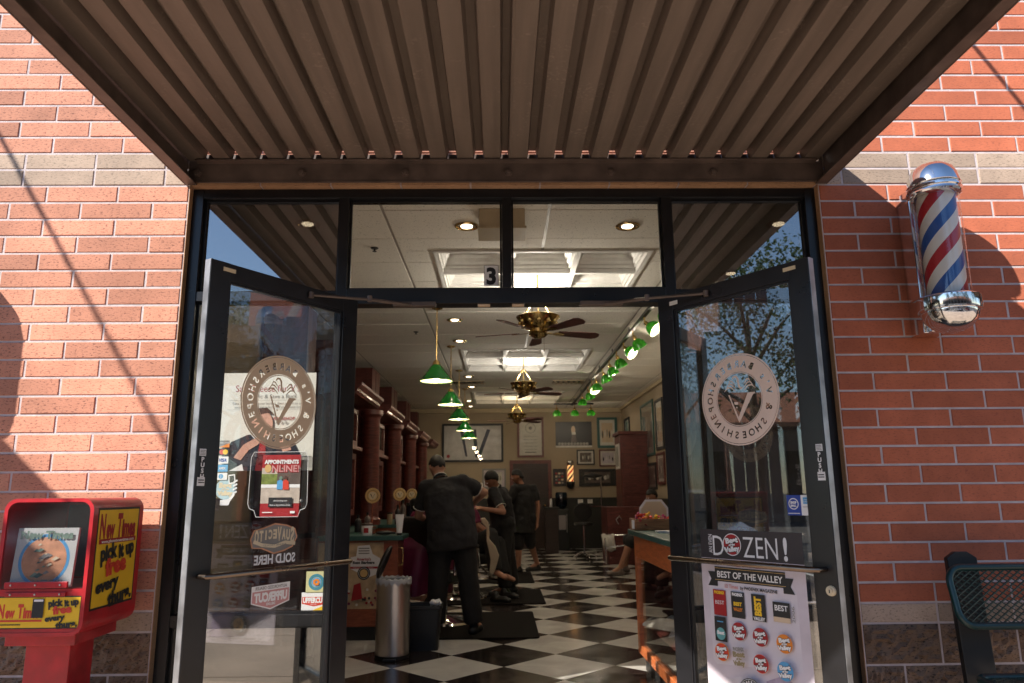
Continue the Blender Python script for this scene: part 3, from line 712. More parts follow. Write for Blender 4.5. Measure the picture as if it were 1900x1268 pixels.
    me = bpy.data.meshes.new(name); me.from_pydata([tuple(O+U*x+V*y+N*w) for x, y, w in vs], [], fs); me.materials.append(m); me.update()
    o = bpy.data.objects.new(name, me); COL.objects.link(o); o.parent = parent
    return o

# ================================================================== DOORS (local: x = along leaf from hinge, y = behind leaf, z up)
TH = R(34)
def make_door(side):
    TH = R(34) if side == 'L' else R(35.5)
    s = -1 if side == 'L' else 1
    loc = (-0.79, -0.08, 0) if side == 'L' else (0.865, -0.08, 0)
    root = thing('glass_door', 'left black framed glass door swung open, with credit card and pomade decals' if side == 'L' else 'right black framed glass door swung open, with award poster and banner', 'door', loc, 0)
    # leaf direction d, visible normal n
    d = Vector((s*math.sin(TH), -math.cos(TH), 0)); n = Vector((-s*math.cos(TH), -math.sin(TH), 0))
    M = Matrix((( d.x, -n.x, 0, 0), (d.y, -n.y, 0, 0), (0, 0, 1, 0), (0, 0, 0, 1)))   # local x->d, y->-n
    Ld, Hd, T = 0.915, 2.335, 0.045
    def part(name, mt, boxes, bev=0.002, par=None, fn=None):
        m = MB(); m.X = M
        for b_ in boxes: m.box(*b_)
        if fn: fn(m)
        return m.build(name, mt, par or root, bevel=bev, smooth=35 if fn else None)
    part('stile', M_FR, [(0, 0, 0.01, 0.105, T, Hd)]); part('stile', M_FR, [(Ld-0.105, 0, 0.01, Ld-0.0025, T, Hd)])
    part('rail', M_FR, [(0.1052, 0.0008, Hd-0.082, Ld-0.1052, T-0.001, Hd-0.0005)]); part('rail', M_FR, [(0.1052, 0.0008, 0.0105, Ld-0.1052, T-0.001, 0.24)])
    part('edge_strip', M_EDGE, [(Ld-0.0022, 0.004, 0.012, Ld, T-0.004, Hd-0.001)], 0.0005)
    part('glazing_bead', M_FR, [(0.1052, 0.008, 0.2405, 0.116, 0.019, Hd-0.083), (Ld-0.116, 0.008, 0.2405, Ld-0.1052, 0.019, Hd-0.083), (0.1165, 0.008, Hd-0.094, Ld-0.1165, 0.019, Hd-0.083), (0.1165, 0.008, 0.2405, Ld-0.1165, 0.019, 0.252)], 0)
    part('glass', G_DOOR, [(0.106, 0.020, 0.2405, Ld-0.106, 0.026, Hd-0.083)], 0)
    part('corner_label', M_CREAM, [(Ld-0.13, -0.004, Hd-0.042, Ld-0.065, 0, Hd-0.024)], 0.001)
    if side == 'R': part('small_label', M_WHP, [(0.085, -0.002, Hd-0.056, 0.14, 0, Hd-0.034)], 0)
    # push bar
    def bar(m):
        z = 0.962; p = [(0.035, 0, z), (0.040, -0.05, z), (0.065, -0.066, z), (Ld-0.09, -0.066, z), (Ld-0.055, -0.05, z), (Ld-0.050, 0, z)]
        m.tube(p, [0.010, 0.012, 0.0135, 0.0135, 0.012, 0.010], 12)
    part('push_bar', M_BAR, [], 0, None, bar)
    def lock(m): m.cyl((Ld-0.035, -0.010, 0.876), (Ld-0.035, 0.0, 0.876), 0.020, 0.022, 20); m.cyl((Ld-0.035, -0.016, 0.876), (Ld-0.035, -0.010, 0.876), 0.013, 0.013, 16)
    if side == 'R':
        part('lock_cylinder', M_CREAM, [], 0, None, lock)
        part('keyhole', M_BLK, [(Ld-0.037, -0.0172, 0.868, Ld-0.033, -0.0161, 0.882)], 0)
    # closer arm from transom bar to door top
    m = MB(); A0 = Vector((0.62*0+0.42, 0, 0)); 
    pd = M @ Vector((0.34, -0.010, Hd-0.045))
    hx = s*(-0.30)
    hp = Vector((hx-0.0, 0.10, HB-0.02))
    el = (pd+hp)/2+Vector((-s*0.05, -0.02, 0.012))
    mid = pd.lerp(hp, 0.55)+Vector((0, -0.03, 0.0))
    m.tube([pd, mid], 0.007, 8); m.cyl(mid-Vector((0, 0, 0.012)), mid+Vector((0, 0, 0.02)), 0.013); m.tube([mid, hp], 0.010, 8)
    m.cyl(pd-Vector((0, 0, 0.015)), pd+Vector((0, 0, 0.015)), 0.013)
    arm = m.build('closer_arm', M_BEAM, root, smooth=35)
    m = MB(); m.box(min(hx-0.12, hx+0.12), 0.075, HB-0.028, max(hx-0.12, hx+0.12), 0.125, HB-0.0005-0.002); m.build('closer_shoe', M_BEAM, root, bevel=0.003)
    Uv = (-d if side == 'L' else d)      # viewer's right
    N = n
    def at(u, z, off=0.0): q = M @ Vector((u, -off, z)); return q
    glz = -0.019
    V = (0, 0, 1)
    # check U x V points to viewer (n)
    # PUSH label on free stile
    a = Art(0.0006, 0.0005)
    a.rect(-0.016, 0.048, 0.016, 0.078, M_WHP); a.rect(-0.018, -0.078, 0.018, -0.042, M_WHP)
    for q in range(4): a.rect(-0.013, 0.052+q*0.006, 0.013, 0.0545+q*0.006, M_GRY)
    a.text('PUSHED', 0, -0.052, 0.006, M_BKP, w=0.03) if False else a.rect(-0.014, -0.056, 0.014, -0.052, M_BKP)
    a.rect(-0.014, -0.066, 0.014, -0.062, M_BKP)
    for i, ch in enumerate('PUSH'): a.text(ch, 0, 0.034-i*0.024, 0.019, M_WHP, bold=0.04)
    a.build('push_label', root, at(Ld-0.031, 1.41), Uv, V)
    if side == 'L':
        logo_decal('round_logo_decal', root, at(0.475, 1.73, glz+0.0), Uv, V, M_TAN)
        # pomade script decal, mirrored
        a = Art(0.0008, 0.0004)
        pts = [(-0.135, 0.0), (-0.120, 0.040), (-0.07, 0.058), (0.0, 0.068), (0.07, 0.048), (0.118, 0.040), (0.136, 0.0), (0.125, -0.04), (0.07, -0.045), (0.0, -0.072), (-0.06, -0.062), (-0.11, -0.045)]
        a.poly(pts, M_PEACH); a.poly([(x*0.95, y*0.9) for x, y in pts], M_GRY)
        for i, (ch, h) in enumerate(zip('SUAVECITO', (0.074, 0.046, 0.046, 0.062, 0.04, 0.04, 0.04, 0.046, 0.06))):
            a.text(ch, -0.104+i*0.026, 0.010+0.010*math.sin(i/8*PI), h, M_CREAM, bold=0.05, w=0.022 if ch != 'I' else 0.008)
        a.line([(-0.12, -0.03), (-0.06, -0.022), (0, -0.036), (0.07, -0.028), (0.12, -0.01)], 0.016, M_CREAM); a.text('FIRME HOLD', -0.0, -0.030, 0.009, M_GRY, w=0.13)
        a.mirror(); a.build('pomade_script_decal', root, at(0.465, 1.095, glz), Uv, V)
        a = Art(0.0008, 0.0004); a.text('SOLD HERE', 0, 0, 0.042, M_WHP, w=0.235, bold=0.03); a.text('firme pomade and grooming goods', 0, -0.052, 0.011, M_WHP, w=0.20)
        a.mirror(); a.build('sold_here_decal', root, at(0.455, 1.003, glz), Uv, V)
        a = Art(0.0008, 0.0004)
        a.poly([(-0.108, 0.050), (0.108, 0.046), (0.108, -0.028), (0.0, -0.062), (-0.108, -0.035)], M_WHP)
        a.poly([(-0.103, 0.024), (0.103, 0.022), (0.103, -0.025), (0.0, -0.056), (-0.103, -0.031)], M_PINK)
        a.text('AUTHORIZED DEALER', 0, 0.036, 0.014, M_GRY, w=0.18, bold=0.02)
        a.text('UPPERCUT', 0, -0.004, 0.038, M_WHP, w=0.185, bold=0.06); a.text('DELUXE', 0, -0.036, 0.011, M_WHP, w=0.05, bold=0.04)
        a.mirror(); a.build('barber_supply_decal', root, at(0.468, 0.842, glz), Uv, V)
    else:
        logo_decal('round_logo_decal', root, at(0.475, 1.73, glz), Uv, V, M_PNK)
        a = Art(0.001, 0.0005); a.rect(0, 0, 0.125, -0.088, M_WHP); a.rect(0, 0, 0.070, -0.088, M_BLU)
        a.ring(0.033, -0.038, 0.021, 0.025, M_WHP); a.text('SHOP', 0.033, -0.032, 0.011, M_WHP, w=0.030, bold=0.06); a.text('SMALL', 0.033, -0.046, 0.009, M_WHP, w=0.030, bold=0.06); a.rect(0.004, -0.078, 0.062, -0.081, M_WHP)
        a.rect(0.082, -0.010, 0.115, -0.038, M_LBL); a.text('AMERICAN', 0.0985, -0.020, 0.006, M_WHP, w=0.028); a.text('EXPRESS', 0.0985, -0.029, 0.006, M_WHP, w=0.028); a.rect(0.080, -0.050, 0.118, -0.052, M_GRY)
        a.build('small_shop_sticker', root, at(0.692, 1.27, glz), Uv, V)
        # DOZEN banner
        def best(a, cx, cy, r, m1, mring=M_WHP, cr=1.0):
            a.disc(cx, cy, r, mring); a.disc(cx, cy, r*0.92, m1)
            for t_, dy, sc in (('Best', 0.40, 1.0), ('of the', 0.0, 0.42), ('Valley', -0.38, 0.95)):
                a.text(t_, cx, cy+dy*r, 0.46*r*sc, M_BKP if m1 is not M_BKP else M_BKP, rot=R(8), bold=0.13, w=(1.45 if t_ != 'Valley' else 1.75)*r*(1 if t_ != 'of the' else 0.5))
                a.text(t_, cx, cy+dy*r, 0.46*r*sc, M_WHP, rot=R(8), bold=0.06, w=(1.40 if t_ != 'Valley' else 1.70)*r*(1 if t_ != 'of the' else 0.5))
        a = Art(0.001, 0.0004); a.rect(0, 0, 0.565, 0.138, mat('banner_black', (0.035, 0.028, 0.032), 0.45, var=0.06)); a.rect(0, 0, 0.565, 0.002, M_LAV)
        a.text('AN EVEN', 0.060, 0.070, 0.022, M_WHP, rot=PI/2, w=0.088, bold=0.01)
        a.text('D', 0.108, 0.066, 0.100, M_WHP, w=0.064, bold=-0.004); a.text('ZEN', 0.345, 0.066, 0.100, M_WHP, w=0.186, bold=-0.004); a.text('!', 0.478, 0.066, 0.100, M_WHP, w=0.020, bold=0.03)
        best(a, 0.190, 0.071, 0.052, M_DKR)
        a.build('dozen_banner', root, at(0.187, 0.968, glz), Uv, V)
        # award poster
        a = Art(0.001, 0.0004); Wp, Hp = 0.570, 0.70
        a.rect(0, -Hp, Wp, 0, M_LAV)
        a.poly([(0.04, -0.07), (0.50, -0.07), (0.52, -0.10), (0.52, -0.43), (0.06, -0.47), (0.04, -0.45)], mat('faded_panel', (0.64, 0.59, 0.65), 0.55, var=0.04))
        a.poly([(0.33, -0.50), (0.42, -0.46), (0.50, -0.50), (0.52, -0.66), (0.34, -0.68)], mat('lilac_shape', (0.40, 0.33, 0.45), 0.55, var=0.35, scale=14))
        a.poly([(0.02, -0.56), (0.20, -0.50), (0.30, -0.66), (0.04, -0.68)], mat('lilac_shape2', (0.62, 0.57, 0.62), 0.55, var=0.2, scale=14))
        a.text('A BEST OF THE VALLEY', 0.27, -0.010, 0.010, M_DKR, w=0.16)
        for sx in (0, 1):
            x0 = 0.075 if sx == 0 else 0.475; x1 = x0+(0.045 if sx == 0 else -0.045)
            q = -1 if sx == 0 else 1
            a.poly([(x0, -0.050), (x0+q*0.035 if False else x0-(-q)*0.0, -0.110), (x0, -0.050)], M_BKP) if False else None
            a.poly([(x0+0.02*(-q), -0.045), (x0+q*0.035, -0.045), (x0+q*0.018, -0.080), (x0+q*0.038, -0.112), (x0+0.02*(-q), -0.112)], M_BKP)
        a.rect(0.082, -0.088, 0.470, -0.020, M_BKP); a.rect(0.082, -0.026, 0.470, -0.028, M_GOLD); a.rect(0.082, -0.080, 0.470, -0.082, M_GOLD)
        a.text('BEST OF THE VALLEY', 0.276, -0.054, 0.030, M_WHP, w=0.36, bold=0.02)
        a.text('12 Times', 0.175, -0.106, 0.018, M_PINK, w=0.075, bold=0.03); a.text('by PHOENIX MAGAZINE', 0.325, -0.108, 0.015, M_BKP, w=0.20, bold=0.02)
        for i, (x, m1) in enumerate(((0.065, M_DKR), (0.170, M_BKP), (0.285, M_BKP), (0.398, M_BKP))):
            if i < 3:
                a.rect(x, -0.245, x+0.074, -0.128, m1)
                a.text('PHOENIX', x+0.037, -0.140, 0.014, M_YEL if i == 0 else M_WHP, w=0.060, bold=0.05) if i < 2 else None
                if i == 0: a.text('BEST', x+0.037, -0.185, 0.018, M_WHP, w=0.052)
                if i == 1: a.text('BEST', x+0.037, -0.182, 0.016, M_YEL, w=0.046, bold=0.05); a.text('VALLEY', x+0.037, -0.206, 0.015, M_ORG, w=0.052, bold=0.04)
                if i == 2: a.text('BEST', x+0.032, -0.180, 0.034, M_YEL, rot=PI/2, w=0.084, bold=0.06); a.text('VALLEY', x+0.037, -0.234, 0.014, M_WHP, w=0.062, bold=0.05)
            else:
                a.rect(x, -0.235, x+0.086, -0.150, m1); a.rect(x, -0.235, x+0.086, -0.214, M_TAN); a.text('BEST', x+0.043, -0.174, 0.024, M_WHP, w=0.066, bold=0.02); a.text('2006', x+0.102, -0.196, 0.015, M_GRY, rot=PI/2, w=0.07)
        a.rect(0.068, -0.362, 0.136, -0.250, M_BKP); a.disc(0.102, -0.328, 0.026, mat('teal_print', (0.12, 0.35, 0.36), 0.5, var=0.2), ry=0.028); a.text('Best', 0.102, -0.322, 0.016, M_WHP, w=0.04, bold=0.05); a.rect(0.085, -0.270, 0.120, -0.275, M_LBL)
        for x, y, m1, mr_ in ((0.208, -0.303, M_DKR, M_DKR), (0.325, -0.312, M_DKR, M_DKR), (0.450, -0.322, M_ORG, M_ORG), (0.110, -0.407, M_ORR, M_ORG), (0.325, -0.424, M_DKR, M_ORR), (0.450, -0.434, M_LBL, M_LBL)):
            best(a, x, y, 0.040, m1, mr_)
        for t_, dy, h, w_ in (('PHOENIX', 0.030, 0.016, 0.062), ('Best', 0.008, 0.022, 0.066), ('of the', -0.012, 0.009, 0.03), ('Valley', -0.030, 0.020, 0.066)): a.text(t_, 0.212, -0.408+dy, h, M_GRY if dy > 0.02 else mat('olive_print', (0.25, 0.20, 0.10), 0.5), w=w_, bold=0.07, rot=R(6))
        cx, cy = 0.268, -0.560
        a.disc(cx, cy, 0.066, M_BKP); a.ring(cx, cy, 0.060, 0.062, M_WHP); a.disc(cx, cy, 0.041, M_GOLD); a.ring(cx, cy, 0.042, 0.0435, M_WHP)
        a.arc("V's BARBERSHOP", cx, cy, 0.0515, 0.010, M_WHP, 190, -10, bold=0.05); a.arc("EST. 1999", cx, cy, 0.0515, 0.010, M_WHP, 235, 305, flip=True, bold=0.05)
        a.poly([(cx+0.002, cy-0.033), (cx+0.006, cy-0.028), (cx+0.020, cy+0.002), (cx+0.017, cy+0.002)], M_BKP); a.poly([(cx+0.002, cy-0.033), (cx+0.002, cy-0.024), (cx-0.012, cy+0.004), (cx-0.022, cy+0.004)], M_BKP)
        for q in range(4): a.line([(cx-0.004+q*0.002, cy+0.006), (cx+(q-1.5)*0.012, cy+0.020), (cx+(q-1.5)*0.018, cy+0.016)], 0.002, M_BKP)
        a.text("V's... THE MOST CELEBRATED BARBERSHOP", 0.285, -0.655, 0.013, M_GRY, w=0.42, bold=0.01)
        a.build('award_poster', root, at(0.184, 0.952, glz), Uv, V)
        m = MB(); q0 = at(0.60, 0.90); 
    return root
make_door('L'); make_door('R')

# ================================================================== SIDELIGHT POSTERS AND STICKERS (left)
GY = 0.1005
fl = thing('photo_poster', 'white poster of a suited man behind the left window, reading Say Cheese', 'poster', (-1.31, GY+0.012, 1.695))
a = Art(0, 0.0005); w2, h2 = 0.262, 0.272
a.rect(-w2, -h2, w2, h2, mat('poster_white', (0.88, 0.85, 0.80), 0.4, var=0.04, scale=3))
a.text("Say Cheese for V's!", 0.0, 0.185, 0.040, M_DKR, w=0.37); a.text('Snap a Pic & Save a Buck', 0.0, 0.140, 0.024, M_GRY, w=0.32)
a.rect(-0.22, 0.117, 0.22, 0.118, M_GRY); a.text('Take a selfie with your barber, then post it to any', 0, 0.100, 0.014, M_GRY, w=0.40); a.text('social media and get a buck off your next cut', 0, 0.080, 0.014, M_GRY, w=0.37); a.rect(-0.22, 0.065, 0.22, 0.066, M_GRY)
a.text('@VBARBERSHOP', 0.06, 0.015, 0.017, M_DKR, w=0.19, bold=0.02)
for q in range(5): a.ring(0.01+q*0.024, -0.008, 0.003, 0.007, M_GRY, n=14)
suit = mat('poster_suit', (0.02, 0.022, 0.035), 0.4, var=0.1); psk = mat('poster_skin', (0.62, 0.34, 0.26), 0.4, var=0.15, scale=20)
a.poly([(-0.225, -h2), (-0.215, -0.16), (-0.19, -0.115), (-0.10, -0.075), (0.06, -0.075), (0.15, -0.11), (0.19, -0.18), (0.20, -h2)], suit)
a.poly([(-0.08, -0.08), (-0.02, -0.14), (0.04, -0.08), (0.0, -0.02), (-0.06, -0.02)], M_WHP); a.poly([(-0.03, -0.11), (0.0, -0.11), (0.008, -h2), (-0.05, -h2)], M_DKR)
a.disc(-0.02, -0.02, 0.055, psk, ry=0.075); a.disc(-0.083, -0.005, 0.012, psk, ry=0.02); a.poly([(-0.075, 0.03), (-0.06, 0.07), (0.0, 0.075), (0.035, 0.04), (0.0, 0.045)], M_HAIRB)
a.poly([(-0.17, -0.20), (-0.12, -0.13), (-0.05, -0.09), (-0.02, -0.10), (-0.04, -0.13), (-0.09, -0.16), (-0.13, -0.215)], psk); a.poly([(0.10, -0.17), (0.06, -0.11), (0.09, -0.10), (0.13, -0.12), (0.145, -0.16)], psk)
a.poly([(-0.19, -h2), (-0.12, -0.235), (-0.11, -h2)], M_WHP)
a.build('print', fl, (0, 0, 0), (1, 0, 0), (0, 0, 1))
m = MB(); m.box(-w2, 0.0005, -h2, w2, 0.006, h2); m.build('backing_board', M_WHP, fl)
def sticker(name, label, cat, loc, art, th_=0.0):
    t = thing(name, label, cat, loc); art.build('print', t, (0, 0, 0), (1, 0, 0), (0, 0, 1)); return t
a = Art(0.0, 0.0004)
for i, (m1, t_) in enumerate(((M_GRY, None), (M_BKP, 'mc'), (M_WHP, 'VISA'), (M_LBL, 'AMEX'), (M_WHP, 'd'))):
    y = 0.085-i*0.044
    a.rect(-0.030, y-0.019, 0.030, y+0.019, m1)
    if t_ == 'mc': a.disc(-0.008, y, 0.014, M_ORR); a.disc(0.010, y, 0.014, M_YEL)
    elif t_ == 'VISA': a.text('VISA', 0, y, 0.018, M_BLU, w=0.046, bold=0.05, shear=0.2)
    elif t_ == 'AMEX': a.text('AMEX', 0, y, 0.013, M_WHP, w=0.036, bold=0.03)
    elif t_ == 'd': a.disc(-0.004, y, 0.013, M_LBL); a.rect(-0.005, y-0.010, -0.003, y+0.010, M_WHP)
    else: a.poly([(-0.030, y-0.019), (0.030, y-0.019), (0.030, y+0.004)], M_ORG); a.text('DISCOVER', 0, y+0.006, 0.008, M_WHP, w=0.05)
sticker('card_sticker', 'vertical strip of five small credit card logos on left window', 'sticker', (-1.535, GY, 1.485), a)
a = Art(0.0, 0.0004)
a.disc(-0.01, 0.0, 0.056, mat('pale_blue_print', (0.36, 0.52, 0.60), 0.5)); a.text('Best', -0.012, 0.022, 0.026, M_CREAM, w=0.07, bold=0.06); a.text('of the', -0.012, 0.001, 0.011, M_CREAM, w=0.04, bold=0.04); a.text('Valley', -0.012, -0.020, 0.024, M_CREAM, w=0.084, bold=0.06)
a.poly([(0.000, 0.076), (0.036, 0.080), (0.042, 0.030), (0.006, 0.026)], M_WHP); a.poly([(0.006, 0.070), (0.031, 0.074), (0.036, 0.038), (0.010, 0.034)], M_BKP)
for q in range(4): a.poly([(0.030, 0.040-q*0.020), (0.050, 0.052-q*0.020), (0.054, 0.044-q*0.020), (0.032, 0.030-q*0.020)], M_WHP)
a.poly([(-0.035, -0.058), (0.010, -0.052), (0.036, -0.022), (0.044, -0.030), (0.020, -0.064), (0.012, -0.086), (-0.034, -0.086)], M_WHP)
sticker('round_sticker', 'pale blue round sticker with white hand holding a phone, on left window', 'sticker', (-1.500, GY, 1.325), a)
a = Art(0.0, 0.0004); a.rect(-0.055, -0.055, 0.060, 0.055, M_SAGE if False else mat('pale_yellow', (0.55, 0.52, 0.28), 0.5)); a.ring(0, 0, 0.026, 0.042, mat('teal_ring', (0.05, 0.22, 0.30), 0.5)); a.disc(0, 0, 0.024, M_LBL)
for q in range(7): a.disc(0.012*math.cos(q*0.9), 0.012*math.sin(q*0.9), 0.007, M_ORG, n=12)
sticker('emblem_sticker', 'square yellow sticker with blue ring emblem low on left window', 'sticker', (-0.995, GY, 0.835), a)
a = Art(0.0, 0.0004); a.rect(-0.065, -0.045, 0.070, 0.045, M_WHP); a.poly([(-0.062, 0.022), (0.068, 0.022), (0.068, -0.014), (0.0, -0.026), (-0.062, -0.012)], M_ORR); a.text('UPPERCUT', 0.002, 0.006, 0.026, M_WHP, w=0.118, bold=0.06); a.text('DELUXE', 0.0, -0.016, 0.006, M_WHP, w=0.03); a.poly([(-0.005, -0.045), (0.070, -0.045), (0.070, -0.016)], M_YEL)
sticker('product_sticker', 'red and white pomade sticker at bottom corner of left window', 'sticker', (-1.005, GY, 0.738), a)
# suction cup flyer holder on the left door window zone (hangs on sidelight)
fh = thing('flyer_holder', 'clear acrylic suction cup holder with maroon appointments flyer on window', 'flyer holder', (-1.222, GY-0.004, 1.345))
m = MB(); pts = [(-0.155, 0.15), (-0.16, -0.10), (-0.15, -0.125), (-0.125, -0.135), (-0.112, -0.17), (0.112, -0.17), (0.125, -0.135), (0.15, -0.125), (0.16, -0.10), (0.155, 0.15), (0.14, 0.178), (-0.14, 0.178)]
m.prism(pts, 'y', -0.004, 0.0); m.build('acrylic_plate', G_ACR, fh)
m = MB(); m.tube([(x, -0.004, z) for x, z in pts+pts[:1]], 0.0018, 6, False); m.build('plate_edge', M_WHP, fh)
a = Art(0.0, 0.0004)
a.rect(-0.105, -0.165, 0.105, 0.165, M_DKR); a.rect(-0.105, -0.095, 0.105, 0.095, mat('flyer_photo', (0.50, 0.42, 0.36), 0.5, var=0.15, scale=30))
a.rect(-0.105, 0.005, 0.105, 0.062, mat('flyer_green', (0.16, 0.20, 0.04), 0.5, var=0.4, scale=40)); a.rect(-0.02, 0.005, 0.105, 0.09, M_BEAM); a.rect(-0.105, -0.012, 0.105, 0.006, M_WHP)
a.text('APPOINTMENTS', 0, 0.128, 0.021, M_WHP, w=0.186, bold=0.05); a.disc(-0.072, 0.092, 0.018, M_GOLD, ry=0.022); a.text('NLINE!', 0.024, 0.092, 0.036, M_DKR, w=0.150, bold=0.08); a.text('NLINE!', 0.024, 0.092, 0.036, M_PINK, w=0.150, bold=0.02)
a.poly([(-0.02, -0.020), (-0.018, 0.024), (0.0, 0.034), (0.014, 0.020), (0.012, -0.022)], M_LBL); a.disc(0.0, 0.040, 0.010, M_SAGE); a.poly([(0.014, -0.022), (0.012, 0.022), (0.028, 0.034), (0.044, 0.020), (0.046, -0.022)], M_ORR); a.disc(0.028, 0.040, 0.009, M_HAIRB)
a.rect(-0.06, -0.115, 0.068, -0.064, M_BKP); a.text('vbarbershop.com', 0.004, -0.080, 0.010, M_WHP, w=0.075); a.text('Book an Appointment Online', 0.004, -0.103, 0.010, M_WHP, w=0.11); a.rect(0.06, -0.148, 0.085, -0.136, M_WHP); a.rect(-0.09, -0.145, -0.035, -0.140, M_WHP)
a.build('flyer', fh, (0.012, -0.0052, -0.003), (1, 0, 0), (0, 0, 1))
for x, z in ((-0.125, 0.148), (0.128, 0.145), (-0.135, -0.095), (0.135, -0.095)):
    m = MB(); m.lathe([(0.026, 0.004), (0.022, -0.002), (0.012, -0.010), (0.009, -0.014), (0, -0.015)], (x, -0.004, z), 20, 'y'); m.build('suction_cup', G_ACR, fh, smooth=40)

# ================================================================== BARBER POLE (helper used outdoors and indoors)
def striped(m, r, z0, z1, per, n=8, cols=(2, 0, 1, 0, 2, 0, 1, 0), seg=40, sub=6, c=(0, 0)):
    ns = n*sub
    rows = [z0+(z1-z0)*j/seg for j in range(seg+1)]; base = len(m.v)
    vs = []
    for z in rows:
        for i in range(ns):
            a = 2*PI*i/ns + (z-z0)*2*PI/per
            vs.append((c[0]+r*math.cos(a), c[1]+r*math.sin(a), z))
    for i in range(ns):
        m.m = cols[(i//sub) % n]
        fs = [(j*ns+i, j*ns+(i+1) % ns, (j+1)*ns+(i+1) % ns, (j+1)*ns+i) for j in range(seg)]
        o = 0
        m.f += [tuple(q+base for q in f) for f in fs]; m.mi += [m.m]*len(fs)
    m.v += vs; m.m = 0
bp = thing('barber_pole', 'large chrome barber pole with red, white and blue stripes on right brick wall', 'barber pole', (2.375, -0.265, 2.095))
m = MB(); m.lathe([(0.0, 0.0), (0.05, 0.006), (0.095, 0.030), (0.125, 0.065), (0.138, 0.105), (0.138, 0.112), (0.150, 0.114), (0.153, 0.125), (0.153, 0.185), (0.146, 0.192), (0.128, 0.198), (0.0, 0.198)], n=48); m.build('bottom_cap', M_CHR, bp, smooth=40)
m = MB(); m.lathe([(0.0, 0.755), (0.115, 0.757), (0.130, 0.762), (0.134, 0.772), (0.128, 0.782), (0.128, 0.788), (0.136, 0.794), (0.136, 0.803), (0.130, 0.810), (0.130, 0.816), (0.134, 0.822), (0.132, 0.836), (0.124, 0.872), (0.106, 0.912), (0.078, 0.936), (0.042, 0.950), (0.0, 0.954)], n=48); m.build('top_cap', M_CHR, bp, smooth=40)
m = MB(); striped(m, 0.097, 0.20, 0.756, 0.64); m.build('striped_cylinder', [M_STR_W, M_STR_R, M_STR_B], bp, smooth=60)
m = MB(); m.lathe([(0.115, 0.1985), (0.115, 0.7545)], n=48); m.f = m.f[:48]; m.mi = m.mi[:48]; m.build('glass_cylinder', G_POLE, bp, smooth=60)
m = MB(); m.box(-0.07, 0.135, 0.03, 0.07, 0.264, 0.86); m.box(-0.05, 0.10, 0.03, 0.05, 0.1345, 0.10); m.build('mounting_bracket', M_CHR, bp, bevel=0.004)
m = MB()
m.box(-0.132, 0.03, 0.20, -0.114, 0.134, 0.754); m.build('side_rail', M_CHR, bp, bevel=0.004)
# wall lantern beyond the left edge of the view (its shadow falls on the left brick wall)
wl_ = thing('wall_lantern', 'dark cylindrical wall lantern on the left wall beside neighbouring bay', 'wall lamp', (-3.22, -0.24, 2.03))
m = MB(); m.lathe([(0.0, 0), (0.09, 0.01), (0.14, 0.05), (0.15, 0.12), (0.15, 0.55), (0.13, 0.64), (0.08, 0.70), (0, 0.72)], n=32); m.build('lantern_body', M_BLK, wl_, smooth=40)
m = MB(); m.box(-0.05, 0.12, 0.2, 0.05, 0.24, 0.45); m.build('wall_mount', M_BLK, wl_, bevel=0.005)
# small dark wall box at the right edge
ws = thing('meter_box', 'small dark box on the brick wall at right edge of view', 'wall box', (3.19, 0, 2.14))
m = MB(); m.box(-0.165, -0.10, 0.0, 0.14, 0.0, 0.34); m.build('housing', M_BLK, ws, bevel=0.01); m = MB(); m.box(-0.13, -0.106, 0.03, 0.11, -0.101, 0.30); m.build('cover', M_FR, ws)

# ================================================================== NEWSPAPER BOX
nb = thing('newspaper_box', 'red newspaper box with yellow New Times stickers in front of brick wall', 'newspaper box', (-2.045, -0.345, 0))
x0, x1, y0, y1, z0, z1 = -0.200, 0.200, -0.235, 0.235, 0.695, 1.285
m = MB()
prof = rrect(x0, z0, x1, z1, 0.055, 6)
inn = rrect(x0+0.016, z0+0.016, x1-0.016, z1-0.016, 0.042, 6)
n_ = len(prof)
def shell(m, po, pi, ya, yb):
    n = len(po); vs = [(u, ya, v) for u, v in po]+[(u, ya, v) for u, v in pi]+[(u, yb, v) for u, v in po]+[(u, yb, v) for u, v in pi]
    fs = []
    for i in range(n):
        j = (i+1) % n
        fs += [(i, j, n+j, n+i), (i, 2*n+i, 2*n+j, j), (n+i, n+j, 3*n+j, 3*n+i), (2*n+i, 3*n+i, 3*n+j, 2*n+j)]
    m.add(vs, fs)
shell(m, prof, inn, y0, y1)
m.prism(inn, 'y', y1-0.01, y1-0.001)
m.box(x0+0.014, y0+0.004, z0+0.012, x1-0.014, y0+0.016, 0.893)
m.box(x0+0.014, y0+0.03, 0.885, x1-0.014, y1-0.02, 0.893)
m.build('body', M_RED, nb, smooth=35)
m = MB(); m.box(x0+0.0165, y0+0.005, 0.8935, x1-0.0165, y0+0.009, z1-0.017); 
m = MB(); m.prism([(x0+0.018, 0.895), (x1-0.018, 0.895)]+[p for p in rrect(x0+0.018, 1.0, x1-0.018, z1-0.018, 0.04, 6) if p[1] > 1.08], 'y', y0+0.004, y0+0.008); m.build('window', G_SCR, nb)
m = MB(); m.prism([(x0+0.03, 0.900), (x1-0.03, 0.900), (x1-0.03, 1.25), (x0+0.03, 1.25)], 'y', y1-0.016, y1-0.011); m.build('inner_panel', mat('dark_box_lining', (0.05, 0.05, 0.055), 0.5, var=0.3), nb)
m = MB(); m.box(-0.155, y0-0.010, 0.898, 0.120, y0+0.003, 0.925); m.box(-0.150, y0-0.006, 0.862, 0.115, y0+0.003, 0.880)
hd = m.build('pull_handle', M_RED, nb, bevel=0.002)
m = MB()
for zz, yy in ((0.9115, y0-0.010), (0.871, y0-0.006)):
    for xx in (-0.125, -0.018, 0.090): m.lathe([(0.0045, 0), (0.004, -0.003), (0, -0.0035)], (xx, yy, zz), 10, 'y')
m.build('screw_heads', M_STL, hd)
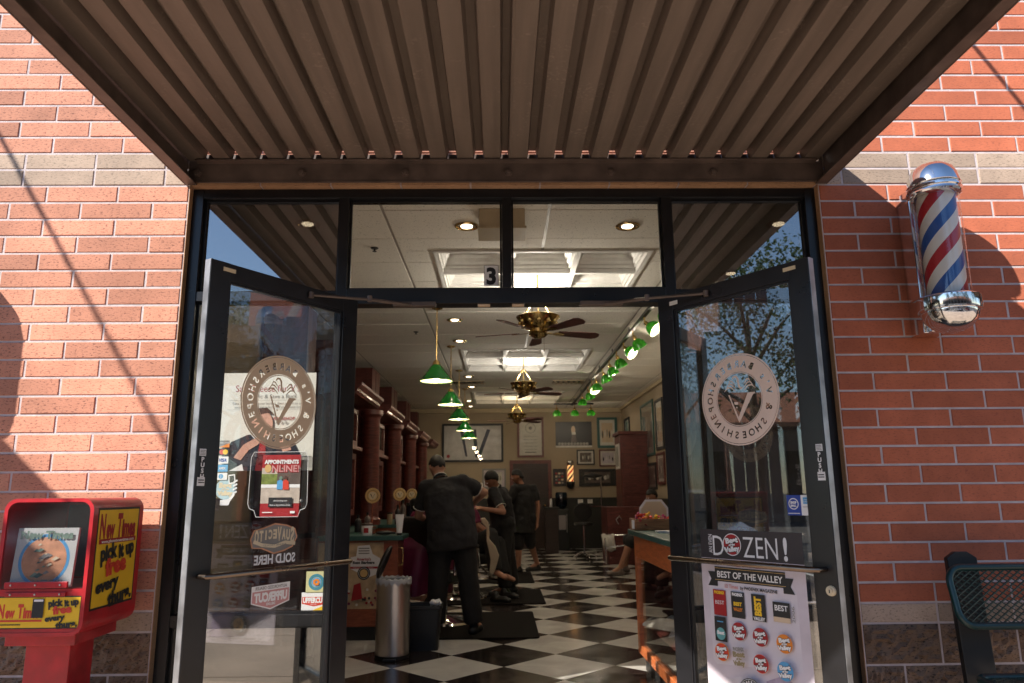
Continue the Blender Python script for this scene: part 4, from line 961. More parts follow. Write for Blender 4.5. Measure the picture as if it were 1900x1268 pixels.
# pedestal
m = MB(); m.box(-0.115, -0.10, 0.02, 0.085, 0.10, 0.645); m.box(-0.17, -0.17, 0.645, 0.14, 0.19, 0.6945); m.box(-0.2, -0.2, 0.0, 0.17, 0.2, 0.02); m.build('pedestal', M_RED, nb, bevel=0.004)
def nt_text(a, cx, cy, h, w, m):
    a.text('N', cx-w*0.43, cy, h, m, w=w*0.14, bold=0.05); a.text('ew', cx-w*0.22, cy-h*0.12, h*0.80, m, w=w*0.22, bold=0.05)
    a.text('T', cx+w*0.02, cy, h, m, w=w*0.13, bold=0.05); a.text('imes', cx+w*0.28, cy-h*0.12, h*0.80, m, w=w*0.38, bold=0.05)
a = Art(0.0005, 0.0004)
a.rect(-0.195, -0.225, 0.195, 0.225, M_BKP); a.rect(-0.185, -0.215, 0.185, 0.215, M_YEL); nt_text(a, 0.0, 0.145, 0.105, 0.34, M_DKR)
a.rect(-0.17, 0.062, 0.17, 0.084, M_DKR); a.text('www.phoenixnewtimes.com', 0, 0.073, 0.014, M_WHP, w=0.30, bold=0.03)
def slogan(a, cx, cy, k):
    a.text('pick', cx-0.062*k, cy+0.075*k, 0.060*k, M_BKP, w=0.130*k, rot=R(6), bold=0.06); a.text('it up', cx+0.075*k, cy+0.080*k, 0.056*k, M_BKP, w=0.125*k, rot=R(8), bold=0.06)
    a.text('free', cx+0.0, cy+0.020*k, 0.064*k, M_ORR, w=0.165*k, rot=R(6), bold=0.06); a.text('every', cx-0.055*k, cy-0.050*k, 0.046*k, M_BKP, w=0.175*k, rot=R(6), bold=0.06)
    a.text('thurs.', cx+0.050*k, cy-0.105*k, 0.055*k, M_BKP, w=0.190*k, rot=R(6), bold=0.06)
slogan(a, 0.0, -0.060, 1.16)
a.build('side_sticker', nb, (x1, 0.0, 1.015), (0, 1, 0), (0, 0, 1))
a = Art(0.0005, 0.0004)
a.rect(-0.185, -0.068, 0.185, 0.068, M_BKP); a.rect(-0.180, -0.063, 0.180, 0.063, M_YEL); nt_text(a, -0.080, 0.008, 0.056, 0.185, M_ORR); a.rect(-0.175, -0.038, 0.02, -0.030, M_ORR); a.rect(-0.172, -0.052, -0.07, -0.048, M_BKP)
slogan(a, 0.105, 0.003, 0.50); a.rect(-0.025, -0.022, 0.025, 0.058, M_BKP); a.rect(-0.020, 0.046, 0.020, 0.055, M_WHP)
a.build('front_sticker', nb, (0, y0+0.0038, 0.795), (1, 0, 0), (0, 0, 1))
npr = thing('newspaper', 'newspaper with illustrated cover displayed inside the red newspaper box', 'newspaper', (-2.06, -0.345+y0+0.020, 0.900))
a = Art(0.0035, 0.0003); a.rect(-0.135, 0, 0.135, 0.255, mat('newsprint', (0.55, 0.56, 0.54), 0.6, var=0.05))
a.ring(0.0, 0.115, 0.100, 0.113, M_LBL); a.disc(0.0, 0.115, 0.099, M_PEACH)
for q in range(22):
    ang = rnd.uniform(0, 6.28); rad_ = rnd.uniform(0, 0.075); px_, py_ = rad_*math.cos(ang), 0.115+rad_*math.sin(ang); w_ = rnd.uniform(0.006, 0.022)
    a.poly([(px_-w_, py_-w_*0.4), (px_, py_-w_*0.6), (px_+w_*1.3, py_+w_*0.1), (px_+w_*0.2, py_+w_*0.6)], [M_SAGE, M_CREAM, M_GRY, M_PEACH, M_TEAL][q % 5])
a.text('New Times', 0.0, 0.225, 0.034, M_SAGE, w=0.235, bold=0.05); a.text('SOLD OUT', 0.04, 0.018, 0.024, M_GRY, w=0.14, bold=0.05) if False else a.text('LAST CALL', 0.04, 0.018, 0.024, M_GRY, w=0.14, bold=0.05)
a.build('front_page', npr, (0, 0, 0), (1, 0, 0), (0, 0.10, 1))
m = MB(); m.X = Matrix.Rotation(R(-5.7), 4, 'X'); m.box(-0.135, -0.002, 0, 0.135, 0.012, 0.255); m.build('folded_pages', M_PAP, npr)

# ================================================================== GREEN BENCH (right)
bn = thing('mesh_bench', 'dark green expanded metal bench against the right brick wall', 'bench', (3.02, -0.42, 0))
m = MB()
bx0, bx1, bz0, bz1 = -0.86, 0.80, 0.655, 0.915
m.tube([(u, 0.10+(-0.06+(v-0.65)*0.28), v) for u, v in rrect(bx0, bz0, bx1, bz1, 0.07, 6)+[rrect(bx0, bz0, bx1, bz1, 0.07, 6)[0]]], 0.017, 10, False)
m.build('back_frame', M_TEALP, bn, smooth=50)
def mesh_panel(name, ux0, ux1, v0, v1, P, parent):
    m = MB(); dx, dy = 0.040, 0.026; nx = int((ux1-ux0)/dx); ny = int((v1-v0)/dy); t = 0.0036
    def ln(a, b2):
        pa, pb = Vector(P(*a)), Vector(P(*b2)); x, y, _ = frame_axes(pb-pa); vs = [p+x*t*c1+y*0.0025*c2 for p in (pa, pb) for c1, c2 in ((-1, -1), (1, -1), (1, 1), (-1, 1))]
        m.add(vs, [(0, 1, 5, 4), (1, 2, 6, 5), (2, 3, 7, 6), (3, 0, 4, 7)])
    for i in range(nx):
        for j in range(ny):
            xa = ux0+(ux1-ux0)*i/nx; xb = ux0+(ux1-ux0)*(i+1)/nx; xm = (xa+xb)/2; ya = v0+(v1-v0)*j/ny; yb = v0+(v1-v0)*(j+1)/ny; ym = (ya+yb)/2
            ln((xa, ym), (xm, yb)); ln((xm, yb), (xb, ym)); ln((xa, ym), (xm, ya)); ln((xm, ya), (xb, ym))
    return m.build(name, M_TEALP, parent)
mesh_panel('back_mesh', bx0+0.02, bx1-0.02, bz0+0.012, bz1-0.012, lambda u, v: (u, 0.10+(-0.06+(v-0.65)*0.28), v), bn)
m = MB(); m.tube([(u, v, 0.44) for u, v in rrect(bx0, -0.42, bx1, 0.0, 0.07, 6)+[rrect(bx0, -0.42, bx1, 0.0, 0.07, 6)[0]]], 0.017, 10, False); m.build('seat_frame', M_TEALP, bn, smooth=50)
mesh_panel('seat_mesh', bx0+0.02, bx1-0.02, -0.40, -0.02, lambda u, v: (u, v, 0.44), bn)
for X in (-0.72, 0.66):
    m = MB(); pts = [(-0.075, 0.0), (0.075, 0.0), (0.075, 0.60), (0.075, 0.955), (0.03, 0.985), (-0.03, 0.985), (-0.075, 0.955)]
    m.X = Matrix.Translation((X, 0.135, 0)) @ Matrix.Rotation(R(-4), 4, 'X')
    m.prism(pts, 'y', 0, 0.035); m.build('rear_post', M_BLK, bn, bevel=0.004)
    m = MB(); m.box(X-0.04, -0.36, 0.0, X+0.04, -0.31, 0.42); m.box(X-0.025, -0.36, 0.40, X+0.025, 0.12, 0.425); m.build('leg', M_BLK, bn, bevel=0.004)

# ================================================================== INTERIOR SHELL
IX0, IX1, IY1, ZC = -2.45, 2.95, 13.9, 3.304
m = MB(); m.quad((IX0, 0.165, 0.0), (IX1, 0.165, 0.0), (IX1, IY1, 0.0), (IX0, IY1, 0.0)); struct(m.build('floor', CHECK))
m = MB(); m.box(IX0-0.1, 0.25, 0, IX0, IY1, 3.9); struct(m.build('wall_left', M_WALL))
m = MB(); m.box(IX1, 0.25, 0, IX1+0.1, IY1, 3.9); struct(m.build('wall_right', M_WALL))
m = MB(); m.box(IX0, IY1, 0, IX1, IY1+0.1, 3.9); struct(m.build('wall_back', M_WALL))
m = MB(); m.box(IX0, IY1-0.012, 0, IX1, IY1-0.001, 1.13); m.box(IX0, IY1-0.03, 1.131, IX1, IY1-0.001, 1.17)
m.box(IX1-0.012, 0.3, 0, IX1-0.001, IY1-0.031, 1.13); m.box(IX1-0.03, 0.3, 1.131, IX1-0.001, IY1-0.031, 1.17); struct(m.build('wainscot', M_WAIN))
# coffers
CF = [(-0.55, 1.28, 1.945, 3.83), (-0.55, 1.28, 6.30, 8.15), (-0.56, 1.27, 10.73, 12.70)]
def sub_rects(r, holes):
    rs = [r]
    for hx0, hx1, hy0, hy1 in holes:
        out = []
        for x0, x1, y0, y1 in rs:
            if x1 <= hx0 or x0 >= hx1 or y1 <= hy0 or y0 >= hy1: out.append((x0, x1, y0, y1)); continue
            if y0 < hy0: out.append((x0, x1, y0, hy0))
            if y1 > hy1: out.append((x0, x1, hy1, y1))
            a_, b_ = max(y0, hy0), min(y1, hy1)
            if x0 < hx0: out.append((x0, hx0, a_, b_))
            if x1 > hx1: out.append((hx1, x1, a_, b_))
        rs = out
    return rs
gx = [-0.8545+1.2107*k for k in range(-2, 5)]; gy = [1.024+0.6096*j for j in range(-2, 23)]
m = MB(); g = 0.007
for i in range(len(gx)-1):
    for j in range(len(gy)-1):
        xa, xb, ya, yb = max(gx[i], IX0), min(gx[i+1], IX1), max(gy[j], 0.17), min(gy[j+1], IY1)
        if xb-xa < 0.05 or yb-ya < 0.05: continue
        for (a1, b1, c1, d1) in sub_rects((xa+0.012, xb-0.012, ya+g, yb-g), CF):
            dz = rnd.uniform(-0.0015, 0.0015)
            if b1-a1 > 0.03 and d1-c1 > 0.03: m.box(a1, c1, ZC+dz, b1, d1, ZC+0.012)
struct(m.build('ceiling', TILE))
m = MB()
for (a1, b1, c1, d1) in sub_rects((IX0, IX1, 0.17, IY1), CF): m.box(a1, c1, ZC+0.006, b1, d1, ZC+0.011)
struct(m.build('ceiling_grid', mat('ceiling_grid_white', (0.42, 0.39, 0.35), 0.6, var=0.03)))
m = MB(); m.box(IX0-0.2, 0.17, 3.80, IX1+0.2, IY1+0.2, 3.85); struct(m.build('ceiling_void', M_STUC))
m = MB(); m.box(IX0+0.001, IY1-0.10, ZC-0.10, IX1-0.001, IY1-0.001, ZC-0.002); m.box(IX1-0.06, 0.3, ZC-0.07, IX1-0.001, IY1-0.101, ZC-0.002); struct(m.build('crown_moulding', M_CRM))
for ci, (x0, x1, y0, y1) in enumerate(CF):
    t = thing('ceiling_coffer', ['white nine cell ceiling coffer nearest the shop door', 'white nine cell ceiling coffer in the middle of ceiling', 'white nine cell ceiling coffer nearest the back wall'][ci], 'ceiling coffer', ((x0+x1)/2, (y0+y1)/2, ZC))
    m = MB(); cx, cy = (x0+x1)/2, (y0+y1)/2; nx = ny = 3; dx, dy = (x1-x0)/3, (y1-y0)/3
    for i in range(3):
        for j in range(3):
            ax, bx, ay, by = x0+dx*i-cx, x0+dx*(i+1)-cx, y0+dy*j-cy, y0+dy*(j+1)-cy
            rings = [(0.0, -0.012), (0.022, -0.012), (0.022, 0.03), (0.04, 0.03), (0.04, 0.055), (0.058, 0.065), (0.058, 0.09), (0.085, 0.115), (0.085, 0.15)]
            vs = []
            for e, z in rings: vs += [(ax+e, ay+e, z), (bx-e, ay+e, z), (bx-e, by-e, z), (ax+e, by-e, z)]
            fs = [(k*4+q, k*4+(q+1) % 4, k*4+4+(q+1) % 4, k*4+4+q) for k in range(len(rings)-1) for q in range(4)]+[tuple(range(len(vs)-4, len(vs)))]
            m.add(vs, fs)
    hw, hh = (x1-x0)/2, (y1-y0)/2
    for q in ((-hw, -hh, hw, -hh+0.0), ): pass
    m.box(-hw-0.02, -hh-0.02, -0.014, hw+0.02, -hh-0.0005, -0.002); m.box(-hw-0.02, hh+0.0005, -0.014, hw+0.02, hh+0.02, -0.002)
    m.box(-hw-0.02, -hh, -0.014, -hw-0.0005, hh, -0.002); m.box(hw+0.0005, -hh, -0.014, hw+0.02, hh, -0.002)
    m.build('moulded_panels', M_COF, t)
# beige box over the door
t = thing('ceiling_box', 'beige rectangular box on ceiling just inside above the doors', 'ceiling box', (0.01, 1.12, 3.15))
m = MB(); m.box(-0.165, -0.13, 0.02, 0.165, 0.13, 0.154); m.box(-0.175, -0.14, 0.0, 0.175, 0.14, 0.019); m.build('housing', M_CRM, t, bevel=0.003)
# lights -----------------------------------------------------------
LSC = 0.45
def point(name, loc, e, r=0.03, col=(1, 0.80, 0.55)):
    l = bpy.data.lights.new(name, 'POINT'); l.energy = e*LSC; l.shadow_soft_size = r; l.color = col
    o = bpy.data.objects.new(name, l); COL.objects.link(o); o.location = loc; return o
def spot(name, loc, e):
    l = bpy.data.lights.new(name, 'SPOT'); l.energy = e*LSC; l.shadow_soft_size = 0.04; l.color = (1, 0.84, 0.62); l.spot_size = R(140); l.spot_blend = 0.7
    o = bpy.data.objects.new(name, l); COL.objects.link(o); o.location = loc; return o
def downlight(x, y, label, e=16, tilt=False):
    t = thing('recessed_downlight', label, 'downlight', (x, y, ZC), 0, 'recessed brass downlights in the ceiling')
    m = MB(); m.lathe([(0.088, -0.001), (0.094, -0.006), (0.090, -0.011), (0.074, -0.012), (0.070, -0.004)], n=32); m.build('trim_ring', M_BRS, t, smooth=40)
    m = MB(); m.lathe([(0.070, -0.0045), (0.066, 0.002), (0.062, 0.003), (0.0, 0.0035)], n=32); m.build('reflector', M_STL, t, smooth=40)
    m = MB(); m.ell((0.0, 0.004, -0.006), 0.046, 0.046, 0.010, 20, 8); m.build('bulb', M_BULBW, t, smooth=60)
    spot('downlight_lamp', (x, y, ZC-0.02), e*1.3)
for x, y, l in ((-0.26, 1.34, 'recessed downlight nearest the left transom window'), (0.98, 1.35, 'recessed downlight nearest the right transom window'), (-1.46, 1.28, 'recessed downlight above the left sidelight'), (2.14, 1.31, 'recessed downlight above the right sidelight'), (2.17, 2.61, 'recessed downlight at right deeper inside above display desk'), (-0.54, 4.45, 'recessed downlight behind the first green pendant'), (-0.55, 5.67, 'recessed downlight just before the second pendant rod'), (-0.56, 8.75, 'recessed downlight between second coffer and left ceiling vent'), (-0.55, 10.02, 'recessed downlight just beyond the left ceiling vent'), (-0.70, 12.19, 'recessed downlight beside the last green pendant rod'), (-0.71, 13.23, 'recessed downlight closest to the back wall')):
    downlight(x, y, l)
PEND = [(-0.70, 3.87), (-0.69, 6.05), (-0.69, 8.10), (-0.70, 10.3), (-0.70, 12.3)]
for i, (x, y) in enumerate(PEND):
    t = thing('pendant_lamp', 'green glass cone pendant lamp on brass rod, %s of the row' % ['first and nearest', 'second', 'third', 'fourth', 'last and farthest'][i], 'pendant lamp', (x, y, 2.48), 0, 'green pendant lamps in a row')
    m = MB(); m.lathe([(0.062, 0.822), (0.060, 0.812), (0.030, 0.800), (0.010, 0.796)], n=24); m.cyl((0, 0, 0.22), (0, 0, 0.80), 0.006, n=8); m.build('brass_rod', M_BRS, t, smooth=40)
    m = MB(); m.lathe([(0.010, 0.235), (0.026, 0.228), (0.038, 0.210), (0.042, 0.194), (0.044, 0.186), (0.040, 0.180)], n=24); m.build('brass_cap', M_BRS, t, smooth=40)
    m = MB(); m.lathe([(0.044, 0.181), (0.055, 0.172), (0.177, 0.010), (0.180, 0.0), (0.176, 0.0)], n=40); m.f = m.f[:-2]; m.mi = m.mi[:-2]; m.build('glass_shade', M_GRN, t, smooth=50)
    m = MB(); m.lathe([(0.040, 0.176), (0.052, 0.166), (0.174, 0.006)], n=40); m.f = m.f[:80]; m.mi = m.mi[:80]; m.build('shade_lining', M_INN, t, smooth=50)
    m = MB(); m.ell((0, 0, 0.045), 0.034, 0.034, 0.045, 16, 10); m.build('bulb', M_BULB, t, smooth=60)
    point('pendant_lamp_light', (x, y, 2.47), 11, 0.05)
# track with spot heads
t = thing('track_light', 'black ceiling track with row of green shaded spot lamps along right side', 'track light', (1.60, 3.0, 3.2))
m = MB(); m.box(-0.02, 0.0, 0.0, 0.02, 9.4, 0.035)
for q in range(7): m.cyl((0, 0.5+q*1.4, 0.035), (0, 0.5+q*1.4, 0.100), 0.008, n=8)
m.box(-0.42, 9.2, 0.001, 0.46, 9.24, 0.034)
m.build('rail', M_BLK, t)
heads = [(3.12, 0.5, 20), (3.93, 0.9, -35), (4.65, 0.6, 20), (5.35, 0.9, -40), (5.95, 0.5, 30), (6.65, 0.4, 10), (7.35, 0.5, 25), (8.2, 0.35, 60), (8.75, 0.8, -70), (9.35, 0.5, 50), (10.3, 0.25, 80)]
def head(x, y, tilt, az, lit=True, e=7):
    # shade axis points down and out
    hd = bpy.data.objects.new('lamp_head', None); COL.objects.link(hd); hd.parent = t; hd.location = (x-1.60, y-3.0, 0)
    dv = Vector((math.sin(tilt)*math.cos(R(az)), math.sin(tilt)*math.sin(R(az)), -math.cos(tilt)))
    q = dv.to_track_quat('-Z', 'Y').to_matrix().to_4x4(); piv = Vector((0, 0, -0.06))
    m = MB(); m.cyl((0, 0, 0), (0, 0, -0.06), 0.008, n=8); m.X = Matrix.Translation(piv) @ q; m.lathe([(0.012, 0.0), (0.024, -0.012), (0.026, -0.05), (0.030, -0.056)], n=16); m.X = None; m.build('brass_socket', M_BRS, hd, smooth=40)
    m = MB(); m.X = Matrix.Translation(piv) @ q; m.lathe([(0.028, -0.052), (0.050, -0.066), (0.078, -0.100), (0.092, -0.160), (0.095, -0.170), (0.092, -0.170)], n=24); m.f = m.f[:24*5]; m.mi = m.mi[:24*5]; m.build('green_shade', M_GRNS, hd, smooth=50)
    m = MB(); m.X = Matrix.Translation(piv) @ q; m.lathe([(0.026, -0.055), (0.046, -0.070), (0.074, -0.104), (0.089, -0.166)], n=24); m.f = m.f[:72]; m.mi = m.mi[:72]; m.build('white_lining', M_INN, hd, smooth=50)
    m = MB(); m.X = Matrix.Translation(piv) @ q; m.ell((0, 0, -0.125), 0.042, 0.042, 0.050, 16, 10); m.build('bulb', M_BULBW, hd, smooth=60)
    p = Vector((x, y, 3.2))+piv+dv*0.185
    if lit: point('track_lamp_light', p, e, 0.03, (1, 0.86, 0.66))
for y, tl, az in heads: head(1.60, y, tl, az)
for x in (1.24, 1.62+0.02, 2.0): head(x, 12.22, 0.35, 80, True, 6)
# fans
M_FBR = mat('aged_brass', (0.42, 0.30, 0.12), 0.22, 1.0, var=0.35, scale=18)
def fan(x, y, label, a0, up=26, zr=ZC+0.15):
    t = thing('ceiling_fan', label, 'ceiling fan', (x, y, 2.74), 0, 'brass and mahogany ceiling fans')
    m = MB(); m.lathe([(0.0, zr-2.74), (0.062, zr-2.74-0.001), (0.060, zr-2.74-0.02), (0.035, zr-2.74-0.05), (0.010, zr-2.74-0.06)], n=24); m.cyl((0, 0, 0.40), (0, 0, zr-2.74-0.05), 0.011, n=10)
    m.lathe([(0.012, 0.43), (0.040, 0.42), (0.044, 0.40), (0.012, 0.385)], n=20); m.build('hanging_rod', M_FBR, t, smooth=40)
    for k in range(3):
        a_ = 2*PI*k/3+0.5; m = MB(); m.tube([(0.03*math.cos(a_), 0.03*math.sin(a_), 0.40), (0.185*math.cos(a_), 0.185*math.sin(a_), 0.215)], 0.006, 8)
        for q in (0.3, 0.6): m.ell((0.03*math.cos(a_)+(0.155*q)*math.cos(a_), 0.03*math.sin(a_)+(0.155*q)*math.sin(a_), 0.40-0.185*q), 0.012, 0.012, 0.016, 10, 6)
        m.build('chain_arm', M_FBR, t, smooth=40)
    m = MB(); m.lathe([(0.205, 0.222), (0.213, 0.215), (0.208, 0.205), (0.180, 0.165), (0.135, 0.115), (0.090, 0.085)], n=40)
    for k in range(12):
        a_ = 2*PI*k/12; m.ell((0.172*math.cos(a_), 0.172*math.sin(a_), 0.150), 0.022, 0.022, 0.030, 8, 6)
    m.build('brass_bowl', M_FBR, t, smooth=40)
    m = MB(); m.lathe([(0.02, 0.20), (0.10, 0.19), (0.10, 0.085), (0.085, 0.060), (0.095, 0.045), (0.070, 0.020), (0.030, 0.008), (0.0, 0.0)], n=32); m.cyl((0.055, 0, -0.10), (0.055, 0, 0.02), 0.0015, n=6); m.ell((0.055, 0, -0.11), 0.006, 0.006, 0.012, 8, 6); m.build('motor', M_FBR, t, smooth=40)
    point('fan_uplight', (x, y, 2.74+0.245), up, 0.04, (1, 0.78, 0.50) if y > 9 else (1, 0.91, 0.78))
    for k in range(5):
        a_ = R(a0)+2*PI*k/5; X = Matrix.Rotation(a_, 4, 'Z') @ Matrix.Translation((0, 0, 0.062)) @ Matrix.Rotation(R(-13), 4, 'X')
        b = bpy.data.objects.new('blade', None)
        m = MB(); m.X = X; pts = [(0.20, -0.045), (0.58, -0.068), (0.625, -0.045), (0.64, 0.0), (0.625, 0.045), (0.58, 0.068), (0.20, 0.045)]; m.prism(pts, 'z', 0.0, 0.007); bl = m.build('blade', W_MAH, t)
        m = MB(); m.X = X; m.prism([(0.07, -0.014), (0.15, -0.012), (0.20, -0.034), (0.26, -0.020), (0.27, 0.0), (0.26, 0.020), (0.20, 0.034), (0.15, 0.012), (0.07, 0.014)], 'z', -0.007, -0.0005); m.build('blade_bracket', M_FBR, bl)
fan(0.36, 2.90, 'brass and mahogany ceiling fan nearest the door', 18, 72)
fan(0.355, 7.25, 'brass and mahogany ceiling fan under the middle coffer', 20, 42)
fan(0.35, 11.75, 'brass and mahogany ceiling fan nearest the back wall', 35, 22)
for x, y, l in ((-1.05, 1.85, 'small dark fire sprinkler on ceiling seen through left transom'), (-1.07, 5.1, 'small dark fire sprinkler on ceiling near first green pendant')):
    t = thing('fire_sprinkler', l, 'sprinkler', (x, y, ZC)); m = MB(); m.lathe([(0.034, -0.001), (0.030, -0.008), (0.010, -0.010), (0.008, -0.028), (0.018, -0.030), (0.018, -0.033), (0, -0.033)], n=16); m.build('sprinkler_head', M_BLK, t, smooth=40)
for x, l in ((-0.585, 'louvred ceiling vent to the left, beyond middle coffer'), (1.25, 'louvred ceiling vent to the right, beyond middle coffer')):
    t = thing('ceiling_vent', l, 'ceiling vent', (x, 9.42, ZC)); m = MB(); m.box(-0.29, -0.15, -0.004, 0.29, 0.15, -0.002); m.build('back_plate', M_BLK, t)
    for q in range(6):
        m = MB(); m.X = Matrix.Translation((-0.24+q*0.096, 0, -0.014)) @ Matrix.Rotation(R(35), 4, 'Y'); m.box(-0.034, -0.14, -0.001, 0.034, 0.14, 0.001); m.build('louvre', M_CRM, t)
    m = MB(); m.box(-0.30, -0.165, -0.016, 0.30, -0.151, -0.001); m.box(-0.30, 0.151, -0.016, 0.30, 0.165, -0.001); m.build('rim', M_CRM, t)

# ================================================================== FRAMED PICTURES
def picture(label, O, U, w, h, fm, art, depth=0.03, fw=0.05, cat='framed picture'):
    """O = centre on the wall, U = viewer's right along the wall"""
    t = thing('framed_picture', label, cat, O, 0)
    U = Vector(U); V = Vector((0, 0, 1)); N = U.cross(V)
    X = Matrix(((U.x, N.x, 0, 0), (U.y, N.y, 0, 0), (0, 0, 1, 0), (0, 0, 0, 1)))
    if fw > 0:
        m = MB(); m.X = X
        m.box(-w/2, 0.001, h/2-fw, w/2, depth, h/2); m.box(-w/2, 0.001, -h/2, w/2, depth, -h/2+fw)
        m.box(-w/2, 0.001, -h/2+fw, -w/2+fw, depth, h/2-fw); m.box(w/2-fw, 0.001, -h/2+fw, w/2, depth, h/2-fw); m.build('frame', fm, t)
    m = MB(); m.X = X; m.box(-w/2+fw, 0.0015, -h/2+fw, w/2-fw, 0.008, h/2-fw); m.build('backing', M_PAP if fw > 0 else M_BLK, t)
    a = Art(0.009, 0.0008); art(a, w/2-fw, h/2-fw); a.build('print', t, (0, 0, 0), U, V)
    if fw > 0: m = MB(); m.X = X; m.box(-w/2+fw, 0.018, -h/2+fw, w/2-fw, 0.020, h/2-fw); m.build('glazing', G_CLEAR, t)
    return t
sil = mat('print_mid', (0.30, 0.28, 0.25), 0.5, var=0.3, scale=12)
def art_v(a, w, h):
    a.rect(-w, -h, w, h, mat('jersey_white', (0.52, 0.50, 0.50), 0.5, var=0.15, scale=6)); b = mat('navy_print', (0.015, 0.02, 0.05), 0.5)
    a.poly([(-w*0.45, h*0.75), (-w*0.33, h*0.75), (-w*0.18, -h*0.8), (-w*0.25, -h*0.8)], b); a.poly([(-w*0.02, h*0.75), (w*0.12, h*0.8), (w*0.20, -h*0.85), (w*0.10, -h*0.85)], b); a.poly([(w*0.50, h*0.8), (w*0.62, h*0.75), (w*0.27, -h*0.85), (w*0.14, -h*0.85)], b)
    a.disc(-w*0.85, -h*0.78, 0.04, M_DKR)
def art_cert(a, w, h):
    a.rect(-w, -h, w, h, M_PAP); a.ring(0, h*0.5, w*0.42, w*0.46, M_GRY); a.disc(0, h*0.5, w*0.15, M_GRY)
    for q in range(5): a.rect(-w*0.6, h*0.05-q*h*0.18, w*0.6, h*0.03-q*h*0.18, M_GRY)
    a.rect(-w*0.5, -h*0.82, w*0.5, -h*0.86, M_BKP)
def art_dark(a, w, h):
    a.rect(-w, -h, w, h, mat('night_print', (0.012, 0.010, 0.010), 0.4)); a.rect(-w, -h, w, -h*0.86, M_PAP)
    a.disc(-w*0.02, h*0.35, 0.05, M_TAN, ry=0.10); a.poly([(-w*0.1, h*0.2), (w*0.1, h*0.2), (w*0.12, 0), (-w*0.1, -h*0.02)], M_PAP); a.poly([(-w*0.09, -h*0.03), (w*0.1, -h*0.02), (w*0.16, -h*0.6), (-w*0.16, -h*0.6)], M_BEAM)
    for q in range(10): a.disc(-w*0.8+q*w*0.17, -h*0.72, 0.035, sil, n=10)
def art_photo(c1, c2, k=6):
    def f(a, w, h):
        a.rect(-w, -h, w, h, c1); a.rect(-w*0.75, -h*0.75, w*0.75, h*0.75, c2)
        for q in range(k): a.disc(-w*0.6+q*w*1.2/(k-1), -h*0.15+0.02*((q*7) % 3), w*0.09, [M_BKP, M_PAP, sil][q % 3], ry=h*0.3, n=14)
    return f
def art_pins(a, w, h):
    a.rect(-w, -h, w, h, M_BKP)
    for i in range(3):
        for j in range(4): a.rect(-w*0.8+i*w*0.55, -h*0.85+j*h*0.42, -w*0.8+i*w*0.55+w*0.4, -h*0.85+j*h*0.42+h*0.24, [M_DKR, M_GRY, M_CREAM][(i*2+j) % 3])
YB = IY1-0.001
def bw(x0, z0, x1, z1): return ((x0+x1)/2, YB, (z0+z1)/2), x1-x0, abs(z0-z1)
for l, r_, fm, ar, fw in (
    ('large black framed white jersey print with dark letter V on back wall', (-1.42, 2.95, 0.06, 2.03), M_BKP, art_v, 0.05),
    ('tall mahogany framed certificate above the dark back doorway', (0.40, 3.10, 1.04, 2.13), W_MAH, art_cert, 0.05),
    ('unframed dark wide poster with a lone standing figure', (1.33, 2.98, 2.21, 2.36), M_BKP, art_dark, 0.0),
    ('teal framed picture high in the right corner of back wall', (2.34, 3.08, 2.83, 2.34), M_TEAL, art_photo(M_PAP, M_TAN, 5), 0.06),
    ('small black framed group photo above the indoor barber pole', (1.83, 2.30, 2.26, 1.94), M_BKP, art_photo(M_PAP, M_BEAM), 0.03),
    ('small dark framed document beside the tall cabinet', (2.37, 2.30, 2.80, 1.90), W_MAH, art_photo(M_PAP, M_LAV, 4), 0.03),
    ('small black framed pin collection left of the indoor barber pole', (1.25, 1.85, 1.56, 1.45), M_BKP, art_pins, 0.025),
    ('wide black framed team photo right of the indoor barber pole', (1.87, 1.84, 2.76, 1.44), M_BKP, art_photo(M_BKP, M_BEAM, 9), 0.03),
    ('grey framed pale print left of the back doorway', (-0.45, 1.87, 0.12, 1.40), M_GRY, art_photo(M_LAV, M_PAP, 3), 0.04)):
    O, w_, h_ = bw(*r_); picture(l, O, (1, 0, 0), w_, h_, fm, ar, fw=fw)
for l, y0, y1, z0, z1, fm, ar in (
    ('small black framed picture above the tall cabinet on right wall', 13.4, 12.75, 2.98, 2.58, M_BKP, art_photo(M_PAP, M_SAGE, 3)),
    ('tallest dark framed picture on the right wall', 11.35, 10.1, 3.05, 1.98, M_TEAL, art_photo(sil, M_BEAM, 4)),
    ('dark framed picture nearest the door on the right wall', 9.9, 9.25, 2.98, 2.05, M_BKP, art_photo(M_PAP, M_TAN, 3)),
    ('lower narrow dark framed picture on right wall', 9.95, 9.3, 2.00, 1.42, W_MAH, art_photo(M_PAP, sil, 3)),
    ('lower dark double framed print beside tall cabinet', 11.0, 10.05, 1.84, 1.33, M_BKP, art_photo(sil, M_BEAM, 2))):
    picture(l, (IX1-0.001, (y0+y1)/2, (z0+z1)/2), (0, -1, 0), abs(y0-y1), abs(z0-z1), fm, ar)
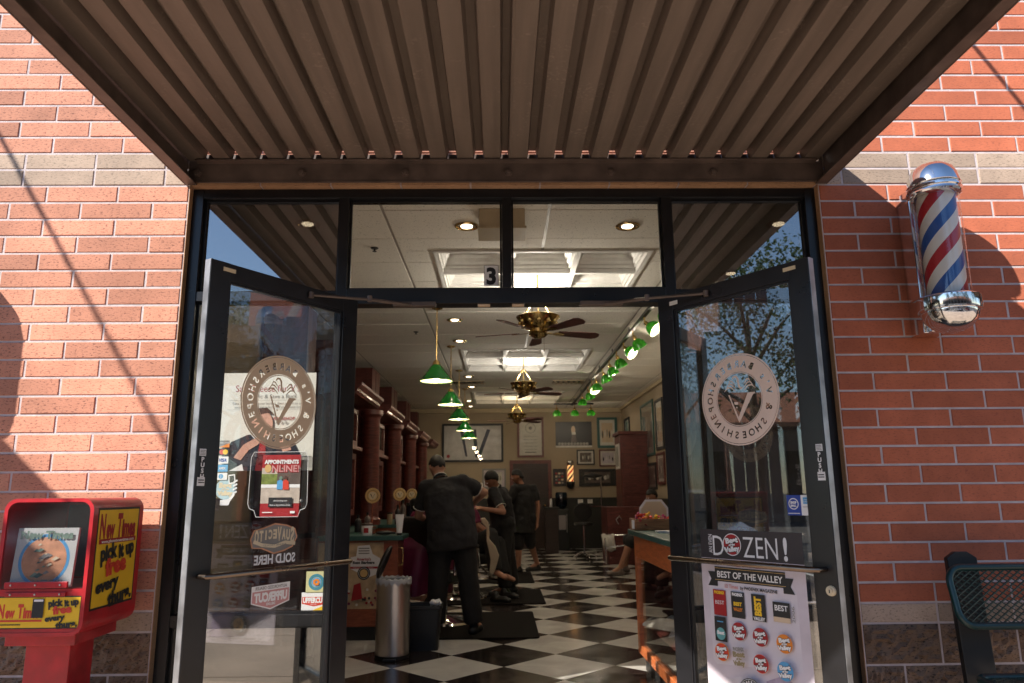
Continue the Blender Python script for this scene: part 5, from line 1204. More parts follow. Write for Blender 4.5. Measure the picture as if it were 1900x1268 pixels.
# back doorway
t = thing('back_doorway', 'dark wooden doorway in the back wall under the certificate', 'doorway', (0.71, IY1, 0))
m = MB(); m.box(-0.50, -0.04, 0, -0.42, -0.001, 2.06); m.box(0.42, -0.04, 0, 0.50, -0.001, 2.06); m.box(-0.4195, -0.04, 1.98, 0.4195, -0.001, 2.06); m.build('door_casing', W_MAH, t)
m = MB(); m.box(-0.419, -0.02, 0.005, 0.419, -0.002, 1.979); d_ = m.build('door', W_DARK, t)
m = MB()
for zz in (0.15, 0.80, 1.40): m.box(-0.30, -0.026, zz, 0.30, -0.0205, zz+0.48)
m.build('raised_panels', W_DARK, d_, bevel=0.004)
m = MB(); m.ell((0.33, -0.05, 1.0), 0.025, 0.025, 0.025, 12, 8); m.build('knob', M_BRS, d_, smooth=60)
for x, l in ((1.89, 'left white wall outlet plate under the chair rail'), (2.12, 'right white wall outlet plate under the chair rail')):
    t = thing('outlet_plate', l, 'outlet', (x, IY1-0.012, 1.095)); m = MB(); m.box(-0.06, -0.008, -0.06, 0.06, -0.0005, 0.06); m.build('plate', M_WHT, t, bevel=0.003)
    m = MB(); m.box(-0.035, -0.0095, -0.04, 0.035, -0.0085, 0.04); m.build('sockets', M_PAP, t)
# indoor barber pole (lit)
t = thing('indoor_barber_pole', 'lit barber pole on the back wall between two dark frames', 'barber pole', (1.655, IY1-0.14, 1.38))
m = MB(); m.lathe([(0, 0), (0.05, 0.01), (0.085, 0.05), (0.09, 0.10), (0.10, 0.11), (0.10, 0.16), (0.08, 0.17)], n=24); m.build('bottom_cap', M_BLK, t, smooth=40)
m = MB(); m.lathe([(0.08, 0.55), (0.085, 0.56), (0.085, 0.63), (0.07, 0.66), (0, 0.67)], n=24); m.build('top_cap', M_CHR, t, smooth=40)
SE = [mat('lit_cream', (0.8, 0.6, 0.3), 0.4, var=0, emit=0.55, ecol=(1.0, 0.55, 0.2)), mat('lit_red', (0.4, 0.02, 0.01), 0.4, var=0, emit=0.3, ecol=(0.6, 0.05, 0.02)), mat('lit_dark', (0.03, 0.01, 0.02), 0.4, var=0)]
m = MB(); striped(m, 0.072, 0.17, 0.55, 0.5); m.build('striped_cylinder', SE, t, smooth=60)
m = MB(); m.box(-0.04, 0.06, 0.05, 0.04, 0.139, 0.6); m.build('bracket', M_BLK, t)

# ================================================================== LEFT WORKSTATIONS
SX = -1.55
ST = [3.45, 5.55, 7.62, 9.70, 11.80]
names = ['nearest the door', 'second from the door', 'third from the door', 'fourth from the door', 'farthest from the door']
for i, y0 in enumerate(ST):
    t = thing('mirror_station', 'mahogany barber station with round column, mirror and upper cabinet, %s' % names[i], 'barber station', (SX, y0, 0), 0, 'mahogany barber stations along the left wall')
    Lp = 2.05
    m = MB(); m.lathe([(0.15, 0.90), (0.15, 0.98), (0.125, 1.0), (0.12, 1.02), (0.112, 2.25), (0.12, 2.27), (0.15, 2.30), (0.15, 2.36)], (-0.14, 0.06, 0), 28); m.build('column', W_MAH, t, smooth=40)
    m = MB()
    m.box(-0.87, 0.26, 0.916, -0.26, 1.62, 2.33); m.box(-0.87, -0.02, 0.0, -0.26, Lp-0.03, 0.874); m.box(-0.87, -0.1, 0.9161, -0.42, 0.2595, 3.2); m.box(-0.87, 1.6205, 0.9161, -0.42, Lp-0.12, 3.2); m.build('cabinet_carcass', W_MAH, t)
    m = MB(); m.prism([(-0.87, 2.335), (0.02, 2.335), (0.045, 2.36), (0.05, 2.38), (0.09, 2.42), (0.09, 2.45), (-0.87, 2.45)], 'y', 0.20, 1.68); m.build('cornice', W_MAH, t)
    # upper cabinet door with glass
    for q, ya in enumerate((0.30, 0.95)):
        yb = ya+0.62; z0, z1 = 1.86, 2.30
        m = MB(); f = 0.06; X0, X1 = -0.2595, -0.20
        m.box(X0, ya, z1-f, X1, yb, z1); m.box(X0, ya, z0, X1, yb, z0+f); m.box(X0, ya, z0+f, X1, ya+f, z1-f); m.box(X0, yb-f, z0+f, X1, yb, z1-f); d2 = m.build('cabinet_door', W_MAH, t, bevel=0.004)
        m = MB(); m.box(X0+0.02, ya+f, z0+f, X0+0.024, yb-f, z1-f); m.build('glass', mat('cabinet_glass', (0.06, 0.08, 0.065), 0.12, var=0.4, scale=3), d2)
    m = MB(); m.box(-0.2595, 0.28, 1.80, -0.14, 1.61, 1.845); m.build('shelf_moulding', W_MAH, t, bevel=0.004)
    m = MB(); f = 0.07; ya, yb, z0, z1 = 0.30, 1.58, 1.05, 1.77; X0, X1 = -0.2595, -0.21
    m.box(X0, ya, z1-f, X1, yb, z1); m.box(X0, ya, z0, X1, yb, z0+f); m.box(X0, ya, z0+f, X1, ya+f, z1-f); m.box(X0, yb-f, z0+f, X1, yb, z1-f); fr = m.build('mirror_frame', W_MAH, t, bevel=0.004)
    m = MB(); m.box(X0+0.01, ya+f, z0+f, X0+0.014, yb-f, z1-f); m.build('mirror', mat('mirror', (0.75, 0.77, 0.78), 0.03, 1.0, var=0), fr)
    m = MB(); m.box(-0.2595, 0.0, 0.875, 0.36 if i else 0.0, Lp-0.02, 0.915); m.build('countertop', M_TEAL, t, bevel=0.004)
    m = MB(); m.box(-0.2595, 0.02, 0.10, 0.32 if i else -0.02, Lp-0.05, 0.8745); b_ = m.build('base_cabinet', W_CAB, t)
    if i:
        for q in range(4):
            m = MB(); m.box(0.3205, 0.06+q*0.49, 0.14, 0.335, 0.52+q*0.49, 0.84); dd = m.build('drawer_front', W_CAB, t, bevel=0.003)
            m = MB(); m.tube([(0.336, 0.25+q*0.49, 0.76), (0.36, 0.26+q*0.49, 0.765), (0.36, 0.34+q*0.49, 0.765), (0.336, 0.35+q*0.49, 0.76)], 0.005, 8); m.build('pull', M_BRS, dd, smooth=40)
# end cabinet with the poster
t = thing('end_cabinet', 'cherry wood cabinet with green countertop and photo poster just inside left door', 'cabinet', (-1.26, 3.02, 0))
m = MB(); m.box(-0.40, 0.0, 0.12, 0.30, 0.42, 0.872); m.build('carcass', W_CAB, t, bevel=0.003)
m = MB(); m.box(-0.40, 0.03, 0.0, 0.27, 0.42, 0.1195); m.build('toe_kick', M_BLK, t)
m = MB(); m.box(-0.42, -0.03, 0.8725, 0.345, 0.44, 0.915); m.build('countertop', M_TEAL, t, bevel=0.005)
m = MB(); m.tube([(0.301, 0.14, 0.80), (0.325, 0.14, 0.79), (0.33, 0.14, 0.72), (0.325, 0.14, 0.65), (0.301, 0.14, 0.64)], 0.007, 10); m.build('handle', M_BRS, t, smooth=50)
a = Art(0.001, 0.0005); a.rect(-0.30, -0.29, 0.30, 0.29, mat('poster_tan', (0.50, 0.36, 0.22), 0.5, var=0.35, scale=9))
a.poly([(-0.12, 0.20), (0.02, 0.27), (0.10, 0.27), (0.24, 0.20), (0.26, 0.02), (0.20, -0.03), (-0.09, -0.01), (-0.12, 0.05)], M_WHP) if False else None
a.poly([(0.00, 0.06), (0.00, 0.16), (0.05, 0.17), (0.06, 0.26), (0.17, 0.27), (0.20, 0.19), (0.27, 0.15), (0.27, 0.02), (0.16, -0.02)], M_WHP)
for q in range(3): a.rect(0.07, 0.19+q*0.022, 0.17, 0.20+q*0.022, M_GRY)
a.text("America's", 0.12, 0.145, 0.026, M_DKR, w=0.13, bold=0.03); a.text('Best Barbers', 0.12, 0.115, 0.024, M_BKP, w=0.20, bold=0.05); a.rect(0.0, 0.06, 0.25, 0.078, M_DKR); a.text('Number One Shop', 0.12, 0.069, 0.010, M_WHP, w=0.18)
a.disc(0.125, 0.02, 0.058, M_BKP); a.disc(0.125, 0.02, 0.035, M_GOLD); a.ring(0.125, 0.02, 0.045, 0.048, M_WHP)
a.poly([(-0.17, -0.20), (-0.185, -0.05), (-0.16, 0.005), (-0.10, 0.02), (-0.04, 0.005), (-0.01, -0.06), (-0.01, -0.22)], mat('poster_grey_shirt', (0.40, 0.38, 0.36), 0.5, var=0.2)); a.disc(-0.10, 0.065, 0.042, psk, ry=0.055); a.poly([(-0.145, 0.07), (-0.145, 0.105), (-0.10, 0.13), (-0.055, 0.105), (-0.055, 0.07), (-0.08, 0.095), (-0.12, 0.095)], M_HAIRB)
for q in range(26): a.disc(-0.15+rnd.random()*0.42, -0.28+rnd.random()*0.18, 0.012, [M_PAP, M_CAPE, M_DKR, M_BKP][q % 4], n=10)
a.poly([(0.02, -0.22), (0.04, -0.08), (0.10, -0.06), (0.12, -0.20)], M_DKR)
a.build('poster', t, (-0.13, -0.0005, 0.565), (1, 0, 0), (0, 0, 1))
# things on the end cabinet
t = thing('cream_tube', 'white squeeze tube standing on its black cap at green counter edge', 'tube', (-0.955, 3.06, 0.9155))
m = MB(); m.cyl((0, 0, 0), (0, 0, 0.022), 0.022, n=20); m.build('cap', M_BLK, t, smooth=40)
m = MB(); vs = []; n = 20
for z, rx, ry in ((0.022, 0.026, 0.026), (0.06, 0.029, 0.024), (0.12, 0.034, 0.014), (0.175, 0.040, 0.002), (0.19, 0.040, 0.0018)): vs += [(rx*math.cos(2*PI*i/n), ry*math.sin(2*PI*i/n), z) for i in range(n)]
m.add(vs, [(j*n+i, j*n+(i+1) % n, (j+1)*n+(i+1) % n, (j+1)*n+i) for j in range(4) for i in range(n)]+[tuple(range(80, 100)), tuple(range(n-1, -1, -1))]); m.build('tube_body', M_WHP, t, smooth=50)
t = thing('powder_jar', 'white jar with brown lid and red label on near green counter', 'jar', (-1.26, 3.08, 0.9155))
m = MB(); m.lathe([(0.048, 0), (0.05, 0.004), (0.05, 0.085), (0.046, 0.09)], n=28); m.build('jar_body', M_WHP, t, smooth=40)
m = MB(); m.lathe([(0.051, 0.0905), (0.051, 0.108), (0.047, 0.112), (0, 0.112)], n=28); m.build('lid', M_BEAM, t, smooth=40)
m = MB(); m.lathe([(0.0505, 0.025), (0.0505, 0.07)], n=28); m.f = [m.f[q] for q in (19, 20, 21, 22)]; m.mi = m.mi[:4]; m.build('label', M_DKR, t)
t = thing('hair_clipper', 'black hair clippers lying on near green counter between jar and tube', 'clipper', (-1.10, 3.10, 0.9155), 0.3)
m = MB(); m.ell((0, 0, 0.022), 0.085, 0.028, 0.020, 16, 8); m.box(0.06, -0.022, 0.010, 0.10, 0.022, 0.028); m.build('clipper_body', M_BLK, t, smooth=50)
m = MB(); m.box(0.1005, -0.022, 0.014, 0.115, 0.022, 0.022); m.build('blade', M_STL, t); m = MB(); m.tube([(-0.085, 0, 0.02), (-0.12, 0.02, 0.008), (-0.16, 0.0, 0.006), (-0.20, 0.04, 0.006)], 0.004, 8); m.build('cord', M_BLK, t, smooth=50)
# bottles and jars along the stations
def bottle(x, y, z, r, h, mt, label, cat='bottle', neck=True, group=None, capm=None):
    t = thing('bottle' if cat == 'bottle' else cat.replace(' ', '_'), label, cat, (x, y, z), 0, group)
    m = MB()
    if neck: m.lathe([(r*0.9, 0), (r, 0.004), (r, h*0.62), (r*0.8, h*0.72), (r*0.35, h*0.80), (r*0.35, h*0.86)], n=20)
    else: m.lathe([(r*0.95, 0), (r, 0.004), (r, h*0.85), (r*0.95, h*0.86)], n=20)
    m.build('bottle_body', mt, t, smooth=40)
    m = MB(); m.lathe([(r*(0.42 if neck else 1.02), h*0.8605), (r*(0.42 if neck else 1.02), h), (0, h)], n=16); m.build('cap', capm or M_BLK, t, smooth=40)
    return t
zc = 0.9155
bl = [(-1.36, 3.62, 0.05, 0.20, G_BLUE, 'squat blue disinfectant jar on first station counter', False), (-1.28, 3.66, 0.042, 0.23, G_BLUE, 'tall blue disinfectant jar beside the squat blue one', False),
      (-1.17, 3.74, 0.034, 0.17, M_BLK, 'black tonic bottle behind the blue jars', True), (-1.12, 4.00, 0.032, 0.19, M_BEAM, 'amber brown bottle on the first station counter', True)]
t0_ = []
for x, y, r, h, mt_, l, nk in bl: bottle(x-0.3, y+0.0, zc, r, h, mt_, l, neck=nk)
bl2 = [(-1.42, 5.60, 0.035, 0.15, M_CRM, 'cream jar with black lid on second station counter', False), (-1.33, 5.66, 0.035, 0.24, M_BLK, 'tall black spray bottle on second station counter', True), (-1.30, 5.95, 0.04, 0.30, M_BEAM, 'brown long necked bottle on second station counter', True), (-1.24, 6.2, 0.05, 0.26, G_BLUE, 'blue disinfectant jar on second station counter', False), (-1.26, 7.7, 0.035, 0.26, M_WHP, 'white bottle on third station counter', True), (-1.36, 7.9, 0.035, 0.30, M_BLK, 'black bottle on third station counter', True)]
for x, y, r, h, mt_, l, nk in bl2: bottle(x, y, zc, r, h, mt_, l, neck=nk)
for x, y, h, l in ((-1.50, 4.75, 0.32, 'round cream paddle sign on stem at first station'), (-1.40, 6.35, 0.33, 'round gold paddle sign on stem at second station'), (-1.40, 7.75, 0.33, 'round gold paddle sign on stem at third station')):
    t = thing('paddle_sign', l, 'paddle sign', (x, y, zc-0.0), 0.15)
    m = MB(); m.cyl((0, 0, 0), (0, 0, 0.01), 0.05, n=20); m.cyl((0, 0, 0.0101), (0, 0, h-0.05), 0.007, n=8); m.build('stem', W_CAB, t, smooth=40)
    m = MB(); m.lathe([(0.0, -0.008), (0.085, -0.008), (0.088, 0), (0.085, 0.008), (0, 0.008)], (0, 0, h+0.04), 28, 'y', ); m.build('disc', M_GOLD, t, smooth=40)
    a = Art(0.0005, 0.0005); a.ring(0, 0, 0.058, 0.062, M_BKP); a.disc(0, 0, 0.045, M_CREAM); a.poly([(0.002, -0.035), (0.006, -0.028), (0.025, 0.020), (0.020, 0.020)], M_BKP); a.poly([(0.002, -0.035), (0.0, -0.02), (-0.018, 0.020), (-0.03, 0.020)], M_BKP); a.build('print', t, (0, -0.0085, h+0.04), (1, 0, 0), (0, 0, 1))
t = thing('hand_towels', 'pale folded towels beside black bottle on second counter', 'towel', (-1.33, 6.9, zc))
for q in range(2): m = MB(); m.box(-0.12+q*0.01, -0.08, q*0.0305, 0.12-q*0.01, 0.08, q*0.0305+0.030); m.build('towel', M_PAP, t, bevel=0.012)

# ================================================================== BINS AND MATS
t = thing('pedal_bin', 'brushed steel cylindrical trash bin with open lid and plastic liner', 'trash bin', (-0.895, 2.33, 0))
m = MB(); m.lathe([(0.135, 0.028), (0.137, 0.03), (0.137, 0.60), (0.132, 0.60), (0.130, 0.10), (0.0, 0.09)], n=48); m.build('steel_body', M_STL, t, smooth=40)
m = MB(); m.lathe([(0.128, 0.0), (0.140, 0.004), (0.140, 0.0275), (0, 0.0275)], n=40); m.box(-0.05, -0.19, 0.006, 0.05, -0.12, 0.018); m.build('black_base', M_BLK, t, smooth=40)
m = MB(); m.lathe([(0.1375, 0.592), (0.140, 0.596), (0.140, 0.606), (0.131, 0.607), (0.131, 0.598)], n=40); m.build('black_rim', M_BLK, t, smooth=40)
m = MB(); m.X = Matrix.Translation((-0.135, 0.0, 0.61)) @ Matrix.Rotation(R(-68), 4, 'Y') @ Matrix.Translation((0.14, 0, 0)); m.lathe([(0, 0.030), (0.06, 0.028), (0.12, 0.018), (0.142, 0.0), (0.138, -0.012), (0.10, 0.0), (0, 0.008)], n=36); m.build('open_lid', M_BLK, t, smooth=40)
m = MB(); n = 60; vs = []
for r_, z_, am in ((0.118, 0.50, 0.001), (0.126, 0.61, 0.003), (0.138, 0.618, 0.005), (0.146, 0.608, 0.006), (0.144, 0.575, 0.010)):
    vs += [((r_+rnd.uniform(0, am)*0.4)*math.cos(2*PI*i/n), (r_+rnd.uniform(0, am)*0.4)*math.sin(2*PI*i/n), z_+am*1.3*math.sin(i*1.9)+rnd.uniform(-am, am)*0.6) for i in range(n)]
m.add(vs, [(j*n+i, j*n+(i+1) % n, (j+1)*n+(i+1) % n, (j+1)*n+i) for j in range(4) for i in range(n)]); m.build('bin_liner', mat('plastic_liner', (0.55, 0.56, 0.60), 0.3, var=0.1, alpha=1.0, trans=0.3), t, smooth=80)
t = thing('waste_bin', 'black rectangular waste bin with crumpled white towel on its rim', 'waste bin', (-0.68, 2.66, 0), 0.05)
m = MB(); vs = []
for e, z in ((0.0, 0.0), (0.0, 0.0)): pass
po = [rrect(-0.13, -0.10, 0.13, 0.10, 0.03, 4), rrect(-0.155, -0.125, 0.155, 0.125, 0.035, 4), rrect(-0.165, -0.135, 0.165, 0.135, 0.035, 4), rrect(-0.165, -0.135, 0.165, 0.135, 0.035, 4), rrect(-0.145, -0.115, 0.145, 0.115, 0.03, 4), rrect(-0.125, -0.095, 0.125, 0.095, 0.03, 4)]
zz = [0.0, 0.33, 0.335, 0.36, 0.36, 0.02]; n = len(po[0])
for p_, z in zip(po, zz): vs += [(u, v, z) for u, v in p_]
m.add(vs, [(j*n+i, j*n+(i+1) % n, (j+1)*n+(i+1) % n, (j+1)*n+i) for j in range(5) for i in range(n)]+[tuple(range(n-1, -1, -1)), tuple(range(5*n, 6*n))]); m.build('bin_body', M_BLK, t, smooth=40)
def crumple(name, label, cat, loc, sx, sy, sz, mt_, seed=1, n=10):
    r2 = random.Random(seed); m = MB()
    for k in range(n): m.ell((r2.uniform(-1, 1)*sx*0.6, r2.uniform(-1, 1)*sy*0.6, sz*0.5+r2.uniform(-0.3, 0.3)*sz), sx*r2.uniform(0.25, 0.5), sy*r2.uniform(0.25, 0.5), sz*r2.uniform(0.2, 0.4), 10, 6, Matrix.Rotation(r2.uniform(0, 3), 3, 'X') @ Matrix.Rotation(r2.uniform(0, 3), 3, 'Y'))
    o = m.build(name, mt_, None, remesh=0.006, smit=1); o.location = loc; return tag(o, label, cat)
crumple('hand_towel', 'crumpled white towel on the rim of black waste bin', 'towel', (-0.575, 2.62, 0.345), 0.07, 0.06, 0.05, M_WHP, 3)
for (x0, y0, x1, y1, l) in ((-0.95, 3.02, 0.335, 4.50, 'dark rubber floor mat under the front barber'), (-0.95, 5.10, 0.52, 6.42, 'dark rubber floor mat around the second chair'), (-0.95, 7.2, 0.48, 8.70, 'dark rubber floor mat around the third chair'), (-0.95, 9.4, 0.35, 10.9, 'dark rubber floor mat farthest from the door')):
    m = MB(); m.prism(rrect(x0, y0, x1, y1, 0.04, 4), 'z', 0.001, 0.016); tag(m.build('floor_mat', M_BLKM, bevel=0.004), l, 'floor mat', 'anti fatigue mats beside the chairs')

# ================================================================== BARBER CHAIRS
def barber_chair(x, y, rz, label):
    t = thing('barber_chair', label, 'barber chair', (x, y, 0), rz, 'barber chairs in a row')
    m = MB(); m.lathe([(0.33, 0.016), (0.32, 0.035), (0.12, 0.06), (0.06, 0.08), (0.055, 0.36), (0.12, 0.40)], n=36); m.build('pedestal', M_CHR, t, smooth=40)
    m = MB(); m.box(-0.26, -0.27, 0.41, 0.26, 0.25, 0.54); m.build('seat', M_LEA, t, bevel=0.04, seg=3)
    m = MB(); m.X = Matrix.Translation((0, 0.27, 0.55)) @ Matrix.Rotation(R(-10), 4, 'X'); m.box(-0.25, -0.06, 0.0, 0.25, 0.06, 0.52); m.build('backrest', M_LEA, t, bevel=0.04, seg=3)
    m = MB(); m.X = Matrix.Translation((0, 0.36, 1.12)) @ Matrix.Rotation(R(-10), 4, 'X'); m.box(-0.13, -0.04, 0, 0.13, 0.04, 0.13); m.build('headrest', M_LEA, t, bevel=0.03, seg=3)
    for s in (-1, 1):
        m = MB(); m.tube([(s*0.30, 0.22, 0.50), (s*0.31, 0.22, 0.70), (s*0.31, 0.12, 0.73), (s*0.31, -0.20, 0.72), (s*0.30, -0.24, 0.55)], 0.016, 10); m.build('armrest_frame', M_CHR, t, smooth=50)
        m = MB(); m.box(s*0.31-0.03, -0.18, 0.735, s*0.31+0.03, 0.14, 0.77); m.build('armrest_pad', M_LEA, t, bevel=0.01)
    m = MB(); m.tube([(-0.16, -0.27, 0.42), (-0.17, -0.52, 0.20), (0.17, -0.52, 0.20), (0.16, -0.27, 0.42)], 0.014, 10); m.box(-0.17, -0.56, 0.19, 0.17, -0.44, 0.215); m.build('footrest', M_CHR, t, smooth=50)
    return t
barber_chair(-0.62, 3.92, R(150), 'black barber chair holding the caped client at first station')
barber_chair(-0.50, 5.75, R(120), 'black barber chair under the client in pale trousers')
barber_chair(-0.42, 7.9, R(100), 'black barber chair at the third station beyond two barbers')
barber_chair(-0.45, 10.1, R(100), 'black barber chair farthest down the left row')

# ================================================================== PEOPLE
def body_mesh(J, k=1.0):
    """one continuous body from joint positions (metres)"""
    m = MB(); V = lambda q: Vector(q)
    pel, che, nek, hed = V(J['pelvis']), V(J['chest']), V(J['neck']), V(J['head'])
    m.cap(pel, che.lerp(pel, 0.45), 0.135, 0.125); m.cap(che.lerp(pel, 0.45), che.lerp(pel, 0.12), 0.120, 0.115)
    m.cap(V(J['hipL']), V(J['hipR']), 0.11); m.cap(V(J['shL']), V(J['shR']), 0.062); m.cap(che-(nek-che)*0.15, nek, 0.078, 0.060); m.cap(nek, hed-(hed-nek)*0.25, 0.056, 0.052)
    for s in 'LR':
        m.cap(V(J['sh'+s]), V(J['el'+s]), 0.052, 0.040, 12); m.cap(V(J['el'+s]), V(J['wr'+s]), 0.040, 0.026, 12)
        m.cap(V(J['hip'+s]), V(J['kn'+s]), 0.088, 0.058, 12); kn, an = V(J['kn'+s]), V(J['an'+s]); mid = kn.lerp(an, 0.3); m.cap(kn, mid, 0.056, 0.058, 12); m.cap(mid, an, 0.058, 0.036, 12)
        m.cap(an, V(J['to'+s]), 0.040, 0.030, 10)
        # hand: palm, four fingers, thumb
        wr = V(J['wr'+s]); hd = (wr-V(J['el'+s])).normalized(); x, y, _ = frame_axes(hd)
        pc = wr+hd*0.055; m.ell(pc, 0.030, 0.030, 0.030, 10, 6); m.cap(wr, wr+hd*0.085, 0.026, 0.024, 10)
        for f in range(4):
            o = x*(f-1.5)*0.019; b0 = wr+hd*0.085+o; L_ = (0.062, 0.072, 0.068, 0.052)[f]; b1 = b0+hd*L_*0.55+y*0.012; b2 = b1+hd*L_*0.35+y*0.026
            m.cap(b0, b1, 0.0092, 0.0085, 8); m.cap(b1, b2, 0.0085, 0.0075, 8)
        th0 = wr+hd*0.035-x*0.026; m.cap(th0, th0+hd*0.035-x*0.022+y*0.010, 0.012, 0.010, 8); m.cap(th0+hd*0.035-x*0.022+y*0.010, th0+hd*0.062-x*0.020+y*0.022, 0.010, 0.008, 8)
    fw = V(J['face']).normalized(); upv = (hed-nek).normalized(); sd = fw.cross(upv).normalized(); fw = upv.cross(sd).normalized()
    Rm = Matrix((sd, fw, upv)).transposed()
    m.ell(hed, 0.074, 0.092, 0.108, 18, 12, Rm); m.ell(hed+fw*0.030-upv*0.055, 0.052, 0.058, 0.055, 14, 8, Rm)
    m.ell(hed+fw*0.094-upv*0.018, 0.012, 0.018, 0.022, 10, 6, Rm); m.ell(hed+fw*0.082-upv*0.062, 0.024, 0.010, 0.008, 10, 6, Rm)
    for s in (-1, 1): m.ell(hed+sd*s*0.076-upv*0.012-fw*0.005, 0.010, 0.020, 0.032, 10, 6, Rm)
    return m, Rm, fw, upv, sd, hed
_wt = {}
def wrinkle(o, st, size):
    if size not in _wt:
        tx = bpy.data.textures.new('folds', 'CLOUDS'); tx.noise_scale = size; tx.noise_depth = 2; _wt[size] = tx
    q = o.modifiers.new('folds', 'DISPLACE'); q.texture = _wt[size]; q.strength = st; q.mid_level = 0.5; q.texture_coords = 'LOCAL'
def person(label, J, skin=M_SKIN, hair=M_HAIR, shirt=M_SHIRT, pants=M_PANT, shoes=M_BLK, short=False, sleeve=0.72, hem=0.0, group=None, trim=False, belly=0.0, hairfull=False):
    t = thing('person', label, 'person', (J['pelvis'][0], J['pelvis'][1], 0), 0, group)
    O = Vector((J['pelvis'][0], J['pelvis'][1], 0)); J = {k: (tuple(Vector(v)-O) if k != 'face' else v) for k, v in J.items()}; V = lambda q: Vector(J[q])
    m, Rm, fw, upv, sd, hed = body_mesh(J); m.build('body', skin, t, remesh=0.0085, smit=3)
    # hair
    m = MB(); m.ell(hed-fw*0.010+upv*0.012, 0.078, 0.093, 0.106, 24, 16, Rm)
    if hairfull: m.ell(hed-fw*0.045-upv*0.03, 0.078, 0.06, 0.09, 14, 8, Rm)
    me = m; vs = np.array(m.v)
    keep = []
    for f in m.f:
        c = Vector(vs[list(f)].mean(0)); r_ = c-hed
        front = r_.dot(fw); h_ = r_.dot(upv)
        if h_ > (0.022+min(front*0.9, 0.03) if front > -0.03 else (-0.085 if hairfull else -0.066)+(front+0.09)*0.8): keep.append(f)
    m.f = keep; m.mi = [0]*len(keep); h = m.build('hair', hair, t, smooth=70); q = h.modifiers.new('s', 'SOLIDIFY'); q.thickness = 0.006; q.offset = 0; wrinkle(h, 0.014, 0.018)
    # eyes
    for s in (-1, 1):
        m = MB(); m.ell(hed+fw*0.084+sd*s*0.030+upv*0.008, 0.011, 0.009, 0.007, 10, 6, Rm); m.build('eye', M_WHP, t, smooth=60)
    # shirt
    m = MB(); pel, che, nek = V('pelvis'), V('chest'), V('neck'); mid = che.lerp(pel, 0.5)
    for a_, b_, w_ in ((che, 0.0, 0.0),): pass
    ax = (V('shR')-V('shL')).normalized(); tor = (che-pel).normalized(); dep = ax.cross(tor).normalized(); Rt = Matrix((ax, dep, tor)).transposed()
    ns = 36; rows = []
    base = pel+Vector((0, 0, -(0.14+hem)))
    for q, (c, rx, ry) in enumerate(((base, 0.222, 0.165), (base.lerp(pel, 0.6), 0.220, 0.165), (pel+tor*0.06, 0.212, 0.160), (pel.lerp(che, 0.55), 0.215, 0.160), (che-tor*0.02, 0.222, 0.150), (che+tor*0.07, 0.185, 0.11), (che+tor*0.12, 0.10, 0.075))):
        for i in range(ns):
            a_ = 2*PI*i/ns; w_ = 1+0.03*math.sin(a_*7+q*1.1)*(1 if q < 5 else 0); rows.append(c+ax*(rx*(1+belly)*w_*math.cos(a_))+(dep if q > 1 else Vector((dep.x, dep.y, 0)).normalized())*(ry*(1+belly)*w_*math.sin(a_)))
    m.add(rows, [(q*ns+i, q*ns+(i+1) % ns, (q+1)*ns+(i+1) % ns, (q+1)*ns+i) for q in range(6) for i in range(ns)]+[tuple(range(ns-1, -1, -1)), tuple(range(6*ns, 7*ns))])
    m.cap(V('shL'), V('shR'), 0.074, None, 14); m.cap(che, nek.lerp(che, 0.25), 0.11, 0.072)
    for s in 'LR':
        e = V('sh'+s).lerp(V('el'+s), sleeve); m.cyl(V('sh'+s), e, 0.076, 0.072, 16); m.ell(V('sh'+s), 0.078, 0.078, 0.078)
    sh = m.build('shirt', shirt, t, remesh=0.011, smit=7); wrinkle(sh, 0.020, 0.09)
    if trim:
        for s in 'LR':
            e = V('sh'+s).lerp(V('el'+s), sleeve+0.02); d = (V('el'+s)-V('sh'+s)).normalized()
            m = MB(); x, y, _ = frame_axes(d); m.tube([e+(x*math.cos(a_)+y*math.sin(a_))*0.068 for a_ in [2*PI*i/24 for i in range(25)]], 0.0045, 6, False); m.build('sleeve_trim', M_PAP, sh, smooth=60)
        m = MB(); d = (hed-nek).normalized(); x, y, _ = frame_axes(d); cc = nek+d*0.025; m.tube([cc+(x*math.cos(a_)+y*math.sin(a_))*0.066 for a_ in [2*PI*i/24 for i in range(25)]], 0.0045, 6, False); m.build('collar_trim', M_PAP, sh, smooth=60)
        m = MB(); m.cyl(nek-d*0.02, cc, 0.082, 0.064, 20, False); m.build('collar', shirt, sh, smooth=60)
    m = MB(); m.cap(V('hipL'), V('hipR'), 0.138)
    for s in 'LR':
        kn, an = V('kn'+s), V('an'+s); m.cap(V('hip'+s), kn, 0.122, 0.098, 14)
        if not short: m.cyl(kn, an.lerp(kn, 0.03), 0.098, 0.090, 16)
        else: m.cap(kn, kn.lerp(an, 0.08), 0.085, 0.085, 14)
    wrinkle(m.build('trousers', pants, t, remesh=0.013, smit=4), 0.016, 0.10)
    for s in 'LR':
        an, to = V('an'+s), V('to'+s); m = MB(); d = (to-an); d.z = 0; d.normalize()
        f0 = Vector((an.x, an.y, 0.045)); m.cap(f0-d*0.03, f0+d*0.14, 0.044, 0.042, 14); m.cap(f0+d*0.10, f0+d*0.19-Vector((0, 0, 0.008)), 0.043, 0.034, 14); m.cap(f0, Vector((an.x, an.y, 0.09)), 0.046, 0.044, 12)
        zmin = min(p[2] for p in m.v); m.v = [(p[0], p[1], max(p[2], 0.006)) for p in m.v]
        dz = min(an.z, 0.09)-0.09
        m.build('shoe', shoes, t, remesh=0.009, smit=2)
    return t
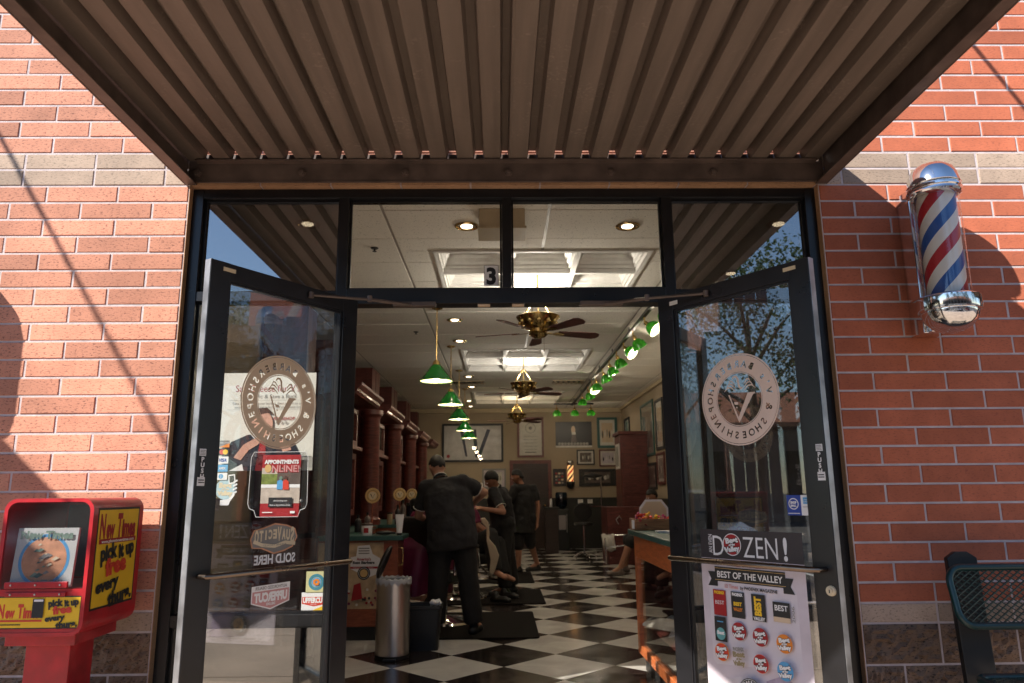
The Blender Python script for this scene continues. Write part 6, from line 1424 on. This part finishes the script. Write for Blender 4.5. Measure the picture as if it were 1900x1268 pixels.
person('barber seen from behind in black shirt with white sleeve trim, leaning over client', dict(
    pelvis=(-0.47, 3.20, 0.93), chest=(-0.535, 3.30, 1.29), neck=(-0.605, 3.37, 1.435), head=(-0.645, 3.45, 1.555), face=(-0.35, 0.8, -0.6),
    shL=(-0.74, 3.32, 1.355), elL=(-0.82, 3.42, 1.08), wrL=(-0.76, 3.66, 1.03), shR=(-0.38, 3.27, 1.40), elR=(-0.17, 3.36, 1.30), wrR=(-0.31, 3.60, 1.17),
    hipL=(-0.57, 3.20, 0.90), knL=(-0.60, 3.19, 0.50), anL=(-0.62, 3.22, 0.10), toL=(-0.66, 3.40, 0.05), hipR=(-0.37, 3.20, 0.90), knR=(-0.32, 3.20, 0.50), anR=(-0.27, 3.24, 0.10), toR=(-0.22, 3.42, 0.05)), trim=True, belly=0.10, hem=0.02)
person('client draped in burgundy cape in the first barber chair', dict(
    pelvis=(-0.66, 3.86, 0.60), chest=(-0.68, 3.84, 0.98), neck=(-0.69, 3.82, 1.14), head=(-0.70, 3.80, 1.27), face=(-0.5, 0.85, 0),
    shL=(-0.87, 3.88, 1.07), elL=(-0.94, 3.84, 0.84), wrL=(-0.98, 4.08, 0.80), shR=(-0.52, 3.78, 1.07), elR=(-0.40, 3.78, 0.84), wrR=(-0.44, 4.04, 0.80),
    hipL=(-0.76, 3.90, 0.60), knL=(-0.96, 4.28, 0.60), anL=(-1.00, 4.38, 0.26), toL=(-1.07, 4.52, 0.22), hipR=(-0.58, 3.86, 0.60), knR=(-0.70, 4.28, 0.60), anR=(-0.76, 4.40, 0.26), toR=(-0.84, 4.54, 0.22)), shirt=M_CAPE, pants=M_KHA, sleeve=0.9)
# cape
m = MB(); n = 48; vs = []
cpx = [(-0.69, 3.82, 1.13, 0.075, 0.075), (-0.70, 3.84, 1.09, 0.20, 0.15), (-0.72, 3.88, 1.00, 0.27, 0.20), (-0.78, 3.94, 0.84, 0.33, 0.33), (-0.84, 3.98, 0.70, 0.345, 0.43), (-0.86, 3.98, 0.50, 0.345, 0.46), (-0.86, 3.98, 0.33, 0.35, 0.47)]
for j, (cx, cy, z, rx, ry) in enumerate(cpx):
    for i in range(n):
        a_ = 2*PI*i/n; w_ = 1+0.045*(j/6)*math.sin(a_*9+0.6*j)
        vs.append((cx+rx*w_*math.cos(a_), cy+ry*w_*math.sin(a_), z+0.02*math.sin(a_*5)*(j/6)))
m.add(vs, [(j*n+i, j*n+(i+1) % n, (j+1)*n+(i+1) % n, (j+1)*n+i) for j in range(6) for i in range(n)])
tag(m.build('barber_cape', M_CAPE, smooth=80), 'burgundy barber cape hanging over the first client and chair', 'cape')
person('client in pale trousers in second chair, brown hair', dict(
    pelvis=(-0.46, 5.72, 0.60), chest=(-0.50, 5.76, 1.02), neck=(-0.51, 5.76, 1.22), head=(-0.52, 5.74, 1.37), face=(0.6, -0.8, -0.3),
    shL=(-0.58, 5.95, 1.16), elL=(-0.45, 6.02, 0.90), wrL=(-0.25, 5.85, 0.80), shR=(-0.42, 5.58, 1.16), elR=(-0.30, 5.50, 0.90), wrR=(-0.15, 5.50, 0.80),
    hipL=(-0.40, 5.82, 0.60), knL=(-0.05, 5.72, 0.66), anL=(0.02, 5.60, 0.28), toL=(0.14, 5.52, 0.24), hipR=(-0.42, 5.62, 0.60), knR=(-0.14, 5.35, 0.78), anR=(-0.08, 5.28, 0.36), toR=(0.04, 5.20, 0.30)), hair=M_HAIRB, shirt=M_CAPE, pants=M_PANT, sleeve=0.95)
person('barber in black leaning over the second client, bare forearms', dict(
    pelvis=(0.02, 5.95, 0.92), chest=(-0.03, 5.80, 1.24), neck=(-0.08, 5.72, 1.37), head=(-0.13, 5.64, 1.47), face=(-0.8, -0.2, -0.7),
    shL=(-0.10, 5.60, 1.30), elL=(0.02, 5.45, 1.06), wrL=(-0.22, 5.42, 1.10), shR=(0.02, 6.00, 1.30), elR=(-0.10, 6.05, 1.06), wrR=(-0.30, 5.90, 1.10),
    hipL=(0.04, 5.84, 0.90), knL=(0.02, 5.82, 0.50), anL=(0.04, 5.84, 0.10), toL=(-0.12, 5.80, 0.05), hipR=(0.04, 6.06, 0.90), knR=(0.08, 6.10, 0.50), anR=(0.14, 6.14, 0.10), toR=(0.0, 6.12, 0.05)), skin=M_SKIND, trim=True)
person('person in black tunic and knee length shorts standing before the back doorway', dict(
    pelvis=(0.36, 8.60, 0.92), chest=(0.36, 8.60, 1.28), neck=(0.33, 8.58, 1.43), head=(0.26, 8.54, 1.57), face=(-0.95, -0.15, -0.35),
    shL=(0.22, 8.45, 1.36), elL=(0.10, 8.40, 1.10), wrL=(-0.08, 8.35, 1.12), shR=(0.54, 8.68, 1.36), elR=(0.62, 8.66, 1.08), wrR=(0.60, 8.62, 0.82),
    hipL=(0.27, 8.60, 0.88), knL=(0.28, 8.58, 0.46), anL=(0.28, 8.60, 0.10), toL=(0.14, 8.56, 0.05), hipR=(0.45, 8.62, 0.88), knR=(0.48, 8.66, 0.48), anR=(0.60, 8.86, 0.12), toR=(0.46, 8.80, 0.05)), skin=M_SKIND, short=True, shirt=M_PANT, hem=0.14, hairfull=True)
person('seated waiting customer beside right wall with bare calf and sandals', dict(
    pelvis=(2.50, 8.2, 0.52), chest=(2.52, 8.22, 0.94), neck=(2.50, 8.22, 1.11), head=(2.45, 8.2, 1.22), face=(-0.9, -0.3, -0.2),
    shL=(2.50, 8.02, 1.04), elL=(2.42, 7.94, 0.78), wrL=(2.22, 8.0, 0.68), shR=(2.52, 8.42, 1.04), elR=(2.44, 8.50, 0.78), wrR=(2.24, 8.42, 0.68),
    hipL=(2.45, 8.10, 0.52), knL=(2.05, 8.02, 0.52), anL=(1.86, 8.0, 0.12), toL=(1.72, 7.98, 0.05), hipR=(2.45, 8.32, 0.52), knR=(2.08, 8.42, 0.52), anR=(2.02, 8.42, 0.12), toR=(1.88, 8.44, 0.05)), skin=M_SKIND, short=True, shoes=M_BEAM)
t = thing('waiting_chair', 'black waiting chair with chrome legs under the seated customer', 'chair', (2.48, 8.2, 0))
m = MB(); m.box(-0.22, -0.24, 0.40, 0.24, 0.24, 0.46); m.build('seat', M_LEA, t, bevel=0.02); m = MB(); m.box(0.24, -0.24, 0.50, 0.30, 0.24, 0.92); m.build('backrest', M_LEA, t, bevel=0.02)
for s in (-1, 1):
    m = MB(); m.tube([(0.26, s*0.24, 0.60), (-0.20, s*0.24, 0.60), (-0.20, s*0.24, 0.01), (0.26, s*0.24, 0.01)], 0.013, 10); m.build('leg_frame', M_CHR, t, smooth=50)

t = thing('draped_cloth', 'pale cloth hanging down beside the front barber hip', 'cloth', (-0.17, 4.35, 0.42))
m = MB(); prof = [(-0.07, 0.60), (-0.02, 0.61), (0.02, 0.56), (0.035, 0.44), (0.03, 0.38), (0.10, 0.30), (0.14, 0.20), (0.10, 0.06), (0.07, 0.0), (0.03, 0.02), (0.045, 0.16), (0.02, 0.28), (0.0, 0.36), (0.0, 0.50), (-0.05, 0.55)]
m.prism(prof, 'y', -0.02, 0.03); m.build('cloth', M_KHA, t, bevel=0.012, seg=3)

# ================================================================== RIGHT SIDE FURNITURE
dc = thing('display_desk', 'orange wood framed glass reception desk with green top inside right door', 'desk', (1.03, 1.2, 0))
def fbox(m, *b_): m.box(*b_); return m
m = MB(); m.box(0.0, 0.62, 0.10, 0.05, 0.72, 0.80); m.build('leg', W_ORG, dc, bevel=0.004)
m = MB(); m.box(0.0, -0.75, 0.10, 0.05, -0.65, 0.80); m.build('leg', W_ORG, dc, bevel=0.004)
m = MB(); m.box(0.0, -0.75, 0.8005, 0.05, 0.72, 0.965); m.build('top_rail', W_ORG, dc, bevel=0.004)
m = MB(); m.box(0.002, -0.65, 0.10, 0.048, 0.6195, 0.165); m.build('bottom_rail', W_ORG, dc, bevel=0.004)
m = MB(); m.box(0.0505, 0.665, 0.10, 0.95, 0.715, 0.965); m.build('end_panel', W_MAH, dc)
m = MB(); m.box(0.015, -0.65, 0.165, 0.020, 0.6195, 0.80); m.build('glass_panel', G_CLEAR, dc)
m = MB(); m.box(-0.04, -0.78, 0.9655, 0.97, 0.76, 1.005); m.build('countertop', M_TEAL, dc, bevel=0.006)
m = MB(); m.box(0.03, -0.6, 0.0, 0.07, 0.60, 0.0995); m.build('plinth', M_BLK, dc)
m = MB(); m.box(0.06, -0.6, 0.30, 0.60, 0.655, 0.32); m.build('shelf', W_MAH, dc)
m = MB(); m.box(0.60, -0.6, 0.02, 0.62, 0.655, 0.96); m.build('rear_panel', W_MAH, dc)
for q, (x, y, rz, mt_, l) in enumerate(((1.24, 1.62, 0.5, M_PAP, 'grey newspaper lying open on the desk shelf'), (1.30, 1.34, -0.3, M_WHP, 'white magazine with blue cover under the newspaper'))):
    t = thing('magazine', l, 'magazine', (x, y, 0.3205+q*0.0), rz)
    m = MB(); nx = 8; vs = []
    for i in range(nx+1):
        u = i/nx; h_ = 0.02+0.05*abs(math.sin(u*PI*1.4))*(1-q*0.7)
        vs += [(-0.14+0.28*u, -0.18, h_), (-0.14+0.28*u, 0.18, h_*0.8)]
    m.add(vs+[(a_, b_, c_2-0.012) for a_, b_, c_2 in vs], [(2*i, 2*i+2, 2*i+3, 2*i+1) for i in range(nx)]+[(18+2*i, 18+2*i+1, 18+2*i+3, 18+2*i+2) for i in range(nx)]+[(2*i, 18+2*i, 20+2*i, 2+2*i) for i in range(nx)]+[(2*i+1, 2*i+3, 21+2*i, 19+2*i) for i in range(nx)]); m.build('pages', mt_, t, smooth=60)
t = thing('candy_tray', 'wooden tray heaped with wrapped sweets on the green desk top', 'tray', (1.17, 1.80, 1.0055))
m = MB(); m.box(-0.17, -0.12, 0.0, 0.22, 0.12, 0.008); m.box(-0.17, -0.12, 0.0081, -0.158, 0.12, 0.085); m.box(0.208, -0.12, 0.0081, 0.22, 0.12, 0.085); m.box(-0.1579, -0.12, 0.0081, 0.2079, -0.108, 0.085); m.box(-0.1579, 0.108, 0.0081, 0.2079, 0.12, 0.085); m.build('tray_box', W_TRAY, t, bevel=0.002)
m = MB(); m.box(-0.181, -0.105, 0.012, -0.1705, -0.045, 0.075); m.build('card_label', M_WHP, t)
cm = [M_ORR, M_DKR, M_YEL, mat('magenta_wrap', (0.45, 0.02, 0.14), 0.3), M_ORG, M_GRN]
for k in range(44):
    x, y = rnd.uniform(-0.15, 0.20), rnd.uniform(-0.10, 0.10); z = 0.045+rnd.random()*0.075*(1-abs(y)*4)
    m = MB(); q = Matrix.Rotation(rnd.uniform(0, 3.1), 3, 'Z') @ Matrix.Rotation(rnd.uniform(-0.9, 0.9), 3, 'Y')
    m.ell((0, 0, 0), 0.020, 0.012, 0.012, 10, 6, q); e = q @ Vector((0.020, 0, 0))
    for s in (-1, 1): m.cyl(e*s*0.8, e*s*1.75, 0.003, 0.012, 6)
    o = m.build('wrapped_sweet', cm[k % 5], None, smooth=40); o.location = (1.17+x, 1.80+y, 1.0055+z); tag(o, 'small twist wrapped sweet heaped in the wooden tray', 'sweet', 'wrapped sweets in the tray')
t = thing('tray_card', 'white hexagonal topped card sign standing behind the sweets', 'card sign', (1.20, 1.96, 1.0055))
m = MB(); m.prism([(-0.11, 0), (0.12, 0), (0.12, 0.16), (0.07, 0.225), (-0.06, 0.225), (-0.11, 0.16)], 'y', 0, 0.006); m.build('card', M_WHP, t)
a = Art(0.0005, 0.0005); a.poly([(-0.095, 0.01), (0.105, 0.01), (0.105, 0.15), (0.062, 0.208), (-0.052, 0.208), (-0.095, 0.15)], M_CREAM); a.build('print', t, (0, 0, 0), (1, 0, 0), (0, 0, 1))
for q in range(3):
    t = thing('flyer_stack', 'white flyer stack on desk top, %s' % ('closest to the sweets tray' if q == 0 else 'middle one' if q == 1 else 'closest to the door'), 'flyers', (1.18+q*0.05, 1.38-q*0.16, 1.0055), 0.2*q); m = MB(); m.box(-0.08, -0.05, 0, 0.08, 0.05, 0.012); m.build('sheets', M_WHP, t)
# tall cabinet
t = thing('tall_cabinet', 'tall mahogany cabinet standing against the right wall', 'cabinet', (2.66, 10.8, 0))
m = MB(); m.box(-0.27, 0.0, 0.0, 0.28, 0.7, 2.42); m.build('carcass', W_MAH, t, bevel=0.006)
m = MB(); m.box(-0.31, -0.04, 2.4205, 0.285, 0.74, 2.49); m.build('cornice', W_MAH, t, bevel=0.01)
for z0, z1 in ((0.12, 1.2), (1.26, 2.36)): m = MB(); m.box(-0.23, -0.02, z0, 0.24, -0.0005, z1); m.build('door', W_MAH, t, bevel=0.004)
m = MB(); m.box(-0.275, -0.0, 1.86, -0.2705, 0.40, 2.3); 
m = MB(); m.box(-0.285, 0.10, 1.75, -0.2705, 0.55, 2.25); m.build('side_frame', M_PAP, t)
a = Art(0.001, 0.0005); a.rect(-0.18, -0.20, 0.18, 0.20, M_ORG if False else sil); a.build('side_print', t, (-0.2855, 0.325, 2.0), (0, -1, 0), (0, 0, 1))
# console next to cabinet with chrome bits
t = thing('shoeshine_station', 'dark mahogany shoeshine bench with chrome foot rails near tall cabinet', 'shoeshine bench', (2.25, 10.2, 0))
m = MB(); m.box(-0.30, -0.3, 0.0, 0.38, 0.45, 1.02); m.build('platform', W_MAH, t, bevel=0.006)
m = MB(); m.tube([(-0.36, -0.32, 0.02), (-0.36, -0.32, 0.45), (-0.30, -0.32, 0.52), (0.2, -0.32, 0.52)], 0.015, 10); m.tube([(-0.36, -0.45, 0.02), (-0.36, -0.45, 0.30), (0.1, -0.45, 0.36)], 0.012, 10); m.build('foot_rail', M_CHR, t, smooth=50)
m = MB(); m.tube([(-0.1, -0.32, 0.72), (-0.14, -0.36, 0.80), (-0.08, -0.36, 0.86), (-0.04, -0.33, 0.80)], 0.010, 8); m.build('chrome_hook', M_CHR, t, smooth=50)
t = thing('hooded_lamp', 'thin chrome stand with round hooded head in front of wide team photo', 'floor lamp', (2.22, 12.6, 0))
m = MB(); m.cyl((0, 0, 0.0), (0, 0, 0.02), 0.14, n=24); m.cyl((0, 0, 0.0201), (0, 0, 1.62), 0.016, n=10); m.build('stand', M_CHR, t, smooth=40)
m = MB(); m.lathe([(0.03, 0.06), (0.10, 0.04), (0.22, 0.0), (0.22, -0.02), (0.10, -0.05), (0.0, -0.06)], (-0.18, 0, 1.66), 28); m.build('hood', M_BLK, t, smooth=40)
m = MB(); m.box(-0.30, -0.10, 0.98, 0.02, 0.10, 1.0); m.build('tray', M_CHR, t)
t = thing('folded_cloth', 'grey cloth hanging over the shoeshine foot rail', 'cloth', (1.93, 9.86, 0.5))
m = MB(); nx = 8; vs = []
for i in range(nx+1):
    for j, z in enumerate((0.03, -0.10, -0.26)): vs.append((-0.10+0.22*i/nx+0.02*j, 0.01*math.sin(i*1.3)+0.01*j, z+0.02*math.sin(i)))
m.add(vs, [(i*3+j, i*3+3+j, i*3+4+j, i*3+1+j) for i in range(nx) for j in range(2)]); o = m.build('cloth', M_PAP, t, smooth=70); q = o.modifiers.new('s', 'SOLIDIFY'); q.thickness = 0.006
# water cooler
t = thing('water_cooler', 'dark water cooler with blue bottle against the back wall', 'water cooler', (1.40, 13.45, 0))
m = MB(); m.box(-0.16, -0.17, 0.0, 0.16, 0.17, 0.92); m.build('cooler_body', M_BLK, t, bevel=0.02); m = MB(); m.lathe([(0.06, 0.9205), (0.135, 1.0), (0.14, 1.03), (0.14, 1.26), (0.12, 1.30), (0, 1.305)], n=28); m.build('water_bottle', G_BLUE, t, smooth=40)
m = MB(); m.box(-0.08, -0.176, 0.46, 0.08, -0.1705, 0.78); m.box(0.095, -0.178, 0.40, 0.110, -0.1705, 0.80); m.build('tap_panel', M_STL, t)
# stool with round back
t = thing('chrome_stool', 'round swivel stool with low back and chrome base near water cooler', 'stool', (1.66, 11.2, 0))
m = MB(); m.cyl((0, 0, 0.10), (0, 0, 0.64), 0.022, n=14)
for k in range(5): a_ = 2*PI*k/5; m.tube([(0, 0, 0.12), (0.16*math.cos(a_), 0.16*math.sin(a_), 0.09), (0.24*math.cos(a_), 0.24*math.sin(a_), 0.04)], 0.012, 8); m.ell((0.24*math.cos(a_), 0.24*math.sin(a_), 0.022), 0.022, 0.022, 0.022, 10, 6)
m.build('chrome_base', M_CHR, t, smooth=50); m = MB(); m.lathe([(0, 0.64), (0.19, 0.645), (0.20, 0.67), (0.19, 0.70), (0, 0.71)], n=28); m.build('seat', M_LEA, t, smooth=40)
m = MB(); m.X = Matrix.Translation((0, 0.16, 0.90)) @ Matrix.Rotation(R(8), 4, 'X'); m.lathe([(0, -0.02), (0.17, -0.02), (0.19, 0), (0.17, 0.03), (0, 0.03)], n=28, ax='y'); m.build('back', M_LEA, t, smooth=40)
bottle(1.10, 12.6, 0.98, 0.03, 0.22, M_WHP, 'white spray bottle on the dark stand near back doorway'); 
t = thing('side_stand', 'dark narrow stand beneath spray bottle near back doorway', 'stand', (1.10, 12.6, 0)); m = MB(); m.box(-0.14, -0.14, 0.0, 0.14, 0.14, 0.93); m.build('stand_body', W_DARK, t, bevel=0.005); m = MB(); m.box(-0.17, -0.17, 0.9305, 0.17, 0.17, 0.9795); m.build('stand_top', M_BLK, t)

# ================================================================== STREET SIDE (seen only as reflections)
def tree(x, y, h, cr, seed, label, mt_):
    r2 = random.Random(seed); t = thing('shade_tree', label, 'tree', (x, y, -0.16), 0)
    m = MB(); m.tube([(0, 0, 0), (0.1, 0.05, h*0.25), (0, 0.1, h*0.5), (0.05, 0, h*0.78)], [0.20, 0.15, 0.11, 0.04], 10); limbs = []
    for k in range(9):
        a_ = r2.uniform(0, 6.28); z = h*r2.uniform(0.35, 0.7); e = Vector((math.cos(a_)*cr*r2.uniform(0.5, 0.85), math.sin(a_)*cr*r2.uniform(0.5, 0.85), z+h*r2.uniform(0.08, 0.28))); m.tube([(0.03, 0.05, z), tuple(Vector((0.03, 0.05, z)).lerp(e, 0.5)+Vector((0, 0, 0.15))), tuple(e)], [0.07, 0.045, 0.015], 7); limbs.append(e)
    m.build('trunk', M_BARK, t, smooth=60)
    m = MB(); cl = [(e, r2.uniform(0.35, 0.6)*cr*0.75) for e in limbs]+[(Vector((r2.uniform(-.3, .3)*cr, r2.uniform(-.3, .3)*cr, h*r2.uniform(0.75, 0.95))), cr*0.4) for _ in range(5)]
    vs = []; fs = []
    for c, rr_ in cl:
        for k in range(520):
            d = Vector((r2.gauss(0, 1), r2.gauss(0, 1), r2.gauss(0, 0.8))); d = d.normalized()*rr_*r2.random()**0.45; p = c+d; s_2 = r2.uniform(0.05, 0.10); u = Vector((r2.gauss(0, 1), r2.gauss(0, 1), r2.gauss(0, 1))).normalized(); v = u.cross(Vector((r2.gauss(0, 1), r2.gauss(0, 1), r2.gauss(0, 1)))).normalized()
            o = len(vs); vs += [p-u*s_2, p+v*s_2*0.45, p+u*s_2, p-v*s_2*0.45]; fs.append((o, o+1, o+2, o+3))
    me = bpy.data.meshes.new('crown'); me.from_pydata([tuple(v) for v in vs], [], fs); me.materials.append(mt_); me.update(); o = bpy.data.objects.new('crown', me); COL.objects.link(o); o.parent = t
for k, (x, y, h, cr, l, mt_) in enumerate(((-15, -5.9, 7.5, 2.6, 'leafy tree at the kerb far to the left', M_LEAF), (-18, -1.6, 7.0, 2.2, 'slim leafy tree past the left end of the shop row', M_LEAF), (-25, 0.5, 9.5, 3.0, 'tall dark tree behind the slim one at left end', M_LEAF2), (22, 0.5, 8.5, 3.0, 'tall leafy tree past the right end of shop row', M_LEAF), (-24, -9, 9.5, 3.4, 'tallest leafy tree left across the parking lot', M_LEAF2), (-9, -17, 7, 2.8, 'round tree on the parking island behind the cars', M_LEAF), (2, -18, 8.2, 3.2, 'broad tree opposite the shop doors', M_LEAF2), (-3.5, -18.5, 8.0, 3.0, 'leafy tree just left of the broad opposite tree', M_LEAF), (7.5, -17.5, 8.6, 3.2, 'leafy tree just right of the broad opposite tree', M_LEAF), (12, -16, 7, 2.7, 'tree to the right on the parking island', M_LEAF), (20, -7, 8.5, 3.0, 'leafy tree at the kerb far to the right', M_LEAF2), (-32, -16, 11, 4, 'big dark tree at the far left corner', M_LEAF), (28, -18, 10, 3.8, 'big tree at the far right corner', M_LEAF))):
    tree(x, y, h, cr, 40+k, l, mt_)
t = thing('opposite_building', 'low dark stucco building with clay tile roof across parking lot', 'building', (0, -31, -0.16))
m = MB(); m.box(-38, -8, 0, 38, 0, 4.3); m.build('stucco_wall', M_STUC, t)
m = MB(); m.prism([(-9, 4.4), (0.9, 4.4), (0.9, 4.6), (-3.5, 6.6), (-9, 4.6)], 'x', -39, 39); m.build('tile_roof', M_ROOF, t)
for k in range(12):
    m = MB(); m.box(-36+k*6.2, 0.01, 0.5, -32.4+k*6.2, 0.06, 3.3); m.build('shop_window', M_DKWIN, t)
t = thing('wooden_screen_wall', 'tall weathered timber screen wall projecting at far left of shop row', 'screen wall', (-11.6, -1.5, 0))
m = MB()
for k in range(4): m.box(-0.06, 0.5+k*0.24, 0.0, 0.06, 0.5+k*0.24+0.22, 5.6)
m.build('boards', W_SIDE, t)
def car(x, y, rz, col, label):
    t = thing('parked_car', label, 'car', (x, y, -0.155), rz)
    paint = mat('paint_'+col[0], col[1], 0.25, 0.3, var=0.03, coat=0.8)
    lo = [(-2.25, 0.35), (-2.28, 0.62), (-2.10, 0.86), (-1.2, 0.98), (1.55, 1.02), (2.15, 0.95), (2.28, 0.75), (2.25, 0.35)]
    m = MB(); vs = []; n = len(lo)
    for yy, k in ((-0.90, 0.93), (-0.86, 1.0), (0.86, 1.0), (0.90, 0.93)): vs += [(u*(1 if k == 1 else 0.97), yy, 0.35+(v-0.35)*k) for u, v in lo]
    m.add(vs, [(j*n+i, j*n+(i+1) % n, (j+1)*n+(i+1) % n, (j+1)*n+i) for j in range(3) for i in range(n)]+[tuple(range(n-1, -1, -1)), tuple(range(3*n, 4*n))]); m.build('body', paint, t, bevel=0.05, seg=3)
    m = MB(); hi = [(-1.25, 0.985), (-0.55, 1.42), (0.75, 1.46), (1.75, 1.02)]; vs = [(u, s*(0.78 if v < 1.2 else 0.60), v) for s in (-1, 1) for u, v in hi]; m.add(vs, [(0, 1, 2, 3), (7, 6, 5, 4), (0, 4, 5, 1), (1, 5, 6, 2), (2, 6, 7, 3)]); m.build('windows', M_DKWIN, t)
    m = MB(); vs = [(u*1.0, s*0.61, v) for s in (-1, 1) for u, v in ((-0.52, 1.425), (0.72, 1.465), (0.66, 1.495), (-0.46, 1.46))]; m.add(vs, [(0, 1, 2, 3), (7, 6, 5, 4), (0, 4, 5, 1), (1, 5, 6, 2), (2, 6, 7, 3), (3, 7, 4, 0)]); m.build('roof', paint, t, bevel=0.02)
    for u in (-1.42, 1.38):
        for s in (-1, 1):
            m = MB(); m.lathe([(0.0, -0.10), (0.30, -0.10), (0.33, -0.07), (0.33, 0.07), (0.30, 0.10), (0, 0.10)], (u, s*0.82, 0.335), 28, 'y'); w_ = m.build('wheel', M_BLKM, t, smooth=40)
            m = MB(); m.lathe([(0.0, 0.105), (0.20, 0.105), (0.21, 0.101)], (u, s*0.82 if s > 0 else s*0.82-0.206, 0.335), 20, 'y'); m.build('rim', M_STL, w_)
    for s in (-1, 1):
        m = MB(); m.box(-2.285, s*0.62-0.18, 0.62, -2.20, s*0.62+0.18, 0.76); m.build('headlight', M_WHP, t, bevel=0.02)
        m = MB(); m.box(2.22, s*0.65-0.15, 0.68, 2.285, s*0.65+0.15, 0.82); m.build('tail_light', M_DKR, t, bevel=0.02)
car(-5.2, -8.4, R(92), ('black', (0.01, 0.01, 0.012)), 'black parked car facing away from the shops on the left')
car(2.9, -8.6, R(-88), ('silver', (0.35, 0.36, 0.38)), 'silver parked car in the lot behind the viewer')
car(8.3, -8.5, R(90), ('darkred', (0.12, 0.01, 0.012)), 'dark red parked car in the lot to the right')
